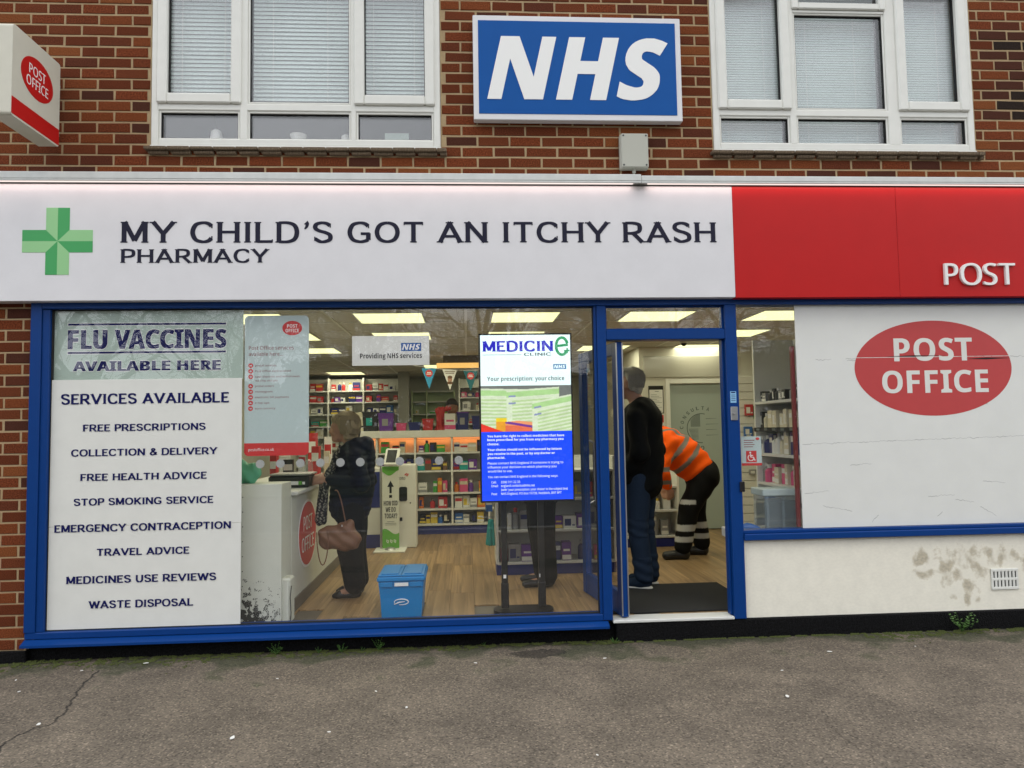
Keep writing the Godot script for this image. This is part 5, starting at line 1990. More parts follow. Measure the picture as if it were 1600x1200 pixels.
	st = mb()
	tube(st, [Vector3(0.06, 0.5, 0), Vector3(-0.07, 0.5, 0)], [0.004, 0.004], 6)
	part(t, "hook", st, M.chrome)
	for i in 6:
		goods("carton", Vector3(0.2, FLOOR + 0.56 + (i / 3) * 0.12, -1.74 - (i % 3) * 0.07), Vector3(0.06, 0.11, 0.06), ["blue", "teal", "navy"][i % 3], "white", "%s carton clipped beside the gondola end", "cartons at the gondola end")

# ---------------------------------------------------------------- the dispensary and its front shelves
func dispensary() -> void:
	# customer-side unit with a lit top shelf
	var t := thing("shelving_unit", "wide white medicine shelving unit with warm lit top shelf below the dispensary hatch", "shelving", "", Vector3(0, FLOOR, -4.38))
	shelving(t, -1.5, 0.95, 0.12, 1.22, 0.32, [0.13, 0.32, 0.52, 0.8, 1.03], [-1.488, -1.13, -0.65, -0.185, 0.28, 0.938], M.shelf_white)
	var st := mb()
	lim(st, -1.55, 1.0, 1.22, 1.31, -0.5, 0.04, 0.004)
	part(t, "top_ledge", st, M.shelf_white)
	st = mb()
	lim(st, -1.48, 0.93, 0.0, 0.12, -0.3, -0.02, 0.002)
	part(t, "kickboard", st, M.kick_blue)
	st = mb()
	lim(st, -1.46, 0.92, 1.195, 1.215, -0.29, -0.27, 0.002)
	part(t, "tube_light", st, M.tube_light_glow)
	var l := AreaLight3D.new()
	l.name = "shelf_light"
	l.area_size = Vector2(2.3, 0.02)
	l.area_normalize_energy = true
	l.light_energy = 0.12
	l.light_color = Color(1.0, 0.58, 0.3)
	l.position = Vector3(-0.27, 1.19, -0.26)
	l.rotation.x = -PI / 2 + 0.3
	l.shadow_enabled = true
	t.add_child(l)
	st = mb()
	for i in 9:
		lim(st, -0.62 + i * 0.11, -0.55 + i * 0.11, 0.785, 0.8, 0.0005, 0.003, 0)
	part(t, "price_tickets", st, M.white_print)
	var gl := "goods on the shelving under the hatch"
	var rows := [[0.13, 0.1, 0.14, ["yellow", "black", "orange", "navy", "blue", "white"]], [0.32, 0.1, 0.16, ["red", "yellow", "brown", "orange", "white", "black"]], [0.52, 0.12, 0.2, ["cream", "green", "white", "purple", "orange", "pink"]], [0.8, 0.1, 0.16, ["brown", "red", "navy", "teal", "white", "purple"]], [1.03, 0.08, 0.15, ["black", "purple", "cream", "green", "white", "yellow"]]]
	for r in rows:
		for b in [[-1.1, -0.67], [-0.63, -0.2], [-0.17, 0.26]]:
			shelf_of(b[0], b[1], FLOOR + r[0] + 0.001, -4.42, r[1], r[2], r[3], "%s carton on the " + {0.13: "lowest", 0.32: "second lowest", 0.52: "middle", 0.8: "second highest", 1.03: "warm lit top"}[r[0]] + " shelf below the dispensary hatch", gl, 0.006, 0.05, 0.12)
	# tubs and trays along the ledge
	var tubs := [[-1.22, 0.19, 0.24, "black", "black storage tub on the dispensary ledge beside the woman's head"], [-1.02, 0.19, 0.22, "purple", "translucent purple storage tub on the dispensary ledge"], [-0.83, 0.13, 0.09, "pink", "low dark pink tray on the dispensary ledge"], [-0.66, 0.15, 0.1, "navy", "low navy tray on the dispensary ledge"], [-0.49, 0.14, 0.14, "red", "open red tub on the dispensary ledge"], [-0.04, 0.15, 0.22, "navy", "tall navy tub with purple lid on the dispensary ledge"], [0.15, 0.15, 0.17, "navy", "shorter navy tub at the end of the ledge beside the screen"]]
	for a in tubs:
		var tub := thing("storage_tub", a[4], "tub", "tubs along the dispensary ledge", Vector3(a[0], FLOOR + 1.311, -4.52))
		st = mb()
		var w: float = a[1] / 2
		var h: float = a[2]
		for q in 4:
			var rot := Basis(Vector3.UP, PI / 2 * q)
			quad(st, rot * Vector3(-w * 0.86, 0, w * 0.86), rot * Vector3(w * 0.86, 0, w * 0.86), rot * Vector3(w, h, w), rot * Vector3(-w, h, w), rot * Vector3(0, 0, 1))
		lim(st, -w * 0.86, w * 0.86, 0.0, 0.004, -w * 0.86, w * 0.86, 0)
		part(tub, "body", st, tone(a[3]))
		st = mb()
		frame_rect(st, -w - 0.006, w + 0.006, -w - 0.006, w + 0.006, 0.012, -0.006, 0.008, 0.002)
		var rim := part(tub, "rim", st, tone("purple" if a[0] > -0.1 and a[0] < 0.1 else a[3]))
		rim.rotation.x = -PI / 2
		rim.position.y = h
		if h > 0.2:
			st = mb()
			lim(st, -w * 0.5, w * 0.3, h * 0.3, h * 0.7, w * 0.97, w * 0.985, 0)
			part(tub, "label", st, tone("teal" if a[3] == "black" else "grey"))
	goods("carton", Vector3(-1.36, FLOOR + 1.311, -4.5), Vector3(0.13, 0.24, 0.1), "cream", "black", "cream box with black print on the dispensary ledge", "boxes on the dispensary ledge", 0, 1)
	goods("carton", Vector3(-0.205, FLOOR + 1.311, -4.47), Vector3(0.14, 0.21, 0.03), "white", "pink", "white upright card with pink foot on the dispensary ledge", "boxes on the dispensary ledge", 0, 2)
	goods("carton", Vector3(0.26, FLOOR + 1.311, -4.5), Vector3(0.07, 0.06, 0.05), "white", "grey", "small white packet at the end of the dispensary ledge", "boxes on the dispensary ledge", 0, 1)
	single("red_bag", "red plastic bag draped on the dispensary ledge before the dispenser", "bag", flesh([[v3(-0.33, 1.47, -4.55), v3(-0.33, 1.7, -4.57), 0.05, 0.05], [v3(-0.36, 1.72, -4.57), v3(-0.22, 1.74, -4.58), 0.035, 0.03], [v3(-0.36, 1.47, -4.53), v3(-0.3, 1.47, -4.53), 0.05, 0.05]], 0.012, 0.04, "", ["wave", 0.006, 120.0, 14.0, 0.0]), tone("red"))
	# till screen behind the woman
	t = thing("till_screen", "black tilted till monitor behind the woman in navy coat", "monitor", "", Vector3(-1.32, FLOOR + 0.9, -3.6))
	st = mb()
	cbx(st, Vector3.ZERO, Vector3(0.3, 0.26, 0.03), 0.008)
	var mo := part(t, "monitor", st, M.black_metal)
	mo.position = Vector3(0, 0.3, 0)
	mo.rotation = Vector3(0.2, 1.2, 0)
	st = mb()
	lim(st, -0.02, 0.02, 0.0, 0.22, -0.02, 0.02, 0.004)
	lim(st, -0.1, 0.1, -0.01, 0.012, -0.08, 0.08, 0.004)
	part(t, "stand", st, M.black_metal)
	st = mb()
	cbx(st, Vector3(0.1, 0.24, 0.1), Vector3(0.1, 0.2, 0.004), 0.001)
	part(t, "paper_note", st, M.paper)
	t = thing("till_desk", "white till desk with blue front panel behind the woman", "desk", "", Vector3(-1.22, FLOOR, -3.6))
	st = mb()
	lim(st, -0.3, 0.25, 0.0, 0.89, -0.25, 0.2, 0.004)
	part(t, "body", st, M.shelf_white)
	st = mb()
	lim(st, -0.05, 0.245, 0.45, 0.85, 0.2, 0.203, 0)
	lim(st, -0.28, 0.24, 0.0, 0.15, 0.2, 0.203, 0)
	part(t, "blue_panel", st, M.kick_blue)
	# back wall of pigeon-hole shelves
	t = thing("dispensary_shelves", "tall white back-wall shelves full of medicine packets", "shelving", "", Vector3(0, FLOOR, -8.0))
	shelving(t, -3.0, -1.16, 0.1, 2.25, 0.3, [0.12, 0.42, 0.72, 1.02, 1.22, 1.41, 1.62, 1.83, 2.03], [-2.988, -2.4, -1.79, -1.17], M.shelf_white)
	for r in [[1.22, ["white", "cream", "white", "grey"]], [1.41, ["green", "green", "teal", "yellow", "red", "white"]], [1.62, ["navy", "white", "cream", "blue", "white", "grey"]], [1.83, ["yellow", "red", "navy", "white", "purple", "red"]], [1.02, ["white", "cream", "grey"]], [2.03, ["green", "red", "white", "navy", "white"]]]:
		for b in [[-2.95, -2.42], [-2.37, -1.81], [-1.76, -1.19]]:
			shelf_of(b[0], b[1], FLOOR + r[0] + 0.001, -8.02, 0.08, 0.15, r[1], "%s medicine carton on the " + {1.02: "lowest shelf", 1.22: "lower shelf", 1.41: "green-packed shelf", 1.62: "upper shelf", 1.83: "second highest shelf", 2.03: "top shelf"}[r[0]] + " of the back-wall shelving", "cartons on the back-wall shelves", 0.01, 0.06, 0.14)
	st = mb()
	lim(st, -1.15, -0.97, FLOOR, CEIL, -7.8, -7.6, 0.006)
	single("pillar", "grey square pillar between the back-wall shelves and the hatch", "pillar", st, mottle(mat("pillar_grey", lin(0.3, 0.3, 0.27), 0.7), (M.wall_cream as StandardMaterial3D).albedo_texture, 1.0))
	t = thing("dispensary_shelves", "pale green-lit empty shelves beyond the pillar", "shelving", "", Vector3(0, FLOOR, -8.6))
	shelving(t, -1.0, -0.2, 0.1, 2.05, 0.3, [0.5, 1.0, 1.25, 1.42, 1.62, 1.85, 2.04], [-0.988, -0.72, -0.212], mat("shelf_green", lin(0.55, 0.66, 0.4), 0.5))
	for y in [1.25, 1.42, 1.62]:
		shelf_of(-0.95, -0.74, FLOOR + y + 0.001, -8.62, 0.03, 0.09, ["green", "white", "brown"], "%s carton on the pale shelves beyond the pillar", "cartons beyond the pillar", 0.03, 0.05, 0.12)
		shelf_of(-0.68, -0.25, FLOOR + y + 0.001, -8.62, 0.03, 0.07, ["green", "white", "brown", "cream"], "%s carton on the pale shelves beyond the pillar", "cartons beyond the pillar", 0.03, 0.05, 0.12)
	t = thing("dispensary_shelves", "white medicine shelves beside the lit screen behind the bunting", "shelving", "", Vector3(0, FLOOR, -7.6))
	shelving(t, -0.12, 1.3, 0.1, 2.2, 0.3, [0.9, 1.22, 1.42, 1.65, 1.87, 2.05], [-0.108, 0.6, 1.288], M.shelf_white)
	for r in [[1.22, ["navy", "white", "grey"]], [1.42, ["purple", "navy", "white", "grey"]], [1.65, ["white", "white", "brown", "cream"]], [1.87, ["white", "pink", "cream", "navy"]]]:
		shelf_of(-0.08, 0.58, FLOOR + r[0] + 0.001, -7.62, 0.07, 0.15, r[1], "%s carton on the " + {1.22: "lowest", 1.42: "second", 1.65: "third", 1.87: "highest"}[r[0]] + " shelf behind the bunting", "cartons behind the bunting", 0.012, 0.06, 0.14)
	# warm strip fitting over the hatch
	t = thing("strip_light", "warm orange strip light hung over the dispensary hatch", "ceiling light", "", Vector3(-0.1, 2.34, -5.0))
	st = mb()
	lim(st, -0.29, 0.5, -0.035, 0.03, -0.04, 0.04, 0.006)
	part(t, "light_tube", st, M.warm_glow)
	st = mb()
	lim(st, -0.2, 0.42, 0.03, 0.128, -0.03, 0.03, 0.004)
	part(t, "batten", st, M.skirt_brown)
	# bunting
	t = thing("bunting_string", "thin white cord carrying the pennants across the shop", "string")
	st = mb()
	var pts := []
	var rad := []
	for i in 15:
		var u := i / 14.0
		pts.append(Vector3(lerpf(-0.9, 0.75, u), 2.165 + 0.1 * pow(u - 0.55, 2.0) * 4.0 - 0.03 * u, -3.5))
		rad.append(0.003)
	tube(st, pts, rad, 5)
	part(t, "cord", st, M.paper)
	for i in 3:
		var a: Array = [[-0.42, 2.178, "blue"], [-0.18, 2.16, "white"], [0.06, 2.142, "teal"]][i]
		var f := thing("pennant", ["bright blue triangular pennant with red roundel nearest the hanging sign", "white triangular pennant with a portrait and lettering on the bunting", "dark teal triangular pennant with red roundel beside the lit screen"][i], "pennant", "pennants on the bunting", Vector3(a[0], a[1], -3.5))
		st = mb()
		prism(st, PackedVector2Array([Vector2(-0.085, 0), Vector2(0.085, -0.004), Vector2(0.0, -0.24)]), -0.001, 0.001)
		part(f, "cloth", st, [mat("flag_blue", lin(0.03, 0.28, 0.5), 0.7), M.paper, mat("flag_teal", lin(0.01, 0.13, 0.16), 0.7)][i])
		st = mb()
		if i != 1:
			prism(st, oval(0, -0.06, 0.042, 0.042, 20), 0.001, 0.002)
			part(f, "roundel", st, M.poster_red)
			st = mb()
			lim(st, -0.022, 0.022, -0.056, -0.046, 0.002, 0.003, 0)
			lim(st, -0.028, 0.028, -0.074, -0.064, 0.002, 0.003, 0)
			part(f, "roundel_print", st, M.white_print)
		else:
			prism(st, oval(0, -0.115, 0.026, 0.036, 16), 0.001, 0.002)
			part(f, "portrait", st, M.skin)
			st = mb()
			prism(st, oval(0, -0.09, 0.027, 0.018, 16), 0.002, 0.003)
			lim(st, -0.03, 0.03, -0.172, -0.142, 0.001, 0.002, 0)
			lim(st, -0.06, 0.06, -0.028, -0.02, 0.001, 0.002, 0)
			lim(st, -0.05, 0.05, -0.048, -0.04, 0.001, 0.002, 0)
			part(f, "dark_print", st, M.tone_brown if M.has("tone_brown") else tone("brown"))

# ---------------------------------------------------------------- what is seen through the door and the side window
func entrance_side() -> void:
	var st := mb()
	lim(st, 1.0, 2.06, FLOOR + 0.001, FLOOR + 0.012, -1.03, -0.125, 0.004)
	single("entrance_mat", "dark grey ribbed entrance mat inside the open door", "mat", st, M.mat_grey)
	# consultation room partition
	st = mb()
	lim(st, 2.2, 2.3, FLOOR, CEIL, -4.3, -4.15, 0)
	lim(st, 2.3, 2.53, FLOOR, 2.06, -4.3, -4.15, 0)
	lim(st, 3.42, 4.75, FLOOR, 2.06, -4.3, -4.15, 0)
	lim(st, 2.3, 4.75, 2.06, CEIL, -4.3, -4.15, 0)
	lim(st, 2.2, 2.3, FLOOR, CEIL, -9.2, -4.3, 0)
	structure("wall_partition", st, M.wall_cream)
	st = mb()
	lim(st, 2.3, 4.75, FLOOR, CEIL, -5.4, -5.3, 0)
	structure("wall_consulting", st, M.wall_cream)
	var t := thing("consultation_door", "frosted glass consultation room door with dark round emblem", "door", "", Vector3(2.975, FLOOR, -4.2))
	st = mb()
	lim(st, -0.445, -0.39, 0.0, 1.91, -0.09, 0.062, 0.004)
	lim(st, 0.39, 0.445, 0.0, 1.91, -0.09, 0.062, 0.004)
	lim(st, -0.39, 0.39, 1.85, 1.91, -0.09, 0.06, 0.004)
	part(t, "frame", st, M.shelf_white)
	st = mb()
	lim(st, -0.389, 0.389, 0.01, 1.849, -0.02, 0.0, 0.002)
	part(t, "frosted_leaf", st, M.frosted)
	st = mb()
	var ring := []
	var w := []
	for i in 33:
		var a := deg_to_rad(75 + i * 6.2)
		ring.append(Vector2(0.02 + 0.185 * cos(a), 1.28 + 0.185 * sin(a)))
		w.append(0.005)
	ribbon(st, ring, w, Vector2.ZERO, Vector2.ONE, 0.0, 0.001)
	for i in 9:
		ribbon(st, [Vector2(0.0 - 0.014 * i, 1.3), Vector2(0.0 - 0.014 * i, 1.3 + sqrt(maxf(0.0, 0.026 - pow(0.02 + 0.014 * i, 2.0))))], [0.004, 0.004], Vector2.ZERO, Vector2.ONE, 0.0, 0.001)
		ribbon(st, [Vector2(-0.145 + 0.006 * i, 1.27 - 0.016 * i), Vector2(-0.02, 1.27 - 0.016 * i)], [0.003, 0.002], Vector2.ZERO, Vector2.ONE, 0.0, 0.001)
	for i in 4:
		ribbon(st, [Vector2(0.08, 1.4 - i * 0.07), Vector2(0.22 + 0.02 * (i % 2), 1.402 - i * 0.07)], [0.003, 0.001], Vector2.ZERO, Vector2.ONE, 0.0, 0.001)
	part(t, "emblem", st, M.frost_print)
	var arc := "CONSULTA"
	for i in arc.length():
		var a := deg_to_rad(178 - i * 15.5)
		var g := group_part(t, "emblem_letter")
		g.position = Vector3(0.02 + 0.235 * cos(a), 1.28 + 0.235 * sin(a), 0.0)
		g.rotation.z = a - PI / 2
		words(g, arc[i], -0.016, 0, 0.034, 0.045, 0, M.frost_print, true, 0, 0, 0.001, "letter")
	words(t, "RO", -0.05, 1.005, 0.1, 0.05, 0, M.frost_print, true, 0, 0, 0.001)
	t = thing("header_sign", "glossy cream header panel with shiny lettering over the consultation room door", "sign", "", Vector3(2.85, 2.21, -4.14))
	st = mb()
	lim(st, -0.6, 0.62, -0.13, 0.14, -0.008, 0.01, 0.004)
	part(t, "panel", st, mat("gloss_cream", lin(0.42, 0.41, 0.35), 0.12))
	# framed notices left of the door
	var nt := thing("framed_notice", "white printed notice in a dark frame beside the consultation door", "notice", "", Vector3(2.41, 1.8, -4.147))
	st = mb()
	lim(st, -0.1, 0.09, -0.175, 0.175, 0.0, 0.006, 0.001)
	part(nt, "frame", st, M.gasket)
	st = mb()
	lim(st, -0.09, 0.08, -0.165, 0.125, 0.006, 0.008, 0)
	part(nt, "sheet", st, M.paper)
	st = mb()
	for i in 9:
		lim(st, -0.075, 0.065 - 0.03 * (i % 3), -0.1 + i * 0.02, -0.096 + i * 0.02, 0.008, 0.0086, 0)
	lim(st, -0.02, 0.03, 0.1, 0.106, 0.008, 0.0086, 0)
	lim(st, 0.04, 0.07, -0.15, -0.144, 0.008, 0.0086, 0)
	part(nt, "print", st, M.frost_print)
	var rp := thing("notice", "red and white notice below the framed notice by the consultation door", "notice", "", Vector3(2.44, 1.53, -4.147))
	st = mb()
	lim(st, -0.07, 0.065, -0.1, 0.085, 0.0, 0.004, 0)
	part(rp, "sheet", st, M.paper)
	st = mb()
	lim(st, -0.06, 0.055, -0.02, 0.075, 0.004, 0.005, 0)
	lim(st, -0.06, 0.055, -0.095, -0.06, 0.004, 0.005, 0)
	part(rp, "red_print", st, M.poster_red)
	# dome camera
	t = thing("dome_camera", "small black dome security camera on the shop ceiling", "camera", "", Vector3(2.62, CEIL, -3.6))
	st = mb()
	lathe(st, [[0.05, 0.0], [0.05, -0.015], [0.035, -0.02]], Vector3.ZERO, 16)
	part(t, "mount", st, M.shelf_white)
	st = mb()
	lathe(st, [[0.035, -0.02], [0.03, -0.04], [0.015, -0.052], [0.0, -0.055]], Vector3.ZERO, 16)
	part(t, "dome", st, M.black_metal)
	# low shelf unit the worker bends to
	t = thing("low_shelf", "low white shelf end with blue kickboard where the man in orange bends", "shelving", "", Vector3(2.02, FLOOR, -2.95))
	shelving(t, -0.35, 0.3, 0.09, 0.85, 0.3, [0.12, 0.4, 0.66], [-0.338, 0.288], M.shelf_white)
	st = mb()
	lim(st, -0.345, 0.295, 0.0, 0.09, -0.29, -0.01, 0.002)
	part(t, "kickboard", st, M.kick_blue)
	for r in [[0.12, ["teal", "blue", "grey"]], [0.4, ["navy", "blue", "white"]]]:
		shelf_of(1.72, 2.28, FLOOR + r[0] + 0.001, -2.97, 0.1, 0.2, r[1], "%s carton on the low shelf by the bending man", "cartons on the low shelf", 0.03, 0.05, 0.09)
	st = mb()
	lim(st, -0.12, 0.12, 0.0, 0.1, -0.08, 0.08, 0.004)
	t = single("cardboard_box", "brown cardboard box on the low shelf the man in orange reaches into", "box", st, tone("brown"))
	t.position = Vector3(2.02, FLOOR + 0.661, -3.08)
	# slatted wall with hooks right of the consultation door
	t = thing("slat_wall", "cream slatted display wall with hanging goods seen through the side window", "display wall", "", Vector3(3.75, FLOOR, -4.1))
	for i in 19:
		st = mb()
		lim(st, -0.3, 0.3, i * 0.102, i * 0.102 + 0.094, -0.045, -0.005, 0.004)
		part(t, "slat", st, M.shelf_white)
	st = mb()
	lim(st, -0.31, 0.31, 0.0, 1.94, -0.049, -0.03, 0)
	part(t, "backing", st, M.wall_cream)
	var hung := [[3.57, 1.72, 0.1, 0.14, "red"], [3.68, 1.7, 0.09, 0.16, "green"], [3.55, 1.44, 0.1, 0.12, "blue"], [3.66, 1.42, 0.1, 0.14, "grey"], [3.58, 1.18, 0.14, 0.05, "red"], [3.6, 0.9, 0.1, 0.06, "grey"], [3.55, 1.34, 0.06, 0.09, "cream"]]
	for h in hung:
		goods("hanging_pack", Vector3(h[0], h[1] - h[3], -4.07), Vector3(h[2], h[3], 0.04), h[4], "white", "%s pack hanging on the slatted wall", "packs hanging on the slatted wall", 0.0, 1)
	# gondola at right angles to the side window
	t = thing("shelving_unit", "white wall shelving with toiletries just inside the side window", "shelving", "", Vector3(2.46, FLOOR, -1.12), -PI / 2)
	shelving(t, 0.02, 0.95, 0.5, 2.03, 0.36, [0.55, 0.83, 1.07, 1.28, 1.5], [0.032, 0.938], M.shelf_white)
	st = mb()
	lim(st, 0.03, 0.93, 1.25, 1.284, 0.001, 0.012, 0.002)
	part(t, "ticket_strip", st, M.gasket)
	st = mb()
	for i in 5:
		lim(st, 0.08 + i * 0.16, 0.14 + i * 0.16, 1.258, 1.278, 0.012, 0.014, 0)
	part(t, "price_ticket", st, M.frost_print)
	for r in [[0.83, ["white", "cream", "pink", "grey"], 0.1, 0.17], [1.07, ["white", "cream", "navy", "navy"], 0.14, 0.19], [1.28, ["cream", "cream", "black"], 0.11, 0.15], [1.5, ["black", "black", "grey"], 0.07, 0.12], [0.55, ["white", "blue", "grey", "white"], 0.1, 0.16]]:
		var zc := -1.06
		while zc < -0.3:
			var wd := rng.randf_range(0.04, 0.08)
			var tn: String = r[1][rng.randi() % r[1].size()]
			var bt := rng.randf() < 0.4
			goods("bottle" if bt else "carton", Vector3(2.52 + rng.randf_range(0.0, 0.04), FLOOR + r[0] + 0.001, zc), Vector3(wd, rng.randf_range(r[2], r[3]), wd), tn, "white" if tn != "white" else "grey", ("%s bottle" if bt else "%s carton") + " on the toiletry shelving inside the side window", "toiletries inside the side window", -PI / 2)
			zc += wd + 0.012
	# clear bin on the sill
	st = mb()
	lim(st, 1.93, 2.6, 0.62, 0.69, -0.5, -0.12, 0.004)
	single("window_shelf", "white window-board inside the side window under the clear bin", "shelf", st, M.shelf_white)
	t = thing("clear_bin", "clear plastic bin with pale lid on the sill of the side window", "bin", "", Vector3(2.27, 0.691, -0.28))
	st = mb()
	for q in [[-0.13, -0.126, -0.1, 0.1], [0.126, 0.13, -0.1, 0.1], [-0.126, 0.126, 0.096, 0.1], [-0.126, 0.126, -0.1, -0.096]]:
		lim(st, q[0], q[1], 0.0, 0.25, q[2], q[3], 0)
	part(t, "sides", st, M.clear_plastic)
	st = mb()
	lim(st, -0.115, -0.098, 0.0, 0.25, 0.101, 0.108, 0.002)
	lim(st, 0.0, 0.017, 0.0, 0.25, 0.101, 0.108, 0.002)
	part(t, "rib", st, M.clear_plastic)
	st = mb()
	lim(st, -0.145, 0.14, 0.25, 0.3, -0.11, 0.115, 0.006)
	part(t, "lid", st, M.poster_blue)
	st = mb()
	lim(st, -0.12, 0.12, 0.004, 0.215, -0.09, 0.09, 0.012)
	part(t, "contents", st, tone("black"))
	single("blue_cloth", "crumpled blue cloth at the corner of the side window sill", "cloth", flesh([[v3(1.99, 0.715, -0.2), v3(2.09, 0.71, -0.19), 0.025, 0.018], [v3(2.02, 0.73, -0.21), v3(2.06, 0.72, -0.2), 0.02, 0.016]], 0.008, 0.03), tone("blue"))

# ---------------------------------------------------------------- people
# locks of hair laid over the skull c: they fall from the crown to height low, none before front
func strands(c: Vector3, r: Vector3, low: float, front: float, n: int, sd: int) -> SurfaceTool:
	var st := mb()
	var g := RandomNumberGenerator.new()
	g.seed = sd
	for i in n:
		var az := g.randf_range(-PI, PI)
		var pts := []
		var rad := []
		var out := g.randf_range(0.98, 1.07)
		var stop := low + g.randf_range(-0.012, 0.02)
		for k in 7:
			var el := lerpf(1.45, -0.9, k / 6.0)
			var p := c + Vector3(cos(az) * cos(el) * r.x, sin(el) * r.y, sin(az) * cos(el) * r.z) * out
			if el < 0.0:
				p.x = c.x + cos(az) * r.x * out * lerpf(1.0, 0.82, -el)
				p.z = c.z + sin(az) * r.z * out * lerpf(1.0, 0.92, -el)
			p += Vector3(g.randf_range(-1, 1), 0, g.randf_range(-1, 1)) * 0.003
			if p.y < stop or (p.x < front and p.y < c.y + 0.045):
				break
			pts.append(p)
			rad.append(lerpf(0.0035, 0.002, k / 6.0))
		if pts.size() > 1:
			tube(st, pts, rad, 3)
	return st

# a head in its own axes: face towards -x, crown up; c is the centre of the skull
func head_bones(c: Vector3, s: float) -> Array:
	var o := []
	for b in [
		[v3(0.015, 0.02, 0), v3(-0.01, 0.025, 0), 0.082, 0.08, v3(1.08, 1.08, 0.92)],  # skull
		[v3(-0.03, -0.03, 0), v3(-0.045, -0.075, 0), 0.066, 0.045, v3(1, 1, 0.9)],  # face and jaw
		[v3(-0.07, -0.09, 0), v3(-0.075, -0.093, 0), 0.02, 0.018],  # chin
		[v3(-0.083, 0.0, 0), v3(-0.108, -0.03, 0), 0.009, 0.013],  # nose
		[v3(-0.1, -0.034, 0.01), v3(-0.1, -0.034, -0.01), 0.008, 0.008],
		[v3(-0.088, -0.058, 0.015), v3(-0.088, -0.058, -0.015), 0.008, 0.008],  # lips
		[v3(-0.084, 0.018, 0.035), v3(-0.084, 0.018, -0.035), 0.01, 0.01],  # brow
		[v3(-0.07, -0.025, 0.035), v3(-0.06, -0.03, 0.045), 0.018, 0.018], [v3(-0.07, -0.025, -0.035), v3(-0.06, -0.03, -0.045), 0.018, 0.018],  # cheeks
		[v3(0.01, 0.015, 0.078), v3(0.012, -0.03, 0.076), 0.016, 0.01, v3(1, 1, 0.5)], [v3(0.01, 0.015, -0.078), v3(0.012, -0.03, -0.076), 0.016, 0.01, v3(1, 1, 0.5)],  # ears
	]:
		var e := [c + b[0] * s, c + b[1] * s, b[2] * s, b[3] * s]
		if b.size() > 4:
			e.append(b[4])
		o.append(e)
	return o

# a hand: wrist, direction of the fingers, palm normal, side of the thumb
func hand_bones(wrist: Vector3, dir: Vector3, thumb: Vector3, curl: Vector3) -> Array:
	var o := [[wrist, wrist + dir * 0.05, 0.024, 0.026, v3(1, 1, 1)], [wrist + dir * 0.05 + thumb * 0.024, wrist + dir * 0.085 + thumb * 0.026, 0.016, 0.012], [wrist + dir * 0.05 - thumb * 0.024, wrist + dir * 0.08 - thumb * 0.026, 0.016, 0.012]]
	for i in 4:
		var a := wrist + dir * 0.075 + thumb * (0.03 - 0.02 * i)
		var l: float = [0.042, 0.05, 0.047, 0.036][i]
		var k := a + dir * l * 0.6 + curl * 0.006
		o.append([a, k, 0.0095, 0.0088])
		o.append([k, k + dir * l * 0.45 + curl * 0.018, 0.0088, 0.0075])
	o.append([wrist + dir * 0.025 + thumb * 0.022, wrist + dir * 0.055 + thumb * 0.05 + curl * 0.01, 0.013, 0.01])
	o.append([wrist + dir * 0.055 + thumb * 0.05 + curl * 0.01, wrist + dir * 0.085 + thumb * 0.055 + curl * 0.02, 0.01, 0.008])
	return o

func eyes(t: Node3D, c: Vector3, s: float, m: Material) -> void:
	for z in [-1, 1]:
		var st := mb()
		lathe(st, [[0.0, -0.006], [0.007, -0.003], [0.009, 0.0], [0.007, 0.003], [0.0, 0.006]], Vector3.ZERO, 10)
		var e := part(t, "eye", st, m)
		e.position = c + v3(-0.081, 0.002, 0.031 * z) * s

func people() -> void:
	woman()
	man_in_dark_jacket()
	worker()
	hidden_customer()
	dispenser()

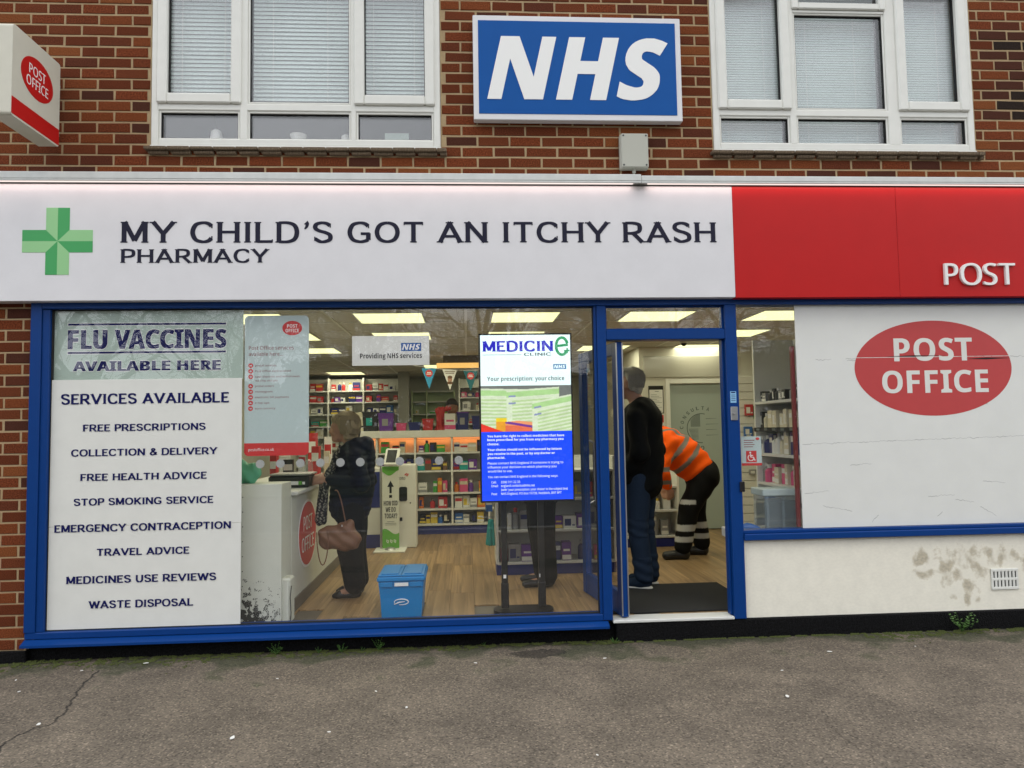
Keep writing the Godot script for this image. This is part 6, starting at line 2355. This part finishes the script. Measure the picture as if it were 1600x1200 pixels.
func woman() -> void:
	# faces -x, towards the counter; feet on the floor at the origin
	var t := thing("person", "person with blond bob in navy quilted coat standing at the counter with brown bag", "person", "", Vector3(-0.92, FLOOR, -1.0))
	var hc := v3(-0.075, 1.335, 0.0)
	var body := head_bones(hc, 0.95)
	body += [[hc + v3(0.02, -0.06, 0), v3(0.035, 1.17, 0), 0.05, 0.058], [v3(0.03, 1.12, 0), v3(0.0, 0.7, 0), 0.1, 0.11]]
	for s in [-1, 1]:
		body += [[v3(0.0, 0.7, 0.08 * s), v3(0.0, 0.38, 0.08 * s), 0.08, 0.05], [v3(0.0, 0.38, 0.08 * s), v3(0.035, 0.09, 0.08 * s), 0.048, 0.035], [v3(0.03, 0.06, 0.08 * s), v3(-0.09, 0.035, 0.085 * s), 0.034, 0.026]]
		body += [[v3(0.04, 1.12, 0.15 * s), v3(0.08, 0.9, 0.19 * s), 0.04, 0.035], [v3(0.08, 0.9, 0.19 * s), v3(-0.18, 0.92, 0.12 * s), 0.034, 0.024]]
	body += hand_bones(v3(-0.18, 0.925, 0.12), v3(-0.95, 0.1, -0.1).normalized(), v3(0, 0.75, -0.6).normalized(), v3(-0.1, -0.9, -0.3))
	body += hand_bones(v3(-0.18, 0.925, -0.12), v3(-0.95, 0.1, 0.1).normalized(), v3(0, 0.75, 0.6).normalized(), v3(-0.1, -0.9, 0.3))
	part(t, "body", flesh(body, 0.0075, 0.022), M.skin)
	eyes(t, hc, 0.95, M.black_print)
	# bobbed hair
	var hair := [[hc + v3(0.045, 0.04, 0), hc + v3(0.0, 0.056, 0), 0.092, 0.078], [hc + v3(0.07, 0.0, 0), hc + v3(0.075, -0.06, 0), 0.066, 0.045, v3(1, 1, 1.25)], [hc + v3(-0.06, 0.075, 0.03), hc + v3(-0.072, 0.066, -0.03), 0.024, 0.022]]
	for s in [-1, 1]:
		hair += [[hc + v3(0.045, 0.03, 0.066 * s), hc + v3(0.04, -0.07, 0.066 * s), 0.036, 0.026], [hc + v3(0.0, 0.045, 0.066 * s), hc + v3(-0.002, 0.0, 0.07 * s), 0.026, 0.018]]
	part(t, "hair", flesh(hair, 0.008, 0.035, "", ["wave", 0.004, 190.0, 35.0, 150.0]), M.hair_blond)
	part(t, "hair_strands", strands(hc + v3(0.03, 0.035, 0), Vector3(0.108, 0.1, 0.1), hc.y - 0.1, hc.x - 0.012, 380, 5), M.hair_blond)
	part(t, "hair_strands", strands(hc + v3(0.03, 0.036, 0), Vector3(0.109, 0.101, 0.101), hc.y - 0.1, hc.x - 0.012, 170, 15), M.hair_blond)
	# quilted coat with the hood down
	var coat := [[v3(0.035, 1.1, 0), v3(0.0, 0.86, 0), 0.15, 0.165, v3(1.0, 1, 1.08)], [v3(0.0, 0.88, 0), v3(-0.02, 0.72, 0), 0.165, 0.17], [v3(0.06, 1.17, 0.1), v3(0.06, 1.17, -0.1), 0.062, 0.062], [v3(0.1, 1.2, 0.06), v3(0.1, 1.2, -0.06), 0.065, 0.065], [v3(0.02, 1.2, 0.075), v3(-0.06, 1.14, 0.05), 0.035, 0.03], [v3(0.02, 1.2, -0.075), v3(-0.06, 1.14, -0.05), 0.035, 0.03]]
	for s in [-1, 1]:
		coat += [[v3(0.05, 1.1, 0.16 * s), v3(0.1, 0.9, 0.2 * s), 0.068, 0.064], [v3(0.1, 0.9, 0.2 * s), v3(-0.155, 0.93, 0.125 * s), 0.06, 0.042]]
	part(t, "coat", flesh(coat, 0.0095, 0.045, "", ["quilt"]), M.coat_navy)
	var legs := []
	for s in [-1, 1]:
		legs += [[v3(0.0, 0.68, 0.075 * s), v3(-0.005, 0.38, 0.08 * s), 0.115, 0.1], [v3(-0.005, 0.38, 0.08 * s), v3(0.025, 0.11, 0.08 * s), 0.1, 0.086]]
	part(t, "trousers", flesh(legs, 0.011, 0.02, "", ["wave", 0.004, 50.0, 17.0, 0.0]), M.cloth_black)
	for s in [-1, 1]:
		var shoe := [[v3(0.045, 0.035, 0.08 * s), v3(0.0, 0.02, 0.082 * s), 0.036, 0.028], [v3(0.0, 0.022, 0.082 * s), v3(-0.1, 0.022, 0.087 * s), 0.026, 0.03], [v3(-0.1, 0.022, 0.087 * s), v3(-0.135, 0.018, 0.088 * s), 0.028, 0.017], [v3(-0.09, 0.048, 0.07 * s), v3(-0.09, 0.048, 0.1 * s), 0.01, 0.01]]
		part(t, "shoe", flesh(shoe, 0.007, 0.02), M.shoe_black)
	# patterned scarf ends
	var sm := mat("scarf", Color.WHITE, 0.85)
	sm.vertex_color_use_as_albedo = true
	part(t, "scarf", flesh([[v3(-0.09, 1.17, 0.05), v3(-0.2, 0.9, 0.1), 0.028, 0.035], [v3(-0.2, 0.9, 0.1), v3(-0.235, 0.62, 0.11), 0.035, 0.05]], 0.0085, 0.03, "scarf", ["wave", 0.005, 120.0, 0.0, 0.0]), sm)
	# brown handbag on the forearm
	var b := thing("handbag", "brown leather handbag hanging from the arm of the person in navy coat", "bag", "", Vector3(-0.985, 0.55, -0.74))
	b.scale = Vector3(0.88, 0.92, 0.9)
	var o := PackedVector2Array([Vector2(-0.12, 0.03), Vector2(0.05, -0.01), Vector2(0.165, 0.05), Vector2(0.19, 0.09), Vector2(0.09, 0.25), Vector2(0.04, 0.21), Vector2(-0.09, 0.19), Vector2(-0.17, 0.2)])
	var st := mb()
	prism(st, o, -0.055, 0.055)
	var me := flesh([[v3(-0.1, 0.08, 0), v3(0.1, 0.07, 0), 0.07, 0.075, v3(1, 1, 0.75)], [v3(-0.12, 0.14, 0), v3(0.08, 0.17, 0), 0.055, 0.06, v3(1, 1, 0.8)], [v3(0.05, 0.06, 0), v3(0.14, 0.09, 0), 0.05, 0.04], [v3(0.06, 0.18, 0), v3(0.09, 0.22, 0), 0.04, 0.025]], 0.01, 0.05, "", ["wave", 0.004, 45.0, 60.0, 0.0])
	part(b, "body", me, M.bag_brown)
	for k in 2:
		st = mb()
		var pts := []
		var rad := []
		for i in 13:
			var u := i / 12.0
			if k == 0:
				pts.append(Vector3(lerpf(0.07, -0.03, u) , 0.2 + 0.3 * sin(PI * u * 0.55), 0.045 - 0.02 * u))
			else:
				pts.append(Vector3(-0.13 - 0.05 * cos(PI * u + PI / 2 - 1.57) , 0.16 - 0.27 * sin(PI * u), 0.06))
			rad.append(0.005)
		tube(st, pts, rad, 6)
		part(b, "strap", st, M.bag_brown)
	st = mb()
	lathe(st, [[0.0, 0.0], [0.008, 0.002], [0.0, 0.02]], Vector3(0.035, 0.2, 0.058), 8)
	part(b, "clasp", st, M.chrome)

func man_in_dark_jacket() -> void:
	var t := thing("person", "person with grey hair in black jacket and jeans standing in the doorway", "person", "", Vector3(1.44, FLOOR, -1.0), -0.5)
	var hc := v3(-0.085, 1.665, 0.0)
	var body := head_bones(hc, 1.05)
	body += [[hc + v3(0.02, -0.07, 0), v3(0.02, 1.46, 0), 0.056, 0.066], [v3(0.01, 1.4, 0), v3(0.0, 0.95, 0), 0.13, 0.12]]
	for s in [-1, 1]:
		body += [[v3(0.0, 0.92, 0.09 * s), v3(-0.01, 0.5, 0.1 * s), 0.085, 0.055], [v3(-0.01, 0.5, 0.1 * s), v3(0.03, 0.1, 0.1 * s), 0.052, 0.038], [v3(0.03, 0.06, 0.1 * s), v3(-0.12, 0.035, 0.11 * s), 0.036, 0.03]]
		body += [[v3(0.01, 1.38, 0.19 * s), v3(0.06, 1.12, 0.24 * s), 0.045, 0.04], [v3(0.06, 1.12, 0.24 * s), v3(-0.06, 0.95, 0.16 * s), 0.038, 0.026]]
		body += hand_bones(v3(-0.06, 0.95, 0.16 * s), v3(0.1, -0.95, -0.3 * s).normalized(), v3(-0.7, 0.4, -0.5 * s).normalized(), v3(-0.3, -0.2, -0.8 * s))
	part(t, "body", flesh(body, 0.009, 0.024), M.skin)
	eyes(t, hc, 1.05, M.black_print)
	var hair := [[hc + v3(0.045, 0.05, 0), hc + v3(-0.02, 0.075, 0), 0.09, 0.068], [hc + v3(0.075, 0.0, 0), hc + v3(0.075, -0.055, 0), 0.055, 0.04, v3(1, 1, 1.3)], [hc + v3(-0.05, 0.088, 0.03), hc + v3(-0.065, 0.08, -0.03), 0.022, 0.022]]
	for s in [-1, 1]:
		hair.append([hc + v3(0.04, 0.03, 0.072 * s), hc + v3(0.045, -0.04, 0.07 * s), 0.03, 0.02])
	part(t, "hair", flesh(hair, 0.008, 0.03, "", ["wave", 0.0025, 200.0, 60.0, 190.0]), M.hair_grey)
	part(t, "hair_strands", strands(hc + v3(0.03, 0.045, 0), Vector3(0.108, 0.095, 0.1), hc.y - 0.06, hc.x + 0.02, 330, 6), M.hair_grey)
	part(t, "hair_strands", strands(hc + v3(0.03, 0.046, 0), Vector3(0.109, 0.096, 0.101), hc.y - 0.06, hc.x + 0.02, 110, 16), M.hair_grey)
	part(t, "shirt_collar", flesh([[v3(-0.03, 1.47, 0.04), v3(-0.075, 1.44, 0.0), 0.022, 0.02], [v3(-0.03, 1.47, -0.04), v3(-0.075, 1.44, 0.0), 0.022, 0.02]], 0.009, 0.02), M.shirt_white)
	var jk := [[v3(0.02, 1.36, 0), v3(0.01, 1.05, 0), 0.17, 0.175, v3(0.98, 1, 1.15)], [v3(0.01, 1.1, 0), v3(0.0, 0.86, 0), 0.17, 0.175, v3(1, 1, 1.08)], [v3(0.03, 1.45, 0.12), v3(0.03, 1.45, -0.12), 0.075, 0.075], [v3(0.05, 1.5, 0.06), v3(0.05, 1.5, -0.06), 0.045, 0.045], [v3(0.03, 1.49, 0.07), v3(-0.05, 1.43, 0.05), 0.03, 0.028], [v3(0.03, 1.49, -0.07), v3(-0.05, 1.43, -0.05), 0.03, 0.028]]
	for s in [-1, 1]:
		jk += [[v3(0.02, 1.38, 0.2 * s), v3(0.07, 1.11, 0.25 * s), 0.076, 0.07], [v3(0.07, 1.11, 0.25 * s), v3(-0.07, 0.93, 0.17 * s), 0.068, 0.06]]
	part(t, "jacket", flesh(jk, 0.0105, 0.045, "", ["wave", 0.0035, 24.0, 31.0, 40.0]), M.jacket_black)
	var jeans := []
	for s in [-1, 1]:
		jeans += [[v3(0.0, 0.9, 0.085 * s), v3(-0.015, 0.5, 0.1 * s), 0.115, 0.085], [v3(-0.015, 0.5, 0.1 * s), v3(0.03, 0.1, 0.1 * s), 0.083, 0.075]]
	part(t, "jeans", flesh(jeans, 0.0105, 0.02, "", ["creases"]), M.denim)
	for s in [-1, 1]:
		part(t, "shoe", flesh([[v3(0.05, 0.06, 0.1 * s), v3(0.0, 0.06, 0.103 * s), 0.045, 0.045], [v3(0.0, 0.05, 0.103 * s), v3(-0.13, 0.04, 0.112 * s), 0.045, 0.036]], 0.0085, 0.03), M.denim)
		part(t, "sole", flesh([[v3(0.06, 0.014, 0.1 * s), v3(-0.15, 0.014, 0.113 * s), 0.04, 0.038, v3(1, 0.36, 1)]], 0.006, 0.0), M.sole_white)

func worker() -> void:
	# bends forward towards -x
	var t := thing("person", "person in orange high-visibility jacket and black trousers bending over the low shelf", "person", "", Vector3(2.19, FLOOR, -2.3))
	var hip := v3(0.16, 0.83, 0)
	var sh := v3(-0.2, 1.15, 0)
	var hc := v3(-0.41, 1.05, 0)
	var body := []
	for b in head_bones(Vector3.ZERO, 1.0):
		var rot := Basis(Vector3(0, 0, 1), 1.0)
		var e: Array = b.duplicate()
		e[0] = hc + rot * b[0]
		e[1] = hc + rot * b[1]
		body.append(e)
	body += [[hc, sh, 0.055, 0.065], [sh, hip, 0.13, 0.13]]
	for s in [-1, 1]:
		var stride := 0.1 if s > 0 else -0.1
		body += [[hip + v3(0, -0.02, 0.09 * s), v3(0.07 - stride * 0.6, 0.5, 0.1 * s), 0.09, 0.06], [v3(0.07 - stride * 0.6, 0.5, 0.1 * s), v3(0.06 - stride * 1.3, 0.1, 0.11 * s), 0.055, 0.04], [v3(0.06 - stride * 1.3, 0.06, 0.11 * s), v3(-0.1 - stride * 1.3, 0.035, 0.12 * s), 0.036, 0.03]]
		body += [[sh + v3(0, 0, 0.17 * s), v3(-0.29, 0.86, 0.21 * s), 0.045, 0.04], [v3(-0.29, 0.86, 0.21 * s), v3(-0.2, 0.7, 0.12 * s), 0.038, 0.026]]
		body += hand_bones(v3(-0.2, 0.7, 0.12 * s), v3(0.3, -0.9, -0.3 * s).normalized(), v3(0.8, 0.3, -0.4 * s).normalized(), v3(-0.4, -0.2, -0.8 * s))
	part(t, "body", flesh(body, 0.01, 0.024), M.skin)
	part(t, "hair", flesh([[hc + v3(-0.04, 0.05, 0), hc + v3(-0.01, 0.08, 0), 0.085, 0.07]], 0.01, 0.0), M.hair_dark)
	var vest := [[sh + v3(0.02, -0.01, 0), v3(-0.02, 1.02, 0), 0.165, 0.182, v3(1, 1, 1.12)], [v3(-0.02, 1.02, 0), v3(0.1, 0.91, 0), 0.182, 0.18, v3(1, 1, 1.05)], [sh + v3(-0.03, 0.01, 0.1), sh + v3(-0.03, 0.01, -0.1), 0.09, 0.09]]
	for s in [-1, 1]:
		vest += [[sh + v3(0, 0, 0.17 * s), v3(-0.29, 0.87, 0.21 * s), 0.08, 0.072], [v3(-0.29, 0.87, 0.21 * s), v3(-0.215, 0.73, 0.13 * s), 0.07, 0.055]]
	part(t, "jacket", flesh(vest, 0.0095, 0.045, "vest", ["wave", 0.006, 30.0, -42.0, 20.0]), M.vest)
	var tr := [[hip + v3(0.03, 0.0, 0), hip + v3(0.0, -0.06, 0), 0.165, 0.15]]
	for s in [-1, 1]:
		var stride := 0.1 if s > 0 else -0.1
		tr += [[hip + v3(0.03, -0.03, 0.085 * s), v3(0.07 - stride * 0.6, 0.5, 0.1 * s), 0.14, 0.1], [v3(0.07 - stride * 0.6, 0.5, 0.1 * s), v3(0.06 - stride * 1.3, 0.12, 0.11 * s), 0.1, 0.085]]
	part(t, "trousers", flesh(tr, 0.0105, 0.03, "bands", ["wave", 0.003, 40.0, 25.0, 20.0]), M.vest)
	for s in [-1, 1]:
		var x := -0.13 if s > 0 else 0.13
		part(t, "boot", flesh([[v3(0.07 + x, 0.12, 0.11 * s), v3(0.07 + x, 0.05, 0.11 * s), 0.052, 0.055], [v3(0.07 + x, 0.045, 0.11 * s), v3(-0.11 + x, 0.04, 0.12 * s), 0.05, 0.042]], 0.009, 0.03), M.shoe_black)

func hidden_customer() -> void:
	var t := thing("person", "person in black coat and trousers standing behind the lit screen", "person", "", Vector3(0.62, FLOOR, -1.2))
	var hc := v3(-0.06, 1.58, 0.0)
	var body := head_bones(hc, 1.0)
	body += [[hc + v3(0.02, -0.07, 0), v3(0.02, 1.38, 0), 0.054, 0.062], [v3(0.01, 1.34, 0), v3(0.0, 0.9, 0), 0.12, 0.12]]
	var coat := [[v3(0.02, 1.3, 0), v3(0.0, 0.8, 0), 0.165, 0.18, v3(1, 1, 1.1)], [v3(0.03, 1.4, 0.11), v3(0.03, 1.4, -0.11), 0.07, 0.07]]
	var tr := []
	for s in [-1, 1]:
		body += [[v3(0.0, 0.88, 0.09 * s), v3(0.0, 0.48, 0.1 * s), 0.08, 0.055], [v3(0.0, 0.48, 0.1 * s), v3(0.04, 0.09, 0.1 * s), 0.05, 0.036], [v3(0.04, 0.06, 0.1 * s), v3(-0.11, 0.035, 0.11 * s), 0.034, 0.028]]
		body += [[v3(0.01, 1.32, 0.18 * s), v3(0.05, 1.06, 0.22 * s), 0.042, 0.038], [v3(0.05, 1.06, 0.22 * s), v3(-0.1, 0.9, 0.17 * s), 0.036, 0.026]]
		body += hand_bones(v3(-0.1, 0.9, 0.17 * s), v3(-0.6, -0.8, -0.05 * s).normalized(), v3(-0.6, 0.5, -0.5 * s).normalized(), v3(-0.3, -0.2, -0.8 * s))
		coat += [[v3(0.02, 1.32, 0.19 * s), v3(0.06, 1.05, 0.23 * s), 0.07, 0.066], [v3(0.06, 1.05, 0.23 * s), v3(-0.08, 0.92, 0.18 * s), 0.062, 0.048]]
		tr += [[v3(0.0, 0.85, 0.085 * s), v3(0.0, 0.48, 0.1 * s), 0.13, 0.105], [v3(0.0, 0.48, 0.1 * s), v3(0.03, 0.1, 0.1 * s), 0.105, 0.09]]
	part(t, "body", flesh(body, 0.011, 0.024), M.skin)
	part(t, "hair", flesh([[hc + v3(0.04, 0.045, 0), hc + v3(-0.02, 0.065, 0), 0.09, 0.07], [hc + v3(0.07, 0.0, 0), hc + v3(0.07, -0.05, 0), 0.06, 0.045, v3(1, 1, 1.25)]], 0.01, 0.03), M.hair_dark)
	part(t, "coat", flesh(coat, 0.012, 0.045), M.jacket_black)
	part(t, "trousers", flesh(tr, 0.012, 0.02), M.cloth_black)
	for s in [-1, 1]:
		part(t, "shoe", flesh([[v3(0.06, 0.045, 0.1 * s), v3(0.0, 0.045, 0.103 * s), 0.04, 0.04], [v3(0.0, 0.04, 0.103 * s), v3(-0.15, 0.03, 0.112 * s), 0.04, 0.028]], 0.0095, 0.03), M.shoe_black)

func dispenser() -> void:
	# stands behind the ledge, facing the street
	var t := thing("person", "person with dark hair looking over the dispensary ledge behind the red bag", "person", "", Vector3(-0.19, FLOOR, -5.05), PI / 2)
	# facing +z: the local -x axis points to +z after the turn
	var hc := v3(-0.02, 1.6, 0.0)
	var body := head_bones(hc, 1.0)
	body += [[hc + v3(0.02, -0.07, 0), v3(0.03, 1.38, 0), 0.052, 0.06], [v3(0.02, 1.3, 0), v3(0.0, 0.85, 0), 0.12, 0.12]]
	var coat := [[v3(0.02, 1.26, 0), v3(0.0, 0.75, 0), 0.15, 0.165, v3(1, 1, 1.15)], [v3(0.03, 1.34, 0.1), v3(0.03, 1.34, -0.1), 0.065, 0.065]]
	var tr := []
	for s in [-1, 1]:
		body += [[v3(0.0, 0.85, 0.09 * s), v3(0.0, 0.46, 0.1 * s), 0.08, 0.055], [v3(0.0, 0.46, 0.1 * s), v3(0.03, 0.09, 0.1 * s), 0.05, 0.036], [v3(0.03, 0.05, 0.1 * s), v3(-0.11, 0.035, 0.11 * s), 0.034, 0.028]]
		body += [[v3(0.01, 1.3, 0.18 * s), v3(0.0, 1.05, 0.22 * s), 0.042, 0.038], [v3(0.0, 1.05, 0.22 * s), v3(-0.2, 1.02, 0.12 * s), 0.036, 0.026]]
		body += hand_bones(v3(-0.2, 1.02, 0.12 * s), v3(-0.9, -0.2, -0.3 * s).normalized(), v3(-0.2, 0.7, -0.6 * s).normalized(), v3(-0.1, -0.9, 0))
		coat += [[v3(0.02, 1.28, 0.18 * s), v3(0.0, 1.05, 0.22 * s), 0.064, 0.06], [v3(0.0, 1.05, 0.22 * s), v3(-0.17, 1.02, 0.14 * s), 0.056, 0.044]]
		tr += [[v3(0.0, 0.8, 0.085 * s), v3(0.0, 0.46, 0.1 * s), 0.11, 0.09], [v3(0.0, 0.46, 0.1 * s), v3(0.03, 0.06, 0.1 * s), 0.09, 0.07]]
	part(t, "body", flesh(body, 0.011, 0.024), M.skin_brown)
	eyes(t, hc, 1.0, M.black_print)
	part(t, "hair", flesh([[hc + v3(0.035, 0.05, 0), hc + v3(-0.02, 0.072, 0), 0.092, 0.074], [hc + v3(0.06, 0.0, 0), hc + v3(0.06, -0.05, 0), 0.065, 0.05, v3(1, 1, 1.25)]], 0.01, 0.03), M.hair_dark)
	part(t, "tunic", flesh(coat, 0.013, 0.045), M.kick_blue)
	part(t, "trousers", flesh(tr, 0.013, 0.02), M.cloth_black)

# ---------------------------------------------------------------- the far side of the street, seen only as reflections in the glass
func branch(limbs: SurfaceTool, twigs: SurfaceTool, r: RandomNumberGenerator, p: Vector3, d: Vector3, length: float, radius: float, depth: int) -> void:
	var pts := [p]
	var rad := [radius]
	var n := 3 if depth > 1 else 2
	for i in n:
		d = (d + Vector3(r.randf_range(-1, 1), r.randf_range(-0.5, 0.7), r.randf_range(-1, 1)) * 0.17).normalized()
		p += d * length / n
		pts.append(p)
		rad.append(maxf(0.009, lerpf(radius, radius * 0.58, float(i + 1) / n)))
	tube(limbs if depth > 2 else twigs, pts, rad, 6 if depth > 3 else (4 if depth > 1 else 3))
	if depth == 0:
		return
	var kids := 3 if depth > 2 else 4
	for i in kids:
		var u := 1.0 if i == 0 else r.randf_range(0.45, 1.0)
		var at: Vector3 = pts[clampi(int(u * n), 1, n)]
		var side := d.cross(Vector3(r.randf_range(-1, 1), r.randf_range(-1, 1), r.randf_range(-1, 1))).normalized()
		var nd := (d * (0.9 if i == 0 else 0.62) + side * r.randf_range(0.45, 0.85) + Vector3(0, 0.08, 0)).normalized()
		branch(limbs, twigs, r, at, nd, length * r.randf_range(0.62, 0.82), radius * (0.58 if i == 0 else r.randf_range(0.32, 0.5)), depth - 1)

func opposite_side() -> void:
	var spots := [[-6.5, 17.0, 3.6, 0.24, 11, "bare winter tree across the road with leaning forked trunk"], [0.5, 19.5, 4.2, 0.32, 12, "tallest bare winter tree across the road opposite the shop window"], [6.0, 16.5, 3.7, 0.26, 17, "bare winter tree across the road opposite the shop door"], [12.5, 19.0, 3.8, 0.28, 14, "bare winter tree across the road beyond the red fascia"], [-13.5, 20.5, 3.9, 0.28, 15, "bare winter tree across the road beyond the projecting sign"], [-3.0, 15.5, 3.3, 0.2, 23, "slender bare winter tree across the road opposite the services board"], [3.4, 15.0, 3.4, 0.22, 29, "slender bare winter tree across the road opposite the lit screen"], [9.0, 21.0, 4.0, 0.3, 37, "bare winter tree set back across the road opposite the window vinyl"]]
	for s in spots:
		var r := RandomNumberGenerator.new()
		r.seed = s[4]
		var t := thing("bare_tree", s[5], "tree", "bare trees across the road", Vector3(s[0], -0.06, s[1]))
		var limbs := mb()
		var twigs := mb()
		branch(limbs, twigs, r, Vector3.ZERO, Vector3(r.randf_range(-0.1, 0.1), 1, 0).normalized(), s[2], s[3], 6)
		part(t, "trunk", limbs, M.bark)
		part(t, "crown", twigs, M.twig)
	var firsts := get_children().filter(func(o: Node) -> bool: return o.name.begins_with("bare_tree"))
	var belt := RandomNumberGenerator.new()
	belt.seed = 90
	for i in 8:
		var o: Node3D = firsts[i % firsts.size()].duplicate()
		o.name = "bare_tree"
		o.set_meta("label", "bare winter tree in the wooded belt behind the evergreen hedge")
		o.set_meta("group", "trees of the wooded belt")
		add_child(o, true)
		o.position = Vector3(-24.0 + i * 6.6 + belt.randf_range(-0.8, 0.8), -0.06, 25.0 + (i % 3) * 4.0 + belt.randf_range(-1.0, 1.0))
		o.rotation.y = belt.randf() * TAU
		o.scale = Vector3.ONE * belt.randf_range(0.95, 1.3)
	# evergreen hedge: leaf-sized faces through its depth
	for k in 6:
		var st := mb()
		var r := RandomNumberGenerator.new()
		r.seed = 100 + k
		var hh := r.randf_range(3.4, 4.4)
		for i in 6000:
			var p := Vector3(r.randf_range(-3.3, 3.3), 0, r.randf_range(-0.7, 0.7))
			p.y = hh * sqrt(r.randf()) * (1.0 - 0.06 * p.x * p.x / 3.0 * r.randf())
			var u := Vector3(r.randf_range(-1, 1), r.randf_range(-1, 1), r.randf_range(-1, 1)).normalized() * 0.16
			var w := u.cross(Vector3(r.randf_range(-1, 1), 1, r.randf_range(-1, 1))).normalized() * 0.1
			quad(st, p - u, p + w, p + u, p - w, Vector3(0, 0.3, -1))
		var t := thing("hedge", "dense dark evergreen hedge lining the far side of the road", "hedge", "hedges across the road", Vector3(-16.5 + k * 6.6, -0.05, 22.5))
		part(t, "foliage", st, M.hedge)
		st = mb()
		for i in 12:
			var x := -3.0 + i * 0.54
			tube(st, [Vector3(x, 0, 0), Vector3(x + r.randf_range(-0.2, 0.2), hh * 0.45, r.randf_range(-0.2, 0.2)), Vector3(x + r.randf_range(-0.3, 0.3), hh * 0.8, r.randf_range(-0.3, 0.3))], [0.05, 0.035, 0.015], 5)
		part(t, "stems", st, M.bark).set_meta("kind", "stuff")

# ---------------------------------------------------------------- moss, weeds and litter at the foot of the wall
func small_things() -> void:
	var r := RandomNumberGenerator.new()
	r.seed = 21
	var n := FastNoiseLite.new()
	n.seed = 33
	n.frequency = 1.3
	var st := mb()
	for i in 26000:
		var x := r.randf_range(-3.4, 4.3)
		var z0 := -0.02 if x < 1.0 and x > -2.86 else 0.02
		var reach := 0.03 + 0.1 * maxf(0.0, n.get_noise_2d(x, 0.0) + 0.25)
		if x < -0.9:
			reach += 0.09 * clampf((-0.9 - x) / 1.4, 0.0, 1.0)
		elif x > 1.0 and x < 2.7:
			reach *= 0.25
		var z := z0 + absf(r.randfn(0.0, 1.0)) * reach * 0.7
		if n.get_noise_2d(x * 9.0, z * 9.0) < -0.1 + (z - z0) * 1.2:
			continue
		var s := r.randf_range(0.003, 0.008)
		var a := r.randf() * TAU
		var p := Vector3(x, 0.0, z)
		p.y = 0.002
		var u := Vector3(cos(a), 0, sin(a)) * s
		var w := Vector3(-sin(a), 0, cos(a)) * s
		var top := p + Vector3(r.randf_range(-0.3, 0.3) * s, s * r.randf_range(0.5, 1.2), r.randf_range(-0.3, 0.3) * s)
		for c in [[p - u - w * 0.6, p + u - w * 0.6], [p + u - w * 0.6, p + w], [p + w, p - u - w * 0.6]]:
			tri(st, c[0], c[1], top, (c[0] + c[1]) * 0.5 - p + Vector3(0, s, 0))
	var moss := structure("moss", st, M.moss)
	moss.set_meta("kind", "stuff")
	moss.set_meta("label", "low green moss along the foot of the shop wall")
	moss.set_meta("category", "moss")
	# weeds
	var weeds := [[-1.26, 0.03, 0.075, "leafy green weed under the mouldy cabinet window corner"], [-0.99, 0.03, 0.04, "tiny weed sprig at the wall foot below the woman"], [-0.84, 0.03, 0.07, "bushy little weed at the wall foot below the brown handbag"], [-0.71, 0.02, 0.035, "small weed sprig between two bushier ones at the wall foot"], [-0.6, 0.02, 0.085, "upright weed at the wall foot below the blue crate"], [0.1, 0.0, 0.03, "tiny weed sprig at the wall foot below the lit screen"], [0.98, 0.05, 0.05, "small weed sprig at the foot of the door post"], [3.41, 0.06, 0.14, "largest leafy weed against the black plinth near the air vent"]]
	for i in weeds.size():
		var a: Array = weeds[i]
		var h: float = a[2]
		var t := thing("weed", a[3], "plant", "weeds at the foot of the wall", Vector3(a[0], 0.0, a[1]))
		var stems := mb()
		var leaves := mb()
		for k in int(5 + h * 60):
			var d := Vector3(r.randf_range(-0.8, 0.8), r.randf_range(0.5, 1.2), r.randf_range(-0.15, 0.7)).normalized()
			var tip := d * h * r.randf_range(0.6, 1.1)
			tube(stems, [Vector3.ZERO, tip * 0.6 + Vector3(0, h * 0.1, 0), tip], [0.0012, 0.0009, 0.0005], 3)
			for j in 6:
				var c := tip * lerpf(0.35, 1.0, j / 5.0)
				var u := Vector3(r.randf_range(-1, 1), r.randf_range(-0.2, 0.6), r.randf_range(-1, 1)).normalized() * h * 0.13
				var w := u.cross(Vector3(r.randf_range(-0.3, 0.3), 1, 0.2)).normalized() * h * 0.06
				quad(leaves, c, c + u * 0.5 + w, c + u, c + u * 0.5 - w, Vector3(0, 1, 0.2))
		part(t, "stem", stems, M.leaf)
		part(t, "leaves", leaves, M.leaf)
	# scraps of pale litter on the asphalt
	var scraps := [[-1.13, 1.38, 0.022], [-2.17, 1.11, 0.018], [-2.05, 0.14, 0.016], [-2.56, 0.6, 0.009], [-0.52, 0.82, 0.01], [-0.33, 1.08, 0.012], [0.04, 0.38, 0.011], [0.85, 0.38, 0.013], [-0.68, 1.36, 0.009], [0.56, 1.74, 0.008], [2.29, 0.41, 0.017], [1.69, 1.14, 0.02], [2.88, 0.37, 0.008], [1.84, 0.73, 0.01], [-2.7, 0.39, 0.01], [-2.39, 0.25, 0.01], [-1.13, 0.54, 0.008]]
	for s in scraps:
		st = mb()
		var poly := PackedVector2Array()
		var m := 7
		for i in m:
			var a := TAU * i / m
			poly.append(Vector2(cos(a), sin(a) * 0.55) * s[2] * r.randf_range(0.65, 1.1))
		prism(st, poly, 0.0, 0.0025)
		var o := single("paper_scrap", "one of the small pale scraps of litter on the asphalt pavement", "litter", st, M.paper, "scraps of litter on the pavement")
		o.rotation = Vector3(-PI / 2, r.randf() * TAU, 0)
		o.position = Vector3(s[0], 0.008, s[1])
